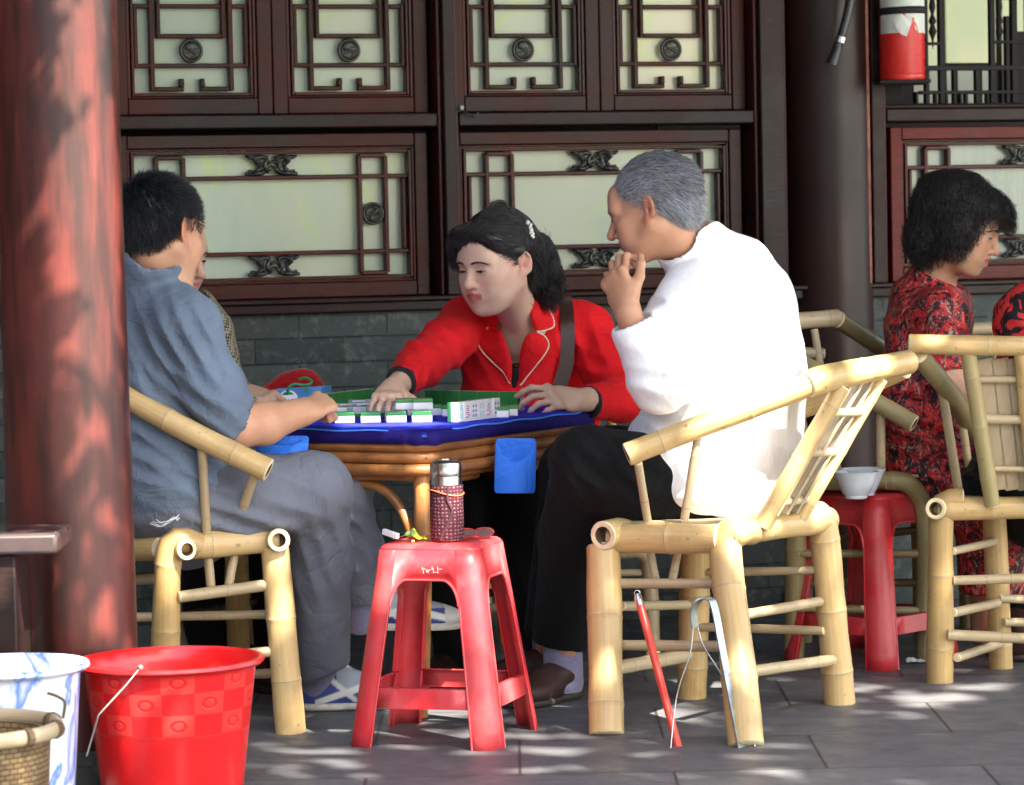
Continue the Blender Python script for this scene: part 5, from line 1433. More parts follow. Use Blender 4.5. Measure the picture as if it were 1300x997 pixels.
def face_lines(S, H, parent, lash_open=.0042, brow=True, thick=1.0, brow_col=None, side=(-1, 1), n_brow=110):
    """eyes half open and cast down, lash lines, lid creases and brows, all resting on the face"""
    mb = MB(); bm = MB()
    eyeb, iris = MB(), MB()
    for sx in side:
        top, bot = [], []
        for i in range(11):
            t = i / 10; x = sx * (.0165 + .0275 * t); zt_ = -.0020 + .0012 * t + .0016 * math.sin(math.pi * t); zb_ = zt_ - lash_open * math.sin(math.pi * t) ** .8
            ya, yb = surf_y(S, H, x, zt_), surf_y(S, H, x, zb_)
            if ya is None or yb is None: continue
            top.append(H(x, ya + .0003, zt_)); bot.append(H(x, yb + .0003, zb_))
        n = len(top)
        if n > 4:
            eyeb.add(top + bot, [(i, i + 1, n + i + 1, n + i) for i in range(n - 1)])
            a, b = int(n * .28), int(n * .78)
            o = H.y * .0004 * H.s
            iris.add([p + o for p in top[a:b]] + [p + o for p in bot[a:b]], [(i, i + 1, (b - a) + i + 1, (b - a) + i) for i in range(b - a - 1)])
            mb.sweep([p + H.z * .0004 for p in top], [(.0006 + .0012 * math.sin(math.pi * min(1, (i + 1.5) / n))) * thick for i in range(n)], 6)
            mb.sweep(bot, .00035 * thick, 5)
        pts = []
        for i in range(9):
            t = i / 8; x = sx * (.018 + .026 * t); z = .0050 + .0014 * math.sin(math.pi * t)
            y = surf_y(S, H, x, z)
            if y is not None: pts.append(H(x, y - .0001, z))
        if len(pts) > 3: mb.sweep(pts, .00040 * thick, 5)
        if brow:
            for j in range(n_brow):
                t = rnd.random(); x = sx * (.012 + .038 * t); z = .0185 + .0036 * math.sin(math.pi * min(1, t * 1.1)) - .0035 * t * t + rnd.uniform(-.0024, .0022) * (1 - .6 * t)
                x2 = x + sx * .006; z2 = z + rnd.uniform(-.0004, .0018) * (1 - 1.6 * t)
                y, y2 = surf_y(S, H, x, z, .12, .04), surf_y(S, H, x2, z2, .12, .03)
                if y is None or y2 is None: continue
                bm.sweep([H(x, y + .0002, z), H(x2, y2 + .0009, z2)], [.0007, .0002], 4)
    me_ = M['hair_dark']
    new_obj('eyelashes', mb, me_, parent, angle=80)
    if eyeb.v:
        new_obj('eyes', eyeb, mat_simple('eye_white', (.42, .36, .33), .25, .1), parent, smooth=True, angle=80)
        new_obj('irises', iris, mat_simple('dark_iris', (.018, .010, .008), .12), parent, smooth=True, angle=80)
    if brow and bm.v: new_obj('eyebrows', bm, me_ if brow_col is None else mat_simple('grey_brow', brow_col, .5), parent, angle=80)
M['hair_dark'] = mat_simple('dark_lash', (.014, .011, .010), .5)

def strands(S, roots, dirfn, steps=9, step=.012, off=.003, r=.0009, seed=1, jit=.25, tip=.3, Cfn=None, lift=0.0):
    rs = np.random.RandomState(seed); p = np.array(roots, float); n = len(p)
    jd = rs.normal(size=(n, 3)) * jit; offs = off * (.3 + 1.4 * rs.rand(n))
    path = [p.copy()]; eps = .002
    for i in range(steps):
        d = dirfn(p, i) + jd + rs.normal(size=(n, 3)) * jit * .4
        d /= np.linalg.norm(d, axis=1)[:, None] + 1e-9
        p = p + d * step
        if S is not None:
            q = np.concatenate([p, p + (eps, 0, 0), p + (0, eps, 0), p + (0, 0, eps)]); e = S.ev(q).reshape(4, n)
            g = np.stack([e[1] - e[0], e[2] - e[0], e[3] - e[0]], 1); g /= np.linalg.norm(g, axis=1)[:, None] + 1e-9
            need = np.clip(offs + lift * i / steps - e[0], 0, .01)
            p = p + g * need[:, None]
        path.append(p.copy())
    A = np.stack(path, 1)                                     # n, m, 3
    m = A.shape[1]
    T = np.gradient(A, axis=1); T /= np.linalg.norm(T, axis=2)[:, :, None] + 1e-9
    ref = rs.normal(size=(n, 1, 3)); X = np.cross(T, ref); X /= np.linalg.norm(X, axis=2)[:, :, None] + 1e-9; Y = np.cross(T, X)
    tt = np.linspace(0, 1, m); rad = r * (1 - (1 - tip) * tt ** 2) * (0.7 + .6 * rs.rand(n, 1))
    ring = [A + rad[:, :, None] * (X * math.cos(a) + Y * math.sin(a)) for a in (0, 2.094, 4.189)]
    V = np.stack(ring, 2).reshape(-1, 3)                      # n,m,3 rings
    base = (np.arange(n)[:, None] * m + np.arange(m - 1)[None]) * 3
    Q = []
    for k in range(3):
        k2 = (k + 1) % 3; Q.append(np.stack([base + k, base + k2, base + 3 + k2, base + 3 + k], -1).reshape(-1, 4))
    Q = np.concatenate(Q)
    C = np.repeat((Cfn(rs, n, A) if Cfn else np.tile((.02, .017, .016), (n, 1))), m * 3, 0)
    return V, Q, C
def join(*parts):
    Vs, Qs, Cs, o = [], [], [], 0
    for V, Q, C in parts: Vs.append(V); Qs.append(Q + o); Cs.append(C); o += len(V)
    return np.concatenate(Vs), np.concatenate(Qs), np.concatenate(Cs)
def black(rs, n, A): return np.array((.016, .013, .013))[None] * (0.5 + 1.3 * rs.rand(n, 1)) + rs.rand(n, 1) * .006

# hand: palm and five separate fingers
def hand(S, wrist, fwd, back, side, curl=(20, 25, 30, 35), spread=(8, 2, -4, -12), thumb=(40, 20), size=1.0, thumb_in=.6, k=.005, curl2=1.1, base_r=.029):
    """wrist point, fwd = along the hand, back = out of the back of the hand, side=+1/-1: which side of (fwd x back) the thumb is on"""
    f = nrm(fwd); b = nrm(np.asarray(back, float) - f * np.dot(f, back)); t = np.cross(f, b) * side; z = size
    w = np.asarray(wrist, float)
    S.ecap(w, w + f * .030 * z, (base_r * z * .95, .021 * z), (.034 * z, .018 * z), t, k=.02)
    S.ecap(w + f * .022 * z, w + f * .078 * z, (.033 * z, .0165 * z), (.040 * z, .0125 * z), t, k=.012)
    S.ell(w + f * .035 * z + t * .020 * z - b * .010 * z, np.array((.028, .018, .014)) * z, np.array([f, t, b]), k=.012)
    lens = ((.041, .024, .020), (.045, .028, .022), (.042, .026, .021), (.033, .019, .018)); rr = (.0088, .0090, .0086, .0076)
    nails = []
    for i in range(4):
        off = (.029, .0095, -.0100, -.0285)[i] * z
        p = w + f * (.082 - (.004, 0, .004, .012)[i]) * z + t * off
        a = R(spread[i]); d0 = nrm(f * math.cos(a) + t * math.sin(a)); ang = 0; cu = R(curl[i])
        S.ell(p + b * .003 * z, np.array((.0105, .0098, .0098)) * z, np.array([f, t, b]), k=.008)
        q = p - d0 * .012 * z
        for j in range(3):
            ang += cu * (0.75, 1.15 * curl2, .8)[j]
            d = nrm(d0 * math.cos(ang) - b * math.sin(ang)); e = (p if j == 0 else q) + d * lens[i][j] * z
            S.cap(q, e, rr[i] * z * (1 - .08 * j), rr[i] * z * (.93 - .10 * j), k=.004)
            q = e
        nb = nrm(b * math.cos(ang) + d0 * math.sin(ang)); nails.append((q - d * .004 * z + nb * rr[i] * .72 * z, d, nb, rr[i] * .72 * z))
    p = w + f * .022 * z + t * .026 * z - b * .006 * z
    a = R(thumb[0]); d = nrm(f * math.cos(a) + t * math.sin(a) - b * thumb_in * .5); q = p
    for j, (L, r1, r2) in enumerate(((.040, .0135, .0110), (.030, .0108, .0098), (.022, .0098, .0080))):
        e = q + d * L * z; S.cap(q, e, r1 * z, r2 * z, k=.006); q = e
        tb_ = R(thumb[1]); d = nrm(d * math.cos(tb_) + (f * .75 - t * .45 - b * .35 * thumb_in) * math.sin(tb_))
    return nails
def add_nails(parent, nails):
    mb = MB()
    for c, d, nb, r in nails:
        s = np.cross(d, nb); vs = []
        for i in range(4):
            for j in range(4):
                u, v = (i / 3 - .5) * 2, (j / 3 - .5) * 2
                vs.append(c + s * u * r * .85 + d * (v * r * .95 + .002) + nb * (.0006 + r * .22 * (1 - u * u)))
        mb.add(vs, [(i * 4 + j, i * 4 + j + 1, i * 4 + j + 5, i * 4 + j + 4) for i in range(3) for j in range(3)])
    new_obj('fingernails', mb, mat_simple('nail', (.62, .40, .33), .25, .05), parent)

# shoe: body with coloured zones, pointing along d
def shoe(parent, heel, d, up=(0, 0, 1), L=.27, style='sneaker', open_r=.040, seed=0):
    d = nrm(d); up = nrm(np.asarray(up, float) - d * np.dot(d, up)); s = np.cross(d, up); h = np.asarray(heel, float)
    pt = lambda x, y, z: h + d * x + s * y + up * z
    S = SDF(.02); Mx = np.array([d, s, up])
    S.ell(pt(.055, 0, .040), (.058, .036, .040), Mx); S.ell(pt(.15, 0, .035), (.085, .042, .034), Mx); S.ell(pt(L - .065, .003, .030), (.066, .043, .027), Mx)
    S.ell(pt(.055, 0, .062), (.045, .034, .040), Mx); S.ell(pt(.125, 0, .055), (.055, .032, .034), Mx)
    if style == 'sneaker': S.ell(pt(.075, 0, .082), (.050, .036, .030), Mx)
    else: S.ell(pt(.062, 0, .068), (.048, .037, .022), Mx)
    S.plane(pt(.1, 0, .006), -up, k=.006)
    V, Q = S.mesh(.0030); Lc = np.stack([(V - h) @ d, (V - h) @ s, (V - h) @ up], 1); C = np.zeros((len(V), 3))
    if style == 'sneaker':
        C[:] = (.045, .075, .26); x, z = Lc[:, 0], Lc[:, 2]
        grey = (x > .085) & (z > .052); C[grey] = (.34, .38, .44)
        w1_ = np.abs(z - (.018 + .32 * (x - .03) * (x < .14) + .32 * .11 * (x >= .14) - .25 * (x - .14) * (x > .14))) ; k1 = np.clip((.0095 - w1_) / .003, 0, 1) * ((x > .035) & (x < .24)); C[:] = C * (1 - k1[:, None]) + np.array((.72, .72, .70)) * k1[:, None]
        k2 = np.clip((.0095 - np.abs((z - .05) + .9 * (x - .10))) / .003, 0, 1) * (z > .02); C[:] = C * (1 - k2[:, None]) + np.array((.70, .70, .68)) * k2[:, None]
        C[x > L - .045] = (.60, .60, .58)
    else: C[:] = (.040, .018, .015)
    new_obj('shoe', (V, Q), M['shoe'], parent, col=C)
    so = parent.children[-1] if parent.children else None
    o_ = [c for c in bpy.data.objects if c.name.startswith('shoe')][-1]
    S2 = SDF(.02); S2.ell(pt(.055, 0, .012), (.062, .039, .022), Mx); S2.ell(pt(.15, 0, .012), (.09, .045, .020), Mx); S2.ell(pt(L - .065, .003, .012), (.072, .046, .020), Mx)
    S2.plane(pt(.1, 0, .018), up, k=.003); S2.plane(pt(.1, 0, .0), -up, k=.003)
    V, Q = S2.mesh(.0055)
    new_obj('sole', (V, Q), mat_simple('sole', (.55, .54, .50) if style == 'sneaker' else (.03, .02, .018), .6, .2, 60), parent)
    if style == 'sneaker':
        mb = MB()
        for i in range(4):
            x = .095 + i * .018; z = .082 - i * .0075
            mb.sweep([pt(x, -.022, z - .006), pt(x + .003, 0, z + .006), pt(x + .006, .022, z - .006)], .0028, 6)
            mb.sweep([pt(x, .022, z - .006), pt(x + .010, 0, z + .004), pt(x + .018, -.022, z - .012)], .0026, 6)
        new_obj('laces', mb, mat_simple('laces', (.72, .70, .64), .7), parent, angle=80)

def cloth_obj(name, S, h, mat, parent, smooth=1, col=None, label=None):
    V, Q = S.mesh(h, smooth=smooth)
    return new_obj(name, (V, Q), mat, parent, col=(col(V) if col else None), label=label)

SKIN = (.56, .335, .225); SKIN_F = (.66, .43, .31); SKIN_T = (.47, .27, .17)
def ear_zone(L): return (np.abs(L[:, 0]) > .050) & (L[:, 1] > -.030) & (L[:, 1] < .040) & (L[:, 2] < .040)
def on_surf(S_, p, d, far=.12, n=60):
    d = nrm(d); q = np.array([p - d * far + d * (2 * far) * i / n for i in range(n + 1)]); e = S_.ev(q); i = int(np.argmax(e < 0))
    return q[i] if e[i] < 0 and i > 0 else None
blk = mat_cloth('black_trouser_cloth', (.0055, .0055, .0065), rough=.85, wr=14, bump=.6, sheen=.03)
def hairline(S, H, V, dirfn, n, seed, Cfn, r=.0004, zmin=-.03):
    """fine loose hairs along the edge where the hair meets the skin"""
    d = np.abs(S.ev(V)); L = H.loc(V); ok = (d < .0045) & (L[:, 2] > zmin) & (L[:, 1] > -.06)
    if not ok.any(): return None
    q = np.random.RandomState(seed); ix = q.choice(np.nonzero(ok)[0], n)
    roots = V[ix] + q.normal(size=(n, 3)) * .0015 + H.y[None] * (q.rand(n, 1) * .006) * H.s - H.z[None] * (q.rand(n, 1) * .0035)
    return strands(S, roots, dirfn, 5, .0045, .0006, r, seed, .22, .2, Cfn)
# ================================================================== man in the white shirt
def cloth_mat(name, col, **k): return mat_cloth(name, col, **k)
pw = thing('person', 'grey haired man in a white shirt and black trousers raising a hand to his mouth', 'person', P(900, 700, 7.1))
H1 = Head(P(829, 265, 7.0), (-.90, .30, -.28), .965)
nb1 = P(880, 318, 7.06)
S = SDF(.02)
add_head(S, H1, jaw=.98, cheek=.96, nose=1.15, neck_to=nb1, neck_r=.053, brow=1.15, lips=.8)
S.cap(nb1, P(915, 380, 7.1), .06, .10, k=.03); S.ecap(P(915, 380, 7.12), P(905, 600, 7.12), (.13, .10), (.13, .11), (.35, .93, 0), k=.04)
sh, el, wr = P(905, 372, 6.95), P(838, 486, 6.885), P(797, 398, 6.86)
S.chain([P(915, 390, 7.05), sh, el], [.05, .050, .042], k=.03)
hb_ = nrm(P(783, 345, 6.88) - wr)
S.cap(el, wr, .041, .0275, k=.015)
S.chain([P(910, 380, 7.2), P(870, 480, 7.32), P(835, 560, 7.26)], [.045, .04, .03], k=.02)
nl = hand(S, P(796, 392, 6.865), P(772, 332, 6.90) - P(796, 392, 6.865), np.array((-.72, -.66, .12)), 1, curl=(52, 50, 46, 46), spread=(6, 2, -3, -8), thumb=(34, 28), size=1.02, thumb_in=.9)
for a, b in (((900, 610, 7.02), (742, 590, 6.97)), ((742, 590, 6.99), (715, 850, 7.32)), ((890, 610, 7.25), (725, 600, 7.22)), ((725, 600, 7.22), (695, 840, 7.45))):
    S.cap(P(*a), P(*b), .05 if a[1] > 600 and a[0] > 800 else .045, .045 if b[1] < 700 else .032, k=.02)
V, Q = S.mesh(.0034, smooth=1)
C = face_cols(V, H1, (.52, .27, .165), lip=(.40, .17, .13), blush=.3)
bd = new_obj('body', (V, Q), M['skin'], pw, col=C)
face_lines(S, H1, pw, thick=1.0, brow_col=(.12, .12, .12), n_brow=40); add_nails(pw, nl)
# hair: short, swept back, grey
Hs = SDF(.014)
Hs.ell(H1(0, -.020, .040), np.array((.0775, .0965, .0845)) * .965, H1.M); Hs.ell(H1(0, -.060, .000), np.array((.066, .048, .058)) * .965, H1.M)
Hs.cut_local(H1(0, .055, .010), nrm(H1.y * .90 - H1.z * .55), .14, .006)
Hs.plane(H1(0, -.05, -.058), -H1.z * .8 + H1.y * .25, .008)
for sx in (-1, 1): Hs.ell(H1(sx * .086, .004, -.016), np.array((.022, .030, .042)), H1.M, k=.006, op='-'); Hs.ell(H1(sx * .075, .050, -.030), np.array((.03, .036, .045)), H1.M, k=.006, op='-')
nzh = sines(21, 190, 7); Hs.folds(lambda q: .0014 * nzh(q), .003)
V, Q = Hs.mesh(.0034)
def greyC(rs, n, A):
    L = H1.loc(A[:, 0]); g = rs.beta(1.3, 1.2, n) * .55 + .04; front = np.clip((L[:, 2] - .06) / .04, 0, 1) * .55; g = g * (1 - front * .75)
    g = np.where(L[:, 2] < .01, g * 1.25 + .05, g)
    return np.stack([g * .95, g * .99, g * 1.08], 1)
rs = np.random.RandomState(5)
sel = rs.choice(len(V), 12000, replace=True); roots = V[sel] + rs.normal(size=(12000, 3)) * .0012; Lr = H1.loc(roots)
roots = roots[(Lr[:, 1] < .085) & ~ear_zone(Lr)]
def dirH1(p, i):
    L = H1.loc(p); return H1.y[None] * (-.75 + .0 * L[:, 1:2]) + H1.z[None] * (np.clip((L[:, 1:2]) * 6, -1.3, .25)) - H1.z[None] * np.clip(-(L[:, 2:3] - .04) * 14, 0, 1.2)
sv = strands(Hs, roots, dirH1, 5, .0050, .0009, .0006, 3, .15, .3, greyC)
C0 = np.tile((.17, .175, .19), (len(V), 1)) * (.5 + .5 * (nzh(V) > .0))[:, None]
hl = hairline(S, H1, V, dirH1, 1300, 51, greyC)
HV, HQ, HC = join((V, Q, C0), sv, hl)
new_obj('hair', (HV, HQ), M['hair'], pw, col=HC)
# shirt
def white_cloth():
    t = NT('white_cotton'); v = t.coord(); n = t.noise(v, 16, 4, .55, .5); st = t.noise(t.coord('Object', (40, 40, 3)), 3, 3, .6)
    t.bump(n, .35, .010); return t.set(t.ramp(st, [(.45, (.80, .81, .84)), (.6, (.86, .87, .88))]), .75, 0, .2, Sheen_Weight=.15)
W = SDF(.05); sd_ = np.array((.33, .94, 0))
W.ecap(P(893, 345, 7.06), P(925, 402, 7.12), (.155, .085), (.195, .145), sd_)
W.ecap(P(925, 402, 7.12), P(928, 480, 7.12), (.195, .145), (.19, .162), sd_)
W.ecap(P(928, 480, 7.12), P(912, 575, 7.12), (.19, .162), (.20, .180), sd_)
W.ecap(P(912, 575, 7.12), P(906, 612, 7.10), (.20, .180), (.20, .135), sd_)
W.ell(P(836, 585, 7.08), (.085, .17, .095)); W.ell(P(825, 615, 7.04), (.055, .10, .055), k=.04); W.ell(P(880, 620, 7.05), (.12, .16, .06), k=.04)
W.ell(P(938, 330, 7.12), (.06, .12, .045), k=.06); W.chain([P(878, 372, 6.955), P(826, 442, 6.885)], [.070, .058], k=.03)
W.chain([P(912, 372, 6.99), P(893, 385, 6.95), P(852, 478, 6.88)], [.078, .078, .070], k=.014)
W.ell(P(838, 487, 6.885), (.072, .07, .068), k=.02)
W.chain([P(836, 480, 6.885), P(806, 420, 6.862)], [.066, .052], k=.02)
W.chain([P(905, 365, 7.25), P(866, 470, 7.33), P(835, 560, 7.25)], [.075, .065, .05], k=.04)
# collar standing round the neck
axc = nrm(H1(0, -.02, -.06) - nb1)
W.cap(nb1 + axc * -.01, nb1 + axc * .044, .086, .074, k=.016)
W.ell(P(880, 285, 7.03), (.05, .06, .022), k=.02)
W.cut_local(nb1 + axc * .048, nrm((-.50, .05, .86)), .105)
W.cap(nb1 + axc * .028, nb1 + axc * .08, .059, .061, k=.003, op='-')
W.cap(nb1 + H1.y * .05 + axc * .01, nb1 + H1.y * .10 + axc * .03, .045, .06, k=.01, op='-')
W.cut_local(P(800, 408, 6.86), nrm(P(797, 398, 6.86) - P(836, 480, 6.885)), .09, .004)
W.cap(P(812, 430, 6.866), P(796, 392, 6.858), .040, .045, k=.003, op='-')
for f in (fold_field(P(875, 450, 6.87), (.5, .1, .8), .055, .006, .14, 1), fold_field(P(850, 500, 6.85), (.2, 0, 1), .045, .007, .10, 2), fold_field(P(930, 590, 7.0), (1, .2, .35), .07, .007, .20, 3), fold_field(P(960, 440, 7.05), (.9, .1, -.5), .09, .006, .20, 4), fold_field(P(820, 590, 7.0), (.9, .2, .5), .045, .006, .12, 5), fold_field(P(905, 345, 6.98), (.7, .1, -.6), .05, .005, .10, 6)): W.folds(f, .006)
cloth_obj('shirt', W, .0052, white_cloth(), pw)
# trousers
T = SDF(.04)
T.ecap(P(905, 605, 7.12), P(880, 640, 7.12), (.18, .14), (.18, .09), sd_)
T.chain([P(890, 618, 7.02), P(800, 605, 6.98), P(744, 588, 6.96)], [.100, .092, .082], k=.04)
T.chain([P(746, 590, 6.99), P(728, 680, 7.12), P(712, 812, 7.31)], [.082, .076, .066], k=.03)
T.chain([P(880, 612, 7.25), P(780, 592, 7.22), P(730, 600, 7.20), P(696, 800, 7.42)], [.095, .085, .076, .058], k=.04)
T.plane(P(708, 822, 7.3), (-.20, 0, -1), .004, ext=.3)
for f in (fold_field(P(770, 590, 6.90), (.5, 0, .9), .055, .008, .14, 7), fold_field(P(722, 700, 6.92), (1, .2, .3), .05, .006, .16, 8), fold_field(P(740, 600, 6.9), (.8, 0, .6), .04, .006, .10, 9)): T.folds(f, .006)
cloth_obj('trousers', T, .0068, blk, pw)
sockm = mat_cloth('lilac_grey_sock', (.21, .20, .32), wr=90, bump=.4)
K = SDF(.01); K.chain([P(713, 790, 7.28), P(716, 866, 7.32)], [.046, .046]); K.ell(P(708, 872, 7.29), (.034, .040, .022), k=.02)
cloth_obj('sock', K, .0055, sockm, pw)
K = SDF(.01); K.chain([P(697, 790, 7.44), P(695, 845, 7.45)], [.04, .036]); cloth_obj('sock', K, .0065, sockm, pw)
shoe(pw, FL(733, 884), (-.62, -.78, 0), style='loafer', L=.24)
shoe(pw, FL(705, 876), (-.75, -.5, 0), style='loafer', L=.25)

# ================================================================== man in the blue shirt
pb = thing('person', 'dark haired man in a blue grey short sleeved shirt, seated beside the red column', 'person', P(230, 700, 7.0))
H2 = Head(P(206, 293, 6.93), (.60, .78, -.24), .975)
nb2 = P(187, 350, 6.95)
S = SDF(.02); add_head(S, H2, jaw=1.02, neck_to=nb2, neck_r=.052)
S.ecap(P(190, 385, 6.98), P(205, 600, 7.0), (.14, .08), (.14, .10), (.6, -.8, 0), k=.04)
el2, wr2 = P(303, 541, 6.86), P(382, 524, 6.985)
S.chain([P(232, 400, 6.88), el2], [.05, .046], k=.03); S.chain([el2, P(335, 538, 6.91), wr2], [.046, .045, .031], k=.02)
nl = hand(S, wr2, P(410, 512, 7.03) - wr2, np.array((-.05, -.62, .78)), -1, curl=(80, 84, 86, 88), spread=(3, 1, -1, -4), thumb=(30, 42), size=.98, thumb_in=1.1)
for a, b in (((225, 625, 6.95), (405, 618, 6.97)), ((405, 618, 6.97), (408, 852, 7.23)), ((240, 625, 7.15), (425, 612, 7.15)), ((425, 612, 7.15), (456, 765, 7.25))):
    S.cap(P(*a), P(*b), .05, .04, k=.02)
V, Q = S.mesh(.0036, smooth=1); C = face_cols(V, H2, (.55, .30, .19))
new_obj('body', (V, Q), M['skin'], pb, col=C)
# cropped black hair, faded at the sides
Hs = SDF(.014)
Hs.ell(H2(0, -.020, .038), np.array((.0775, .0965, .0855)) * .975, H2.M); Hs.ell(H2(0, -.062, .000), np.array((.066, .046, .060)) * .975, H2.M)
Hs.cut_local(H2(0, .060, .030), nrm(H2.y * .9 - H2.z * .50), .14, .006); Hs.plane(H2(0, -.05, -.052), -H2.z * .8 + H2.y * .3, .008)
for sx in (-1, 1): Hs.ell(H2(sx * .088, .010, -.014), np.array((.026, .040, .050)), H2.M, k=.006, op='-')
nz2 = sines(22, 160, 7); Hs.folds(lambda q: .0016 * nz2(q), .003)
V, Q = Hs.mesh(.0036); rs = np.random.RandomState(6); sel = rs.choice(len(V), 12000); roots = V[sel] + rs.normal(size=(12000, 3)) * .0015; roots = roots[~ear_zone(H2.loc(roots))]
wh = H2(-.02, -.085, .075)
def dirH2(p, i):
    d = p - wh[None]; d /= np.linalg.norm(d, axis=1)[:, None] + 1e-6; L = H2.loc(p); out = p - H2(0, 0, 0)[None]; out /= np.linalg.norm(out, axis=1)[:, None]
    return d * .9 - out * .05 - H2.z[None] * .25
sv = strands(Hs, roots, dirH2, 5, .0045, .0010, .0006, 4, .14, .2, lambda rs, n, A: np.array((.014, .016, .020))[None] * (.5 + 1.6 * rs.rand(n, 1)))
hl = hairline(S, H2, V, lambda p, i: -H2.z[None] * .8 - H2.y[None] * .5 + 0 * p, 1500, 52, lambda rs, n, A: np.tile((.02, .018, .018), (n, 1)), r=.00035)
HV, HQ, HC = join((V, Q, np.tile((.012, .013, .016), (len(V), 1))), sv, hl); new_obj('hair', (HV, HQ), M['hair'], pb, col=HC)
B = SDF(.05); s2_ = np.array((.6, -.8, 0)); f2_ = np.array((.8, .6, 0))
B.ecap(P(186, 374, 6.96), P(180, 412, 6.99), (.13, .065), (.165, .100), s2_); B.ecap(P(180, 412, 6.99), P(188, 500, 6.99), (.165, .100), (.165, .125), s2_)
B.ecap(P(188, 500, 6.99), P(200, 590, 7.0), (.165, .125), (.185, .150), s2_); B.ecap(P(200, 590, 7.0), P(208, 625, 7.0), (.185, .150), (.185, .13), s2_)
B.ell(P(262, 610, 6.97), (.06, .10, .06), k=.04)
B.chain([P(218, 396, 6.90), P(236, 416, 6.86), P(272, 500, 6.845), P(297, 537, 6.862)], [.066, .074, .068, .062], k=.035)
B.chain([P(150, 392, 7.10), P(135, 480, 7.15)], [.07, .06], k=.04)
ax2 = nrm(H2(0, -.02, -.06) - nb2)
B.cap(nb2 + ax2 * -.02, nb2 + ax2 * .050, .088, .076, k=.014); B.cut_local(nb2 + ax2 * .050, nrm((.25, .15, .95)), .11); B.cap(nb2 + ax2 * .03, nb2 + ax2 * .09, .060, .062, k=.002, op='-')
cd = nrm(P(303, 541, 6.86) - P(284, 500, 6.845)); cd = nrm(cd + np.array((.55, .1, 0)))
B.cut_local(P(309, 538, 6.87), cd, .09, .004); B.cap(P(304, 528, 6.86), P(330, 552, 6.87), .044, .060, k=.003, op='-')
for f in (fold_field(P(190, 440, 6.85), (.8, 0, .35), .045, .009, .13, 11), fold_field(P(235, 460, 6.82), (.9, 0, .45), .040, .010, .12, 12), fold_field(P(200, 590, 6.85), (.35, 0, 1), .05, .008, .16, 13), fold_field(P(270, 500, 6.80), (.5, 0, .9), .07, .005, .10, 14), fold_field(P(230, 530, 6.85), (.6, 0, .8), .04, .010, .12, 15)): B.folds(f, .008)
blue = mat_cloth('faded_blue_cotton', (.135, .180, .250), rough=.85, wr=22, bump=.6, sheen=.05, var=.18)
cloth_obj('shirt', B, .0050, blue, pb)
mb = MB()      # yoke seam and sleeve seam of the shirt
dv = np.array((0, 1.0, 0))
for pl in ([(166, 405), (185, 410), (205, 418), (222, 430), (236, 440)], [(236, 442), (248, 425), (262, 410), (276, 402)], [(285, 546), (300, 536), (315, 522), (326, 508)]):
    pts = [on_surf(B, P(x, y, 6.9), dv, .25, 200) for x, y in smooth_path([np.array((a, b), float) for a, b in pl], 4)]
    pts = [p for p in pts if p is not None]
    if len(pts) > 2: mb.sweep(pts, .0022, 6)
new_obj('shirt_seams', mb, blue, pb, angle=80)
G = SDF(.04); grey = mat_cloth('grey_trouser_cloth', (.150, .165, .205), rough=.85, wr=14, bump=.6, sheen=.03)
G.ecap(P(215, 625, 7.0), P(225, 655, 7.02), (.17, .15), (.17, .12), s2_)
G.chain([P(235, 640, 6.94), P(320, 632, 6.94), P(398, 622, 6.97)], [.100, .092, .083], k=.04)
G.chain([P(400, 622, 6.98), P(408, 720, 7.08), P(412, 876, 7.20)], [.081, .068, .058], k=.03)
G.chain([P(250, 630, 7.15), P(350, 618, 7.14), P(425, 620, 7.15)], [.10, .095, .082], k=.04)
G.chain([P(425, 622, 7.15), P(448, 700, 7.2), P(459, 752, 7.24)], [.080, .068, .056], k=.03)
G.cut_local(P(412, 856, 7.20), (.42, 0, -1), .16, .004); G.cut_local(P(460, 768, 7.24), (.1, 0, -1), .10, .004)
for f in (fold_field(P(340, 630, 6.86), (.45, 0, .9), .05, .008, .14, 16), fold_field(P(410, 700, 7.0), (1, 0, .25), .045, .008, .16, 17), fold_field(P(450, 660, 7.1), (.7, 0, .7), .04, .007, .10, 18), fold_field(P(260, 640, 6.85), (.3, 0, 1), .04, .008, .12, 19)): G.folds(f, .008)
cloth_obj('trousers', G, .0068, grey, pb)
mb = MB(); qd = random.Random(2)      # frayed pale thread at the hip pocket
for k in range(5):
    mb.sweep(smooth_path([P(190 + k * 2, 662 + qd.uniform(-3, 3), 6.80), P(205, 666 + qd.uniform(-3, 3), 6.79), P(220, 660 + qd.uniform(-4, 3), 6.79), P(228 + qd.uniform(-3, 3), 652 + qd.uniform(-3, 12), 6.79)], 5), .0007, 5)
new_obj('loose_thread', mb, M['tile_white'], pb)
K = SDF(.01); K.chain([P(411, 835, 7.20), P(402, 872, 7.22)], [.041, .037]); cloth_obj('sock', K, .0065, sockm, pb)
K = SDF(.01); K.chain([P(456, 745, 7.24), P(457, 785, 7.26)], [.043, .040]); cloth_obj('sock', K, .0065, sockm, pb)
shoe(pb, FL(380, 902), (1, .10, 0), L=.285)
shoe(pb, P(438, 800, 7.28), (1, .1, -.02), L=.275)

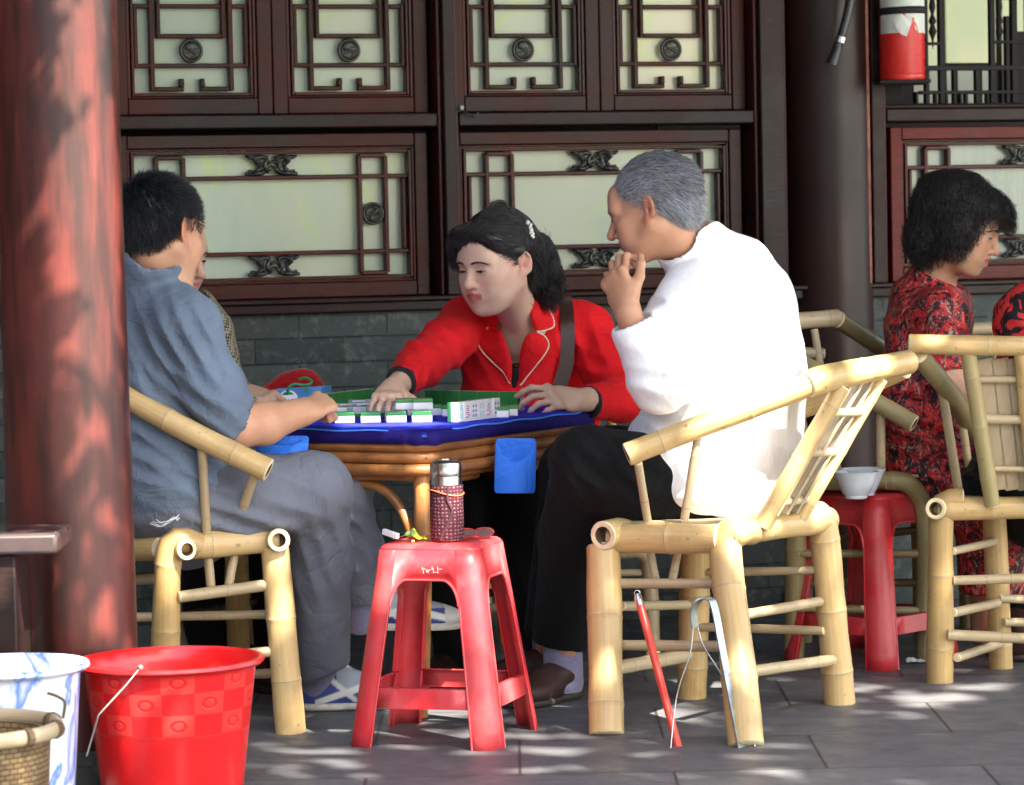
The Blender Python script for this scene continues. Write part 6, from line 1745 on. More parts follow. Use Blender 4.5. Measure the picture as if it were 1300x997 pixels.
# ================================================================== hidden man in the checked jacket
ph = thing('person', 'man in a brown checked jacket almost hidden behind the man in blue', 'person', P(225, 700, 7.95))
H3 = Head(P(214, 322, 7.85), (.82, -.50, -.22), .98)
nb3 = P(218, 388, 7.93); S = SDF(.02); add_head(S, H3, jaw=.95, cheek=.93, nose=1.15, open_mouth=.006, neck_to=nb3, neck_r=.05)
S.ecap(P(225, 420, 7.95), P(215, 620, 8.0), (.13, .07), (.13, .1), (-.5, -.8, 0), k=.04)
wr3 = P(318, 503, 7.62); S.chain([P(262, 425, 7.88), P(285, 500, 7.80), wr3], [.045, .036, .026], k=.02)
nl = hand(S, wr3, P(345, 508, 7.55) - wr3, np.array((0, -.5, .87)), 1, curl=(28, 30, 32, 34), size=.92)
for dx in (0, .15): S.chain([P(215, 630, 8.0) + (dx, 0, 0), P(260, 640, 7.75) + (dx, 0, 0), P(262, 850, 7.75) + (dx, 0, 0)], .045, k=.02)
V, Q = S.mesh(.0038, smooth=1); C = face_cols(V, H3, (.58, .36, .25)); new_obj('body', (V, Q), M['skin'], ph, col=C); face_lines(S, H3, ph)
mb = MB()
for i in range(6): mb.box(H3(-.012 + i * .0050, .0905 - abs(i - 2.5) * .0012, -.0575), (.0020, .0015, .0028), (H3.x, H3.y, H3.z))
new_obj('teeth', mb, mat_simple('teeth', (.62, .58, .48), .3, .1), ph, bevel=.0008)
Hs = SDF(.014); Hs.ell(H3(0, -.020, .040), (.076, .095, .085), H3.M); Hs.cut_local(H3(0, .050, .010), nrm(H3.y * .9 - H3.z * .55), .14, .006); Hs.plane(H3(0, -.05, -.05), -H3.z, .008)
nz3 = sines(24, 160, 7); Hs.folds(lambda q: .0014 * nz3(q), .003); V, Q = Hs.mesh(.0045); new_obj('hair', (V, Q), M['hair'], ph, col=np.tile((.03, .03, .03), (len(V), 1)))
def mat_check():
    t = NT('brown_checked_cloth'); v = t.coord('Object', (150, 150, 150)); mp = t.n('ShaderNodeTexChecker'); t.l(v, mp.inputs['Vector']); mp.inputs['Scale'].default_value = 1
    mp.inputs[1].default_value = (.42, .36, .26, 1); mp.inputs[2].default_value = (.06, .045, .03, 1)
    t.bump(t.noise(t.coord(), 30, 3, .5), .3, .006); return t.set(mp.outputs[0], .8, 0, .2)
J = SDF(.05); s3 = np.array((-.5, -.86, 0))
J.ecap(P(226, 400, 7.93), P(228, 430, 7.95), (.12, .07), (.16, .10), s3); J.ecap(P(228, 430, 7.95), P(225, 540, 7.97), (.16, .10), (.165, .12), s3); J.ecap(P(225, 540, 7.97), P(222, 650, 8.0), (.165, .12), (.17, .13), s3)
J.chain([P(262, 422, 7.86), P(284, 496, 7.79), P(305, 503, 7.67)], [.070, .056, .042], k=.03); J.cut_local(nb3 + (0, 0, .02), (.15, 0, 1), .09)
J.cap(nb3, nb3 + (.01, -.02, .06), .055, .058, k=.004, op='-')
for f in (fold_field(P(285, 470, 7.75), (.5, 0, .9), .05, .007, .1, 31),): J.folds(f, .006)
cloth_obj('jacket', J, .0075, mat_check(), ph)
T = SDF(.04)
for dx in (0, .17): T.chain([P(215, 640, 8.0) + (dx - .05, 0, 0), P(262, 650, 7.75) + (dx, 0, 0), P(264, 835, 7.72) + (dx, 0, 0)], [.085, .075, .055], k=.03)
cloth_obj('trousers', T, .009, blk, ph); shoe(ph, FL(300, 868), (.6, -.8, 0), style='loafer'); shoe(ph, FL(215, 868), (.5, -.8, 0), style='loafer')
# ================================================================== woman in the red jacket
pr = thing('person', 'black haired woman in a red jacket reaching over the table to the tiles', 'person', P(675, 700, 8.0))
H4 = Head(P(632, 335, 7.64), (-.68, -.70, -.17), 1.025)
nb4 = P(664, 415, 7.82)
S = SDF(.02); add_head(S, H4, jaw=.92, cheek=1.02, nose=.95, lips=1.05, neck_to=nb4, neck_r=.047)
S.ecap(P(666, 425, 7.88), P(676, 620, 8.0), (.13, .085), (.14, .10), (1, .1, 0), k=.04)
S.ell(P(658, 428, 7.81), (.058, .040, .045), k=.03)
shr, elr, wrr = P(592, 408, 7.84), P(535, 462, 7.56), P(499, 494, 7.37)
S.chain([shr, elr, wrr], [.045, .038, .0255], k=.02)
nl = hand(S, wrr, P(484, 515, 7.235) - wrr, np.array((-.10, -.55, .83)), -1, curl=(26, 22, 24, 30), spread=(10, 3, -5, -14), thumb=(52, 12), size=.93, thumb_in=.5, base_r=.027)
shl, ell_, wrl = P(742, 415, 7.90), P(792, 506, 7.74), P(728, 508, 7.53)
S.chain([shl, ell_, wrl], [.045, .040, .0265], k=.02)
nl2 = hand(S, wrl, P(690, 502, 7.46) - wrl, np.array((.10, -.72, .62)), 1, curl=(30, 34, 38, 42), spread=(15, 3, -3, -9), thumb=(30, 22), size=.95, thumb_in=.9, base_r=.027)
for xx in (0, -.17): S.chain([P(690, 640, 8.05) + (xx, 0, 0), P(668, 640, 7.62) + (xx, 0, 0), P(668, 850, 7.62) + (xx, 0, 0)], .045, k=.02)
V, Q = S.mesh(.0033, smooth=1)
C = face_cols(V, H4, (.70, .455, .335), lip=(.52, .11, .10), blush=.5)
new_obj('body', (V, Q), M['skin'], pr, col=C); face_lines(S, H4, pr, thick=1.0); add_nails(pr, nl + nl2)
# hair swept back in a ponytail of curls
Hs = SDF(.016)
Hs.ell(H4(0, -.020, .038), np.array((.0790, .0980, .0860)) * 1.05, H4.M); Hs.ell(H4(0, -.015, .078), np.array((.060, .066, .052)) * 1.05, H4.M, k=.02); Hs.ell(H4(0, -.070, .01), np.array((.066, .046, .062)), H4.M)
Hs.ell(H4(.022, .058, .072), np.array((.058, .036, .036)), H4.M, k=.02); Hs.ell(H4(-.030, .052, .068), np.array((.040, .030, .030)), H4.M, k=.02)
Hs.chain([H4(.040, .076, .078), H4(.062, .074, .058), H4(.074, .066, .034)], [.022, .016, .006], k=.015)
Hs.ell(H4(-.022, .105, .012), (.062, .050, .060), H4.M, k=.010, op='-')
Hs.cut_local(H4(0, .083, .022), nrm(H4.y * .95 - H4.z * .30), .050, .006); Hs.plane(H4(0, -.05, -.058), -H4.z * .8 + H4.y * .5, .008)
for sx in (-1, 1): Hs.ell(H4(sx * .090, .012, -.022), np.array((.026, .038, .050)), H4.M, k=.008, op='-'); Hs.ell(H4(sx * .060, .070, -.012), np.array((.036, .034, .055)), H4.M, k=.008, op='-')
pt0 = H4(-.020, -.095, .030)
pty = [pt0, P(682, 316, 7.72), P(689, 343, 7.74), P(695, 366, 7.75)]
Hs.chain(pty, [.030, .034, .038, .024], k=.02)
nz4 = sines(25, 150, 7); Hs.folds(lambda q: .0022 * nz4(q), .004)
V, Q = Hs.mesh(.0036); rs = np.random.RandomState(8)
sel = rs.choice(len(V), 11000); roots = V[sel] + rs.normal(size=(11000, 3)) * .0010; roots = roots[~ear_zone(H4.loc(roots))]
def dirH4(p, i):
    t = pt0[None] - p; t /= np.linalg.norm(t, axis=1)[:, None] + 1e-6; L = H4.loc(p)
    dn = np.array(pty[-1] - pty[0]); dn = dn / np.linalg.norm(dn); w = (p[:, 0:1] > pt0[0] - .012)
    bang = ((L[:, 0:1] > .045) & (L[:, 1:2] > .03)).astype(float)
    return np.where(w, dn[None], t * (1 - bang) + bang * (-H4.z[None] + .1 * H4.x[None] - .2 * H4.y[None]))
sv = strands(Hs, roots, dirH4, 7, .007, .0014, .0006, 5, .07, .25, black)
n_ = 1500; tq = rs.rand(n_) * 2.2 + .3; ii = tq.astype(int); ff = tq - ii; PT = np.array(pty)
cr = PT[ii] * (1 - ff[:, None]) + PT[np.minimum(ii + 1, 3)] * ff[:, None] + rs.normal(size=(n_, 3)) * .017
def curl(p, i):
    ph = rs_ph; return np.array([0.1, 0, -.75])[None] + .9 * np.stack([np.sin(ph + i * .9), np.cos(ph * 1.7 + i * .9), .3 * np.sin(ph * 2 + i)], 1)
rs_ph = rs.rand(n_) * 6.28
sv2 = strands(None, cr, curl, 10, .0075, 0, .0008, 6, .1, .4, black)
hl = hairline(S, H4, V, dirH4, 1400, 53, black, zmin=-.02)
HV, HQ, HC = join((V, Q, np.tile((.010, .009, .009), (len(V), 1))), sv, sv2, hl); new_obj('hair', (HV, HQ), M['hair'], pr, col=HC)
mb = MB(); qd = random.Random(3)
for i in range(26):
    t = i / 25; p = P(671 + 5 * t + qd.uniform(-2.5, 2.5), 281 + 20 * t, 7.63); 
    pp = on_surf(Hs, p, (0, 1, 0), .12, 120); p = (pp if pp is not None else p) + np.array((0, -.012, 0))
    r_ = qd.uniform(.0022, .0042); mb.lathe(p, [(0, -r_), (r_ * .7, -r_ * .7), (r_, 0), (r_ * .7, r_ * .7), (0, r_)], 8)
new_obj('hair_clip', mb, mat_simple('pearl_clip', (.75, .74, .70), .15, .1), pr)
RED = mat_cloth('red_jacket_cloth', (.74, .012, .018), rough=.75, wr=16, bump=.5, sheen=.02)
J = SDF(.045); s4 = np.array((1, .12, 0))
J.ecap(P(665, 408, 7.88), P(667, 432, 7.88), (.125, .060), (.158, .095), s4); J.ecap(P(667, 432, 7.88), P(672, 520, 7.90), (.158, .095), (.165, .120), s4); J.ecap(P(672, 520, 7.90), P(680, 630, 8.0), (.165, .120), (.185, .14), s4)
J.chain([P(602, 412, 7.86), shr + (0, 0, -.005), P(566, 436, 7.70), elr, P(507, 487, 7.41)], [.058, .063, .060, .054, .040], k=.03)
J.chain([P(732, 412, 7.90), P(744, 420, 7.89), P(768, 465, 7.82), ell_, P(744, 511, 7.585)], [.058, .064, .060, .056, .042], k=.03)
J.cut_local(P(509, 485, 7.42), nrm(wrr - elr), .07, .003); J.cut_local(P(746, 511, 7.59), nrm(wrl - ell_), .065, .003)
# V opening down the front
J.cap(nb4 + (0, 0, .0), nb4 + nrm(H4(0, -.02, -.06) - nb4) * .12, .054, .060, k=.006, op='-')
vbot = P(664, 490, 7.75)
fr = lambda p: None
va, vb_, vc = P(628, 398, 7.74), P(678, 392, 7.76), P(656, 500, 7.76)
nV = nrm(np.cross(vb_ - va, vc - va)); nV = nV if nV[1] < 0 else -nV
def wedge(q):      # prism cut between the lapels
    y = (q - va) @ nV
    e1 = nrm(np.cross(vc - va, nV)); e2 = nrm(np.cross(vb_ - vc, nV)); cen = (va + vb_ + vc) / 3
    if np.dot(cen - va, e1) > 0: e1 = -e1
    if np.dot(cen - vc, e2) > 0: e2 = -e2
    return np.maximum(np.maximum((q - va) @ e1, (q - vc) @ e2), -(y + .085))
J._put(wedge, np.minimum(va, vc) - .1, np.maximum(vb_, va) + .1, .004, '-')
for f in (fold_field(P(560, 440, 7.62), (.6, .3, .7), .045, .007, .13, 41), fold_field(P(610, 450, 7.76), (.8, 0, .5), .05, .006, .09, 42), fold_field(P(770, 480, 7.75), (.4, 0, .9), .05, .008, .12, 43), fold_field(P(740, 450, 7.8), (1, 0, .3), .05, .007, .1, 44), fold_field(P(525, 475, 7.45), (.7, .3, -.6), .035, .005, .07, 45), fold_field(P(690, 540, 7.8), (1, 0, .2), .06, .005, .12, 46)): J.folds(f, .007)
cloth_obj('jacket', J, .0056, RED, pr)
# black top inside the V
I = SDF(.03); I.ecap(P(664, 470, 7.88), P(672, 560, 7.90), (.10, .10), (.12, .112), s4); I.plane(P(660, 463, 7.8), (0, -.3, 1), .004, ext=.5)
it = NT('black_knit_with_beads'); vo = it.n('ShaderNodeTexVoronoi'); vo.inputs['Scale'].default_value = 70; it.l(it.coord(), vo.inputs['Vector'])
it.set(it.ramp(vo.outputs['Distance'], [(.16, (.65, .63, .6)), (.20, (.012, .012, .014))]), .6, 0, .3)
cloth_obj('top', I, .006, it.m, pr)
# lapels and collar with pale piping
def flap(name, outline, Y, th_=.006, piping=None, push=.004):
    pts = []
    for (x, y) in outline:
        p = P(x, y, Y); s_ = on_surf(J, p, (0, 1, 0), .22, 240); s_ = p if s_ is None else s_
        pts.append(s_)
    return pts
def lapel(outline, pipe_idx, Y=7.72):
    dense = smooth_path([np.array(o, float) for o in outline + outline[:1]], 5)[:-1]
    cen = np.mean(dense, 0); rings = []
    for f, pz in ((1.0, .0035), (.93, .0085), (.6, .011), (.2, .012)):
        r_ = []
        for d in dense:
            x, y = cen + (d - cen) * f; p = on_surf(Jf, P(x, y, Y), (0, 1, 0), .25, 260)
            if p is None: p = P(x, y, Y + .07)
            r_.append(p + np.array((0, -pz, 0)))
        rings.append(r_)
    # keep the flap calm: limit depth jumps
    med = np.median([p[1] for p in rings[2]])
    for r_ in rings:
        for p in r_: p[1] = min(max(p[1], med - .05), med + .06)
    n = len(dense); vs = [p for r_ in rings for p in r_]; mb = MB()
    mb.add(vs, [(i * n + j, i * n + (j + 1) % n, (i + 1) * n + (j + 1) % n, (i + 1) * n + j) for i in range(3) for j in range(n)] + [tuple(3 * n + j for j in range(n))])
    lo_ = new_obj('lapel', mb, RED, pr, angle=70)
    k0, k1 = pipe_idx; pp = [rings[0][j % n] + np.array((0, -.004, 0)) for j in range(k0 * 5, k1 * 5 + 1)]
    m2 = MB(); m2.sweep(pp, .0020, 6); new_obj('piping', m2, mat_simple('cream_piping', (.80, .66, .50), .6, .05), lo_, angle=80)
Jf = SDF(.045); Jf.cap(nb4 + (0, 0, -.03), nb4 + nrm(H4(0, -.02, -.06) - nb4) * .07, .062, .058, k=.03); Jf.ecap(P(665, 408, 7.86), P(667, 432, 7.86), (.125, .065), (.158, .095), s4); Jf.ecap(P(667, 432, 7.88), P(672, 520, 7.90), (.158, .095), (.165, .120), s4); Jf.ecap(P(672, 520, 7.90), P(680, 630, 8.0), (.165, .120), (.185, .14), s4)
# outlines in picture positions, resting on the jacket front
lapel([(606, 388), (600, 398), (600, 408), (605, 414), (620, 417), (632, 413), (631, 401), (622, 391)], (1, 4))
lapel([(619, 418), (610, 424), (606, 433), (611, 446), (625, 461), (639, 474), (648, 488), (650, 463), (641, 432), (631, 416)], (0, 6))
lapel([(673, 374), (686, 377), (695, 391), (702, 403), (704, 414), (697, 419), (682, 421), (676, 412), (672, 392)], (1, 6))
lapel([(682, 422), (692, 428), (697, 438), (693, 449), (681, 465), (669, 480), (660, 490), (659, 470), (661, 446), (669, 426)], (0, 6))
cuff_m = mat_simple('black_cuff', (.014, .014, .018), .7)
for c_, w1, ax_ in ((P(509, 485, 7.42), .036, nrm(wrr - elr)), (P(746, 511, 7.59), .038, nrm(wrl - ell_))):
    mb = MB(); mb.lathe(c_ - ax_ * .004, [(w1 * .6, .006), (w1 * 1.06, .004), (w1 * 1.10, -.004), (w1 * 1.06, -.011)], 24, ax_); mb.lathe(c_ - ax_ * .004, [(w1 * .75, -.002), (w1 * .80, .010), (w1 * .72, .010)], 24, ax_)
    new_obj('cuff', mb, cuff_m, pr)
# shoulder strap
sp_ = []
for (x, y) in ((716, 372), (719, 385), (721, 410), (721, 440), (719, 465), (712, 488), (706, 505)):
    p = on_surf(J, P(x, y, 7.75), (0, 1, 0), .25, 260); sp_.append(p if p is not None else P(x, y, 7.86))
for i in range(1, len(sp_)): sp_[i][1] = min(sp_[i][1], sp_[i - 1][1] + .01)
m_ = MB(); ps = smooth_path([p + (0, -.013, 0) for p in sp_], 6); vs, fs = [], []
for i, p in enumerate(ps):
    tn = nrm(ps[min(i + 1, len(ps) - 1)] - ps[max(i - 1, 0)]); wd = nrm(np.cross(tn, (0, 1, .1))) * .0175
    vs += [p - wd, p - wd + (0, -.004, 0), p + wd + (0, -.004, 0), p + wd]
for i in range(len(ps) - 1):
    for k in range(4): fs.append((i * 4 + k, i * 4 + (k + 1) % 4, (i + 1) * 4 + (k + 1) % 4, (i + 1) * 4 + k))
m_.add(vs, fs); tag(new_obj('shoulder_bag_strap', m_, mat_simple('dark_brown_leather', (.060, .028, .024), .32, .25, 30), None, angle=40), 'dark brown leather bag strap over the shoulder of the red jacket', 'bag strap')
T = SDF(.04)
T.ecap(P(682, 620, 8.02), P(686, 650, 8.05), (.17, .13), (.17, .12), s4)
for xx in (.02, -.17): T.chain([P(690, 640, 8.03) + (xx, 0, 0), P(668, 636, 7.62) + (xx, 0, 0), P(668, 690, 7.60) + (xx, 0, 0), P(672, 845, 7.62) + (xx, 0, 0)], [.09, .082, .078, .06], k=.04)
for f in (fold_field(P(660, 720, 7.6), (1, 0, .3), .06, .006, .2, 47),): T.folds(f, .006)
cloth_obj('trousers', T, .008, blk, pr)
shoe(pr, FL(680, 858), (-.3, -.95, 0), style='loafer', L=.24); shoe(pr, FL(590, 858), (-.3, -.95, 0), style='loafer', L=.24)

# ================================================================== woman in the patterned dress
pd = thing('person', 'curly haired woman in a red and black patterned dress facing right at the next table', 'person', P(1180, 700, 8.0))
H5 = Head(P(1219, 287, 7.92), (.87, -.33, -.36), .985)
nb5 = P(1186, 365, 7.98); S = SDF(.02); add_head(S, H5, jaw=.95, cheek=1.0, nose=.98, open_mouth=.005, neck_to=nb5, neck_r=.047)
S.ecap(P(1180, 395, 8.0), P(1178, 600, 8.02), (.11, .055), (.14, .1), (.4, .9, 0), k=.02)
shd, eld, wrd = P(1196, 398, 7.84), P(1206, 478, 7.78), P(1240, 512, 7.72)
S.chain([P(1188, 392, 7.9), shd, eld, wrd], [.045, .046, .037, .026], k=.02); hand(S, wrd, np.array((1, -.2, -.05)), (0, -.5, .85), -1, curl=(30, 34, 38, 40), size=.92)
for xx in (0, .17): S.chain([P(1180, 625, 8.0) + (0, xx, 0), P(1262, 632, 7.85) + (0, xx, 0), P(1262, 815, 7.9) + (0, xx, 0)], [.06, .05, .035], k=.02)
V, Q = S.mesh(.0036, smooth=1); C = face_cols(V, H5, (.58, .34, .22), lip=(.50, .16, .14), blush=.4, lipw=1.0); new_obj('body', (V, Q), M['skin'], pd, col=C); face_lines(S, H5, pd, thick=1.0)
Hs = SDF(.02)
Hs.ell(H5(0, -.028, .040), np.array((.091, .107, .093)), H5.M); Hs.ell(H5(0, -.058, -.035), np.array((.082, .064, .076)), H5.M); Hs.ell(H5(0, .060, .072), np.array((.062, .045, .036)), H5.M, k=.03)
Hs.ell(H5(.070, .010, .000), np.array((.030, .045, .060)), H5.M, k=.02); Hs.ell(H5(-.070, .010, .000), np.array((.030, .045, .060)), H5.M, k=.02)
Hs.ell(H5(0, .100, .052), np.array((.034, .018, .020)), H5.M, k=.02)
Hs.ell(H5(0, .080, -.026), np.array((.082, .062, .080)), H5.M, k=.008, op='-')
c5a, c5b = sines(31, 75, 8), sines(32, 170, 7); Hs.folds(lambda q: .0065 * c5a(q) + .002 * c5b(q), .009)
V, Q = Hs.mesh(.0042); rs = np.random.RandomState(9); n_ = 8000; sel = rs.choice(len(V), n_); roots = V[sel] + rs.normal(size=(n_, 3)) * .002; ph5 = rs.rand(n_) * 6.28; ctr5 = H5(0, -.02, .02)
def curl5(p, i):
    o = p - ctr5[None]; o /= np.linalg.norm(o, axis=1)[:, None]
    return o * .10 + np.array([0, 0, -.6])[None] + .55 * np.stack([np.sin(ph5 + i * 1.0), np.cos(ph5 * 1.7 + i), np.sin(ph5 * 2.1 + i * .8)], 1)
sv = strands(Hs, roots, curl5, 8, .0062, .002, .0006, 7, .08, .4, black)
HV, HQ, HC = join((V, Q, np.tile((.009, .008, .008), (len(V), 1))), sv); new_obj('hair', (HV, HQ), M['hair'], pd, col=HC)
def mat_pattern(name, reds, seedoff=0, sc=26, blackp=.505):
    t = NT(name); mp = t.coord('Object', (1, 1, .8)); w = t.noise(mp, sc * .45, 4, .6, 1.5); a = t.noise(mp, sc, 5, .75, 2.8); b = t.noise(t.coord('Object', (1.3, 1.3, .7)), sc * 1.5, 5, .8, 3.5)
    c = t.ramp(a, [(.34, (.015, .010, .012)), (blackp - .03, (.02, .010, .012)), (blackp, (.34, .012, .018)), (.58, reds), (.68, (.38, .018, .02))])
    c = t.mix(t.ramp(b, [(.56, 0.), (.60, .9), (.65, .1)]), c, (.60, .46, .38))
    c = t.mix(t.ramp(w, [(.5, 0.), (.62, .6)]), c, t.ramp(b, [(.45, (.012, .008, .01)), (.55, (.45, .02, .025))]))
    t.bump(t.noise(t.coord(), 25, 3, .5), .3, .006); return t.set(c, .55, 0, .3)
D = SDF(.05); s5 = np.array((.4, .9, 0))
D.ecap(P(1184, 382, 7.98), P(1180, 405, 8.0), (.115, .060), (.16, .092), s5); D.ecap(P(1180, 405, 8.0), P(1176, 500, 8.02), (.16, .092), (.165, .115), s5); D.ecap(P(1176, 500, 8.02), P(1180, 590, 8.02), (.165, .115), (.185, .128), s5)
D.chain([P(1190, 396, 7.90), shd, P(1200, 440, 7.80), P(1206, 470, 7.78)], [.058, .060, .055, .052], k=.03)
D.chain([P(1180, 612, 7.98), P(1235, 620, 7.90), P(1262, 650, 7.86), P(1262, 760, 7.9)], [.10, .095, .085, .09], k=.05); D.chain([P(1180, 612, 8.12), P(1255, 622, 8.05), P(1262, 760, 8.06)], [.10, .09, .09], k=.05)
D.plane(P(1262, 752, 7.9), (0, 0, -1), .004, ext=.6)
a5 = nrm(H5(0, -.02, -.06) - nb5); D.cap(nb5 - a5 * .03, nb5 + a5 * .026, .105, .074, k=.03); D.cut_local(nb5 + a5 * .030, nrm((.42, -.10, .90)), .11); D.cap(nb5 + a5 * .0, nb5 + a5 * .09, .054, .062, k=.003, op='-')
D.cut_local(P(1207, 474, 7.78), nrm(eld - P(1200, 440, 7.80)), .07, .003)
for f in (fold_field(P(1170, 500, 7.9), (.5, 0, .9), .06, .008, .14, 51), fold_field(P(1180, 580, 7.9), (.3, 0, 1), .05, .010, .14, 52), fold_field(P(1160, 420, 7.9), (1, 0, .4), .05, .006, .12, 53), fold_field(P(1210, 600, 7.85), (.6, 0, .8), .05, .009, .12, 54)): D.folds(f, .009)
cloth_obj('dress', D, .0068, mat_pattern('red_black_print', (.66, .030, .030), sc=15), pd)
mb = MB(); rim = []
for i in range(33):      # black neckline binding
    a = 2 * math.pi * i / 32; xx, yy = frame(a5); d = xx * math.cos(a) + yy * math.sin(a)
    q_ = np.array([nb5 + d * (.055 + .09 * j / 40) + a5 * .018 for j in range(41)]); e = D.ev(q_); k_ = int(np.argmax(e < 0)); rim.append(q_[k_] if e[k_] < 0 else nb5 + d * .06)
mb.sweep(rim, .0038, 6, cap=False); new_obj('neckline', mb, M['void'], pd, angle=80)
shoe(pd, FL(1262, 838), (.9, -.3, 0), style='loafer', L=.23); shoe(pd, FL(1262, 822), (.9, -.3, 0), style='loafer', L=.23)

# ================================================================== person at the right edge
pe = thing('person', 'person in a black and red blouse at the right edge, mostly out of view', 'person', P(1345, 700, 7.8))
H6 = Head(P(1372, 285, 7.82), (-.35, .93, -.15), 1.0); nb6 = P(1362, 362, 7.82)
S = SDF(.02); add_head(S, H6, neck_to=nb6, neck_r=.048); S.ecap(P(1358, 395, 7.82), P(1350, 600, 7.75), (.13, .08), (.15, .1), (1, .3, 0), k=.04)
S.chain([P(1300, 400, 7.80), P(1290, 480, 7.95), P(1300, 510, 8.15)], [.045, .038, .026], k=.02); hand(S, P(1300, 510, 8.15), (.2, .95, 0), (0, -.2, .9), 1, size=.92)
S.chain([P(1420, 400, 7.84), P(1450, 490, 7.95), P(1430, 512, 8.15)], [.045, .038, .026], k=.02)
for x in (1310, 1400): S.chain([P(x, 622, 7.72), P(x - 20, 628, 8.2), P(x - 20, 800, 8.2)], [.06, .05, .035], k=.02)
V, Q = S.mesh(.005, smooth=1); new_obj('body', (V, Q), M['skin'], pe, col=face_cols(V, H6, SKIN))
Hs = SDF(.02); Hs.ell(H6(0, -.03, .04), (.085, .1, .09), H6.M); Hs.ell(H6(0, -.06, -.02), (.075, .06, .07), H6.M); Hs.cut_local(H6(0, .05, 0), H6.y, .13, .006); Hs.folds(lambda q: .004 * c5a(q), .005); V, Q = Hs.mesh(.006); new_obj('hair', (V, Q), M['hair'], pe, col=np.tile((.01, .009, .009), (len(V), 1)))
D = SDF(.05); s6 = np.array((.95, .3, 0))
D.ecap(P(1360, 378, 7.82), P(1356, 405, 7.82), (.12, .06), (.17, .095), s6); D.ecap(P(1356, 405, 7.82), P(1350, 590, 7.76), (.17, .10), (.19, .13), s6)
D.chain([P(1318, 398, 7.81), P(1303, 408, 7.80), P(1292, 470, 7.92)], [.060, .064, .056], k=.04); D.chain([P(1408, 400, 7.83), P(1448, 480, 7.93)], [.062, .054], k=.04); D.cut_local(nb6, (0, 0, 1), .09)
for f in (fold_field(P(1290, 440, 7.8), (.6, 0, .8), .05, .006, .12, 61),): D.folds(f, .006)
cloth_obj('blouse', D, .008, (lambda t: (t.bump(t.noise(t.coord(), 25, 3, .5), .3, .006), t.set(t.ramp(t.noise(t.coord(), 17, 3, .55, 1.6), [(.50, (.010, .010, .012)), (.53, (.62, .025, .03)), (.62, (.66, .04, .035))]), .6, 0, .3))[1])(NT('black_red_print')), pe)
T = SDF(.05); T.ecap(P(1345, 610, 7.74), P(1345, 632, 7.74), (.19, .15), (.19, .14), s6)
T.ell(P(1250, 615, 7.62), (.055, .10, .06), k=.05); T.ell(P(1290, 622, 7.55), (.09, .12, .045), k=.05); T.ell(P(1243, 598, 7.70), (.035, .07, .05), k=.04)
for x in (1312, 1402): T.chain([P(x, 618, 7.8), P(x - 15, 620, 8.2), P(x - 15, 780, 8.2)], [.10, .085, .06], k=.04)
for f in (fold_field(P(1265, 610, 7.55), (.8, 0, .5), .045, .008, .12, 62),): T.folds(f, .007)
cloth_obj('skirt', T, .008, blk, pe)
# ------------------------------------------------------------------ the tree in the yard whose leaves dapple the sunlight
SUN = nrm((0.75, -1.0, 1.5))
sa = nrm(np.cross(SUN, (0, 0, 1))); sb_ = np.cross(SUN, sa)
def scoord(p): return np.stack([np.asarray(p) @ sa, np.asarray(p) @ sb_], -1)
lit = []       # the sun patches the photograph shows: (px, py, Y, radius)
for t in ((945, 345, 7.0, .085), (965, 400, 7.0, .12), (955, 470, 6.98, .14), (945, 545, 6.97, .14), (900, 600, 6.97, .10), (905, 325, 7.0, .03),
          (1060, 480, 6.88, .06), (1110, 468, 7.0, .05), (980, 505, 6.84, .05), (1040, 545, 6.9, .04), (925, 690, 6.76, .05), (935, 740, 6.75, .045), (942, 810, 6.73, .04), (946, 880, 6.72, .05), (840, 655, 6.85, .03), (1010, 640, 6.88, .025),
          (604, 720, 6.64, .026), (612, 770, 6.63, .026), (618, 830, 6.62, .026), (622, 890, 6.62, .03), (655, 850, 6.7, .035), (640, 690, 6.75, .03), (520, 688, 6.70, .03), (560, 688, 6.70, .03), (575, 600, 6.74, .03), (500, 720, 6.68, .012),
          (545, 720, 7.08, .02), (545, 765, 7.09, .022), (545, 815, 7.1, .026), (545, 860, 7.1, .026),
          (470, 530, 7.1, .05),  (530, 530, 7.1, .05),  (545, 590, 6.95, .03),
          (118, 18, 6.18, .018), (102, 70, 6.18, .026), (84, 110, 6.18, .022), (140, 130, 6.18, .022), (146, 200, 6.18, .030), (118, 195, 6.16, .030), (92, 225, 6.16, .028), (140, 262, 6.17, .03), (75, 270, 6.17, .02), (88, 330, 6.16, .026), (112, 300, 6.16, .018), (146, 330, 6.18, .016), (120, 345, 6.16, .018), (118, 440, 6.16, .030), (98, 465, 6.16, .020), (112, 545, 6.16, .010), (100, 575, 6.16, .010), (137, 648, 6.17, .014), (148, 385, 6.18, .012), (128, 785, 6.16, .018), (140, 765, 6.17, .012),
          (10, 690, 5.9, .035), (45, 686, 5.9, .015), (20, 850, 6.05, .05), (80, 890, 6.05, .03), (200, 860, 5.85, .16), (260, 850, 5.85, .12), (140, 850, 5.85, .10),
          (360, 690, 6.86, .02), (350, 780, 6.88, .02), (215, 700, 6.78, .02)):
    lit.append((P(t[0], t[1], t[2]), t[3]))
for (px, py, r) in ((1190, 888, .035), (1215, 886, .03), (1160, 888, .03), (1238, 873, .025), (1262, 873, .03), (900, 876, .03), (880, 890, .03), (1010, 884, .02), (1085, 876, .02), (840, 905, .05), (560, 905, .05), (600, 900, .04), (700, 950, .06), (1000, 960, .08), (1180, 960, .07), (420, 960, .06)):
    lit.append((FL(px, py), r))
col_lit = [l for l in lit if l[0][1] < 6.3 and l[0][0] < -.70]; colz = [(np.array((cb[0] + dx, YC - .12, z)), .10) for dx in (-.06, .06) for z in np.arange(.1, 1.75, .10)]
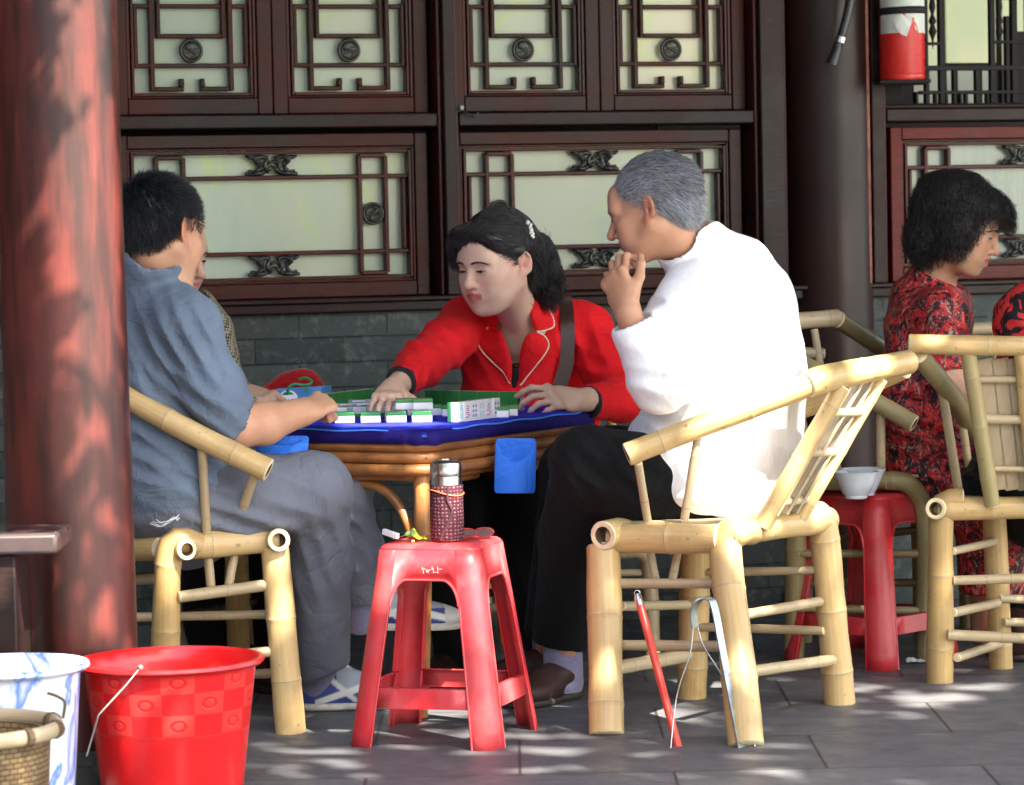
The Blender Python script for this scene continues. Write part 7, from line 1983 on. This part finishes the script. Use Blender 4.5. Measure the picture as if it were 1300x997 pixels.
lit = [l for l in lit if not (l[0][1] < 6.3 and l[0][0] < -.70 and l[0][1] > 6.1)] + colz
LC = scoord(np.array([l[0] for l in lit])); LR = np.array([l[1] for l in lit]) + .012
rs = np.random.RandomState(12)
cen = np.array((0.45, 6.7, .85)) + SUN * 5.3
NL = 19000
A_ = rs.uniform(-2.5, 2.5, NL); B_ = rs.uniform(-1.9, 1.9, NL); D_ = rs.uniform(-.6, .8, NL)
clump = sines(77, 3.2, 6)
pos = cen + sa * A_[:, None] + sb_ * B_[:, None] + SUN * D_[:, None]
keep = clump(pos) > -.80
sc_ = scoord(pos)
dd = np.min(np.linalg.norm(sc_[:, None] - LC[None], axis=2) - LR[None], axis=1)
keep &= dd > .012
pos = pos[keep]; dd = dd[keep]
# extra crown leaves added to keep the sun off the listed spots
dark = [(P(x, y, Y), r) for x, y, Y, r in ((190, 420, 6.9, .16), (200, 520, 6.85, .16), (250, 450, 6.82, .10), (330, 545, 6.9, .10), (210, 300, 6.9, .12), (690, 505, 7.45, .12), (620, 350, 7.6, .14), (670, 450, 7.75, .16), (400, 515, 7.0, .08), (500, 500, 7.3, .08), (350, 600, 6.9, .14), (830, 280, 6.95, .10), (790, 350, 6.87, .08), (830, 470, 6.85, .07), (1210, 300, 7.9, .2), (1180, 450, 7.9, .2), (560, 600, 6.9, .08))]
ex = []
for c_, r_ in dark:
    m_n = int(260 * (r_ / .1) ** 2 + 80); t_ = rs.uniform(0, 6.283, m_n); q_ = np.sqrt(rs.rand(m_n)) * (r_ + .05)
    base = c_ + SUN * 5.2
    ex.append(base + sa * (q_ * np.cos(t_))[:, None] + sb_ * (q_ * np.sin(t_))[:, None] + SUN * rs.uniform(-.5, .6, m_n)[:, None])
ex = np.concatenate(ex); sc_ = scoord(ex); d_e = np.min(np.linalg.norm(sc_[:, None] - LC[None], axis=2) - LR[None], axis=1)
ex = ex[d_e > .012]; pos = np.concatenate([pos, ex]); dd = np.concatenate([dd, d_e[d_e > .012]])
tree = thing('tree', 'broad leafed tree in the yard out of view whose leaves dapple the light', 'tree', (5.2, 1.2, 0))
n_ = len(pos); s_ = rs.uniform(.040, .070, n_); s_ = np.minimum(s_, .02 + dd * .8 + .01)
u = rs.normal(size=(n_, 3)); u[:, 2] *= .4; u /= np.linalg.norm(u, axis=1)[:, None]
w_ = SUN[None] + rs.normal(size=(n_, 3)) * .45; v = np.cross(w_, u); v /= np.linalg.norm(v, axis=1)[:, None]; u = np.cross(v, w_); u /= np.linalg.norm(u, axis=1)[:, None]
shape = [(-1, 0), (-.35, .5), (.35, .45), (1, 0), (.35, -.45), (-.35, -.5)]
V = np.stack([pos + u * (a * s_)[:, None] + v * (b * s_)[:, None] for a, b in shape], 1).reshape(-1, 3)
F = [tuple(i * 6 + k for k in range(6)) for i in range(n_)]
mbL = MB(); mbL.v = [tuple(x) for x in V]; mbL.f = F; mbL.uv = [[(0, 0)] * 6] * n_; mbL.mi = [0] * n_
M['leaf'] = (lambda t: t.set(t.ramp(t.noise(t.coord(), 2.5, 3, .6), [(.35, (.035, .085, .015)), (.65, (.085, .16, .03))]), .45, 0, .4))(NT('leaves'))
new_obj('crown', mbL, M['leaf'], tree, smooth=False)
# a low bough added above the view to throw slanting streaks on the column
CCc = scoord(np.array([l[0] for l in col_lit])); CRr = np.array([l[1] * (1.45 if l[0][2] > .80 else .95) for l in col_lit]) + .004
def shade_bough(base, ext, n0, seed, mask=True):
    r_ = np.random.RandomState(seed)
    p_ = np.array(base) + sa * r_.uniform(-ext[0], ext[0], n0)[:, None] + sb_ * r_.uniform(-ext[1], ext[1], n0)[:, None] + SUN * r_.uniform(-.15, .15, n0)[:, None]
    sc2 = scoord(p_); d2 = np.min(np.linalg.norm(sc2[:, None] - CCc[None], axis=2) - CRr[None], axis=1)
    kp = d2 > .006; p_ = p_[kp]; d2 = d2[kp]; n1 = len(p_); sz = np.minimum(r_.uniform(.022, .042, n1), .012 + d2 * .8)
    u = r_.normal(size=(n1, 3)); u /= np.linalg.norm(u, axis=1)[:, None]; w_ = SUN[None] + r_.normal(size=(n1, 3)) * .4; v = np.cross(w_, u); v /= np.linalg.norm(v, axis=1)[:, None]; u = np.cross(v, w_); u /= np.linalg.norm(u, axis=1)[:, None]
    V = np.stack([p_ + u * (a * sz)[:, None] + v * (b * sz)[:, None] for a, b in shape], 1).reshape(-1, 3)
    m = MB(); m.v = [tuple(x) for x in V]; m.f = [tuple(i * 6 + k for k in range(6)) for i in range(n1)]; m.uv = [[(0, 0)] * 6] * n1; m.mi = [0] * n1
    return m
bc = np.array((cb[0], YC - .12, .85)) + SUN * 2.5
new_obj('shade_bough', shade_bough(bc, (.34, .80), 3000, 31), M['leaf'], tree, smooth=False)
tk = MB(); tk.sweep(smooth_path([(3.9, 2.4, 5.8), (2.0, 3.6, 4.4), tuple(bc + SUN * .2)], 6), [.06 - .004 * i for i in range(13)], 8)
tk.sweep(smooth_path([(5.2, 1.2, 0), (5.1, 1.3, 2), (4.6, 1.8, 4), (3.9, 2.6, 5.6)], 5), [.24 - .009 * i for i in range(16)], 14)
for e in ((2.2, 4.0, 5.6), (3.4, 3.8, 5.6), (1.6, 3.6, 5.0), (4.0, 4.0, 5.4), (2.6, 4.6, 5.4)):
    tk.sweep(smooth_path([(4.6, 1.8, 4), (3.9, 2.4, 5.8), e], 5), [.11 - .008 * i for i in range(11)], 8)
new_obj('trunk', tk, mat_simple('bark', (.10, .075, .05), .85, .3, 12, .4), tree)
# unseen dark side wall and rear trees, added to cut low sky light
wg = thing('added_side_wall', 'unseen dark timber wall added left of the view to darken that side', 'building', (-3.4, 2, 0))
m_ = MB(); m_.box((-3.6, 2.5, 1.9), (.2, 6.0, 1.9)); new_obj('wall', m_, M['wood_dark'], wg, smooth=False)
m_ = MB(); v = [(-3.0, -3.6, 3.7), (-3.0, 8.6, 3.7), (-6.5, 8.6, 5.2), (-6.5, -3.6, 5.2)]; m_.add(v, [(0, 1, 2, 3)]); new_obj('roof', m_, mat_simple('added_wall_tiles', (.08, .075, .07), .8), wg, smooth=False)
for ti, (tx, ty, hh) in enumerate(((-5.5, -7, 6), (-1.5, -9, 7), (3.0, -10, 7.5), (8, -8, 6), (-9, -4, 6))):
    t_ = thing('tree', 'leafy tree added behind the viewer, out of the picture, to block low sky, %s' % ('second from the left', 'third from the left', 'fourth from the left', 'rightmost', 'leftmost')[ti], 'tree', (tx, ty, 0), 'trees added behind the viewer to block low sky')
    n_ = 2600; q_ = rs.normal(size=(n_, 3)); q_ /= np.linalg.norm(q_, axis=1)[:, None]; q_ *= (rs.rand(n_, 1) ** .35); pos = q_ * np.array((2.9, 2.4, hh * .42)) + np.array((tx, ty, hh * .55)); pos = pos[clump(pos * .5) > -.7]; n_ = len(pos)
    u = rs.normal(size=(n_, 3)); u /= np.linalg.norm(u, axis=1)[:, None]; w_ = rs.normal(size=(n_, 3)); v = np.cross(w_, u); v /= np.linalg.norm(v, axis=1)[:, None]; s_ = rs.uniform(.12, .24, n_)
    V = np.stack([pos + u * (a * s_)[:, None] + v * (b * s_)[:, None] for a, b in shape], 1).reshape(-1, 3)
    mbL = MB(); mbL.v = [tuple(x) for x in V]; mbL.f = [tuple(i * 6 + k for k in range(6)) for i in range(n_)]; mbL.uv = [[(0, 0)] * 6] * n_; mbL.mi = [0] * n_
    new_obj('crown', mbL, M['leaf'], t_, smooth=False)
    m_ = MB(); m_.sweep([(tx, ty, 0), (tx + .1, ty, hh * .4), (tx + .2, ty + .1, hh * .8)], [.2, .14, .06], 10); new_obj('trunk', m_, mat_simple('bark_%d' % ti, (.10, .075, .05), .85, .3, 12, .4), t_)
# ------------------------------------------------------------------ light
SUN = nrm((0.75, -1.0, 1.5))
world = bpy.data.worlds.new("World"); scene.world = world; world.use_nodes = True
nt = world.node_tree; nt.nodes.clear()
sky = nt.nodes.new('ShaderNodeTexSky'); sky.sky_type = 'NISHITA'; sky.sun_disc = False
sky.sun_elevation = math.asin(SUN[2]); sky.sun_rotation = math.atan2(SUN[0], SUN[1]); sky.air_density = 1.0; sky.dust_density = 2.0; sky.ozone_density = 1.0
bgn = nt.nodes.new('ShaderNodeBackground'); bgn.inputs[1].default_value = 0.15
ow = nt.nodes.new('ShaderNodeOutputWorld')
nt.links.new(sky.outputs[0], bgn.inputs[0]); nt.links.new(bgn.outputs[0], ow.inputs[0])
sl = bpy.data.lights.new('sun', 'SUN'); sl.energy = 4.6; sl.angle = R(0.53); sl.color = (1.0, .96, .91)
so = bpy.data.objects.new('sun', sl); COL.objects.link(so); so.location = (4, -4, 9)
so.rotation_euler = Vector(tuple(SUN)).to_track_quat('Z', 'Y').to_euler()
scene.view_settings.view_transform = 'Standard'; scene.view_settings.look = 'None'
scene.view_settings.exposure = 2.75; scene.view_settings.use_white_balance = True; scene.view_settings.white_balance_temperature = 7300; scene.view_settings.white_balance_tint = 8; scene.view_settings.gamma = 1.0; scene.view_settings.use_curve_mapping = False
scene.render.engine = 'CYCLES'
scene.cycles.max_bounces = 8; scene.cycles.use_denoising = True
bpy.context.view_layer.update()
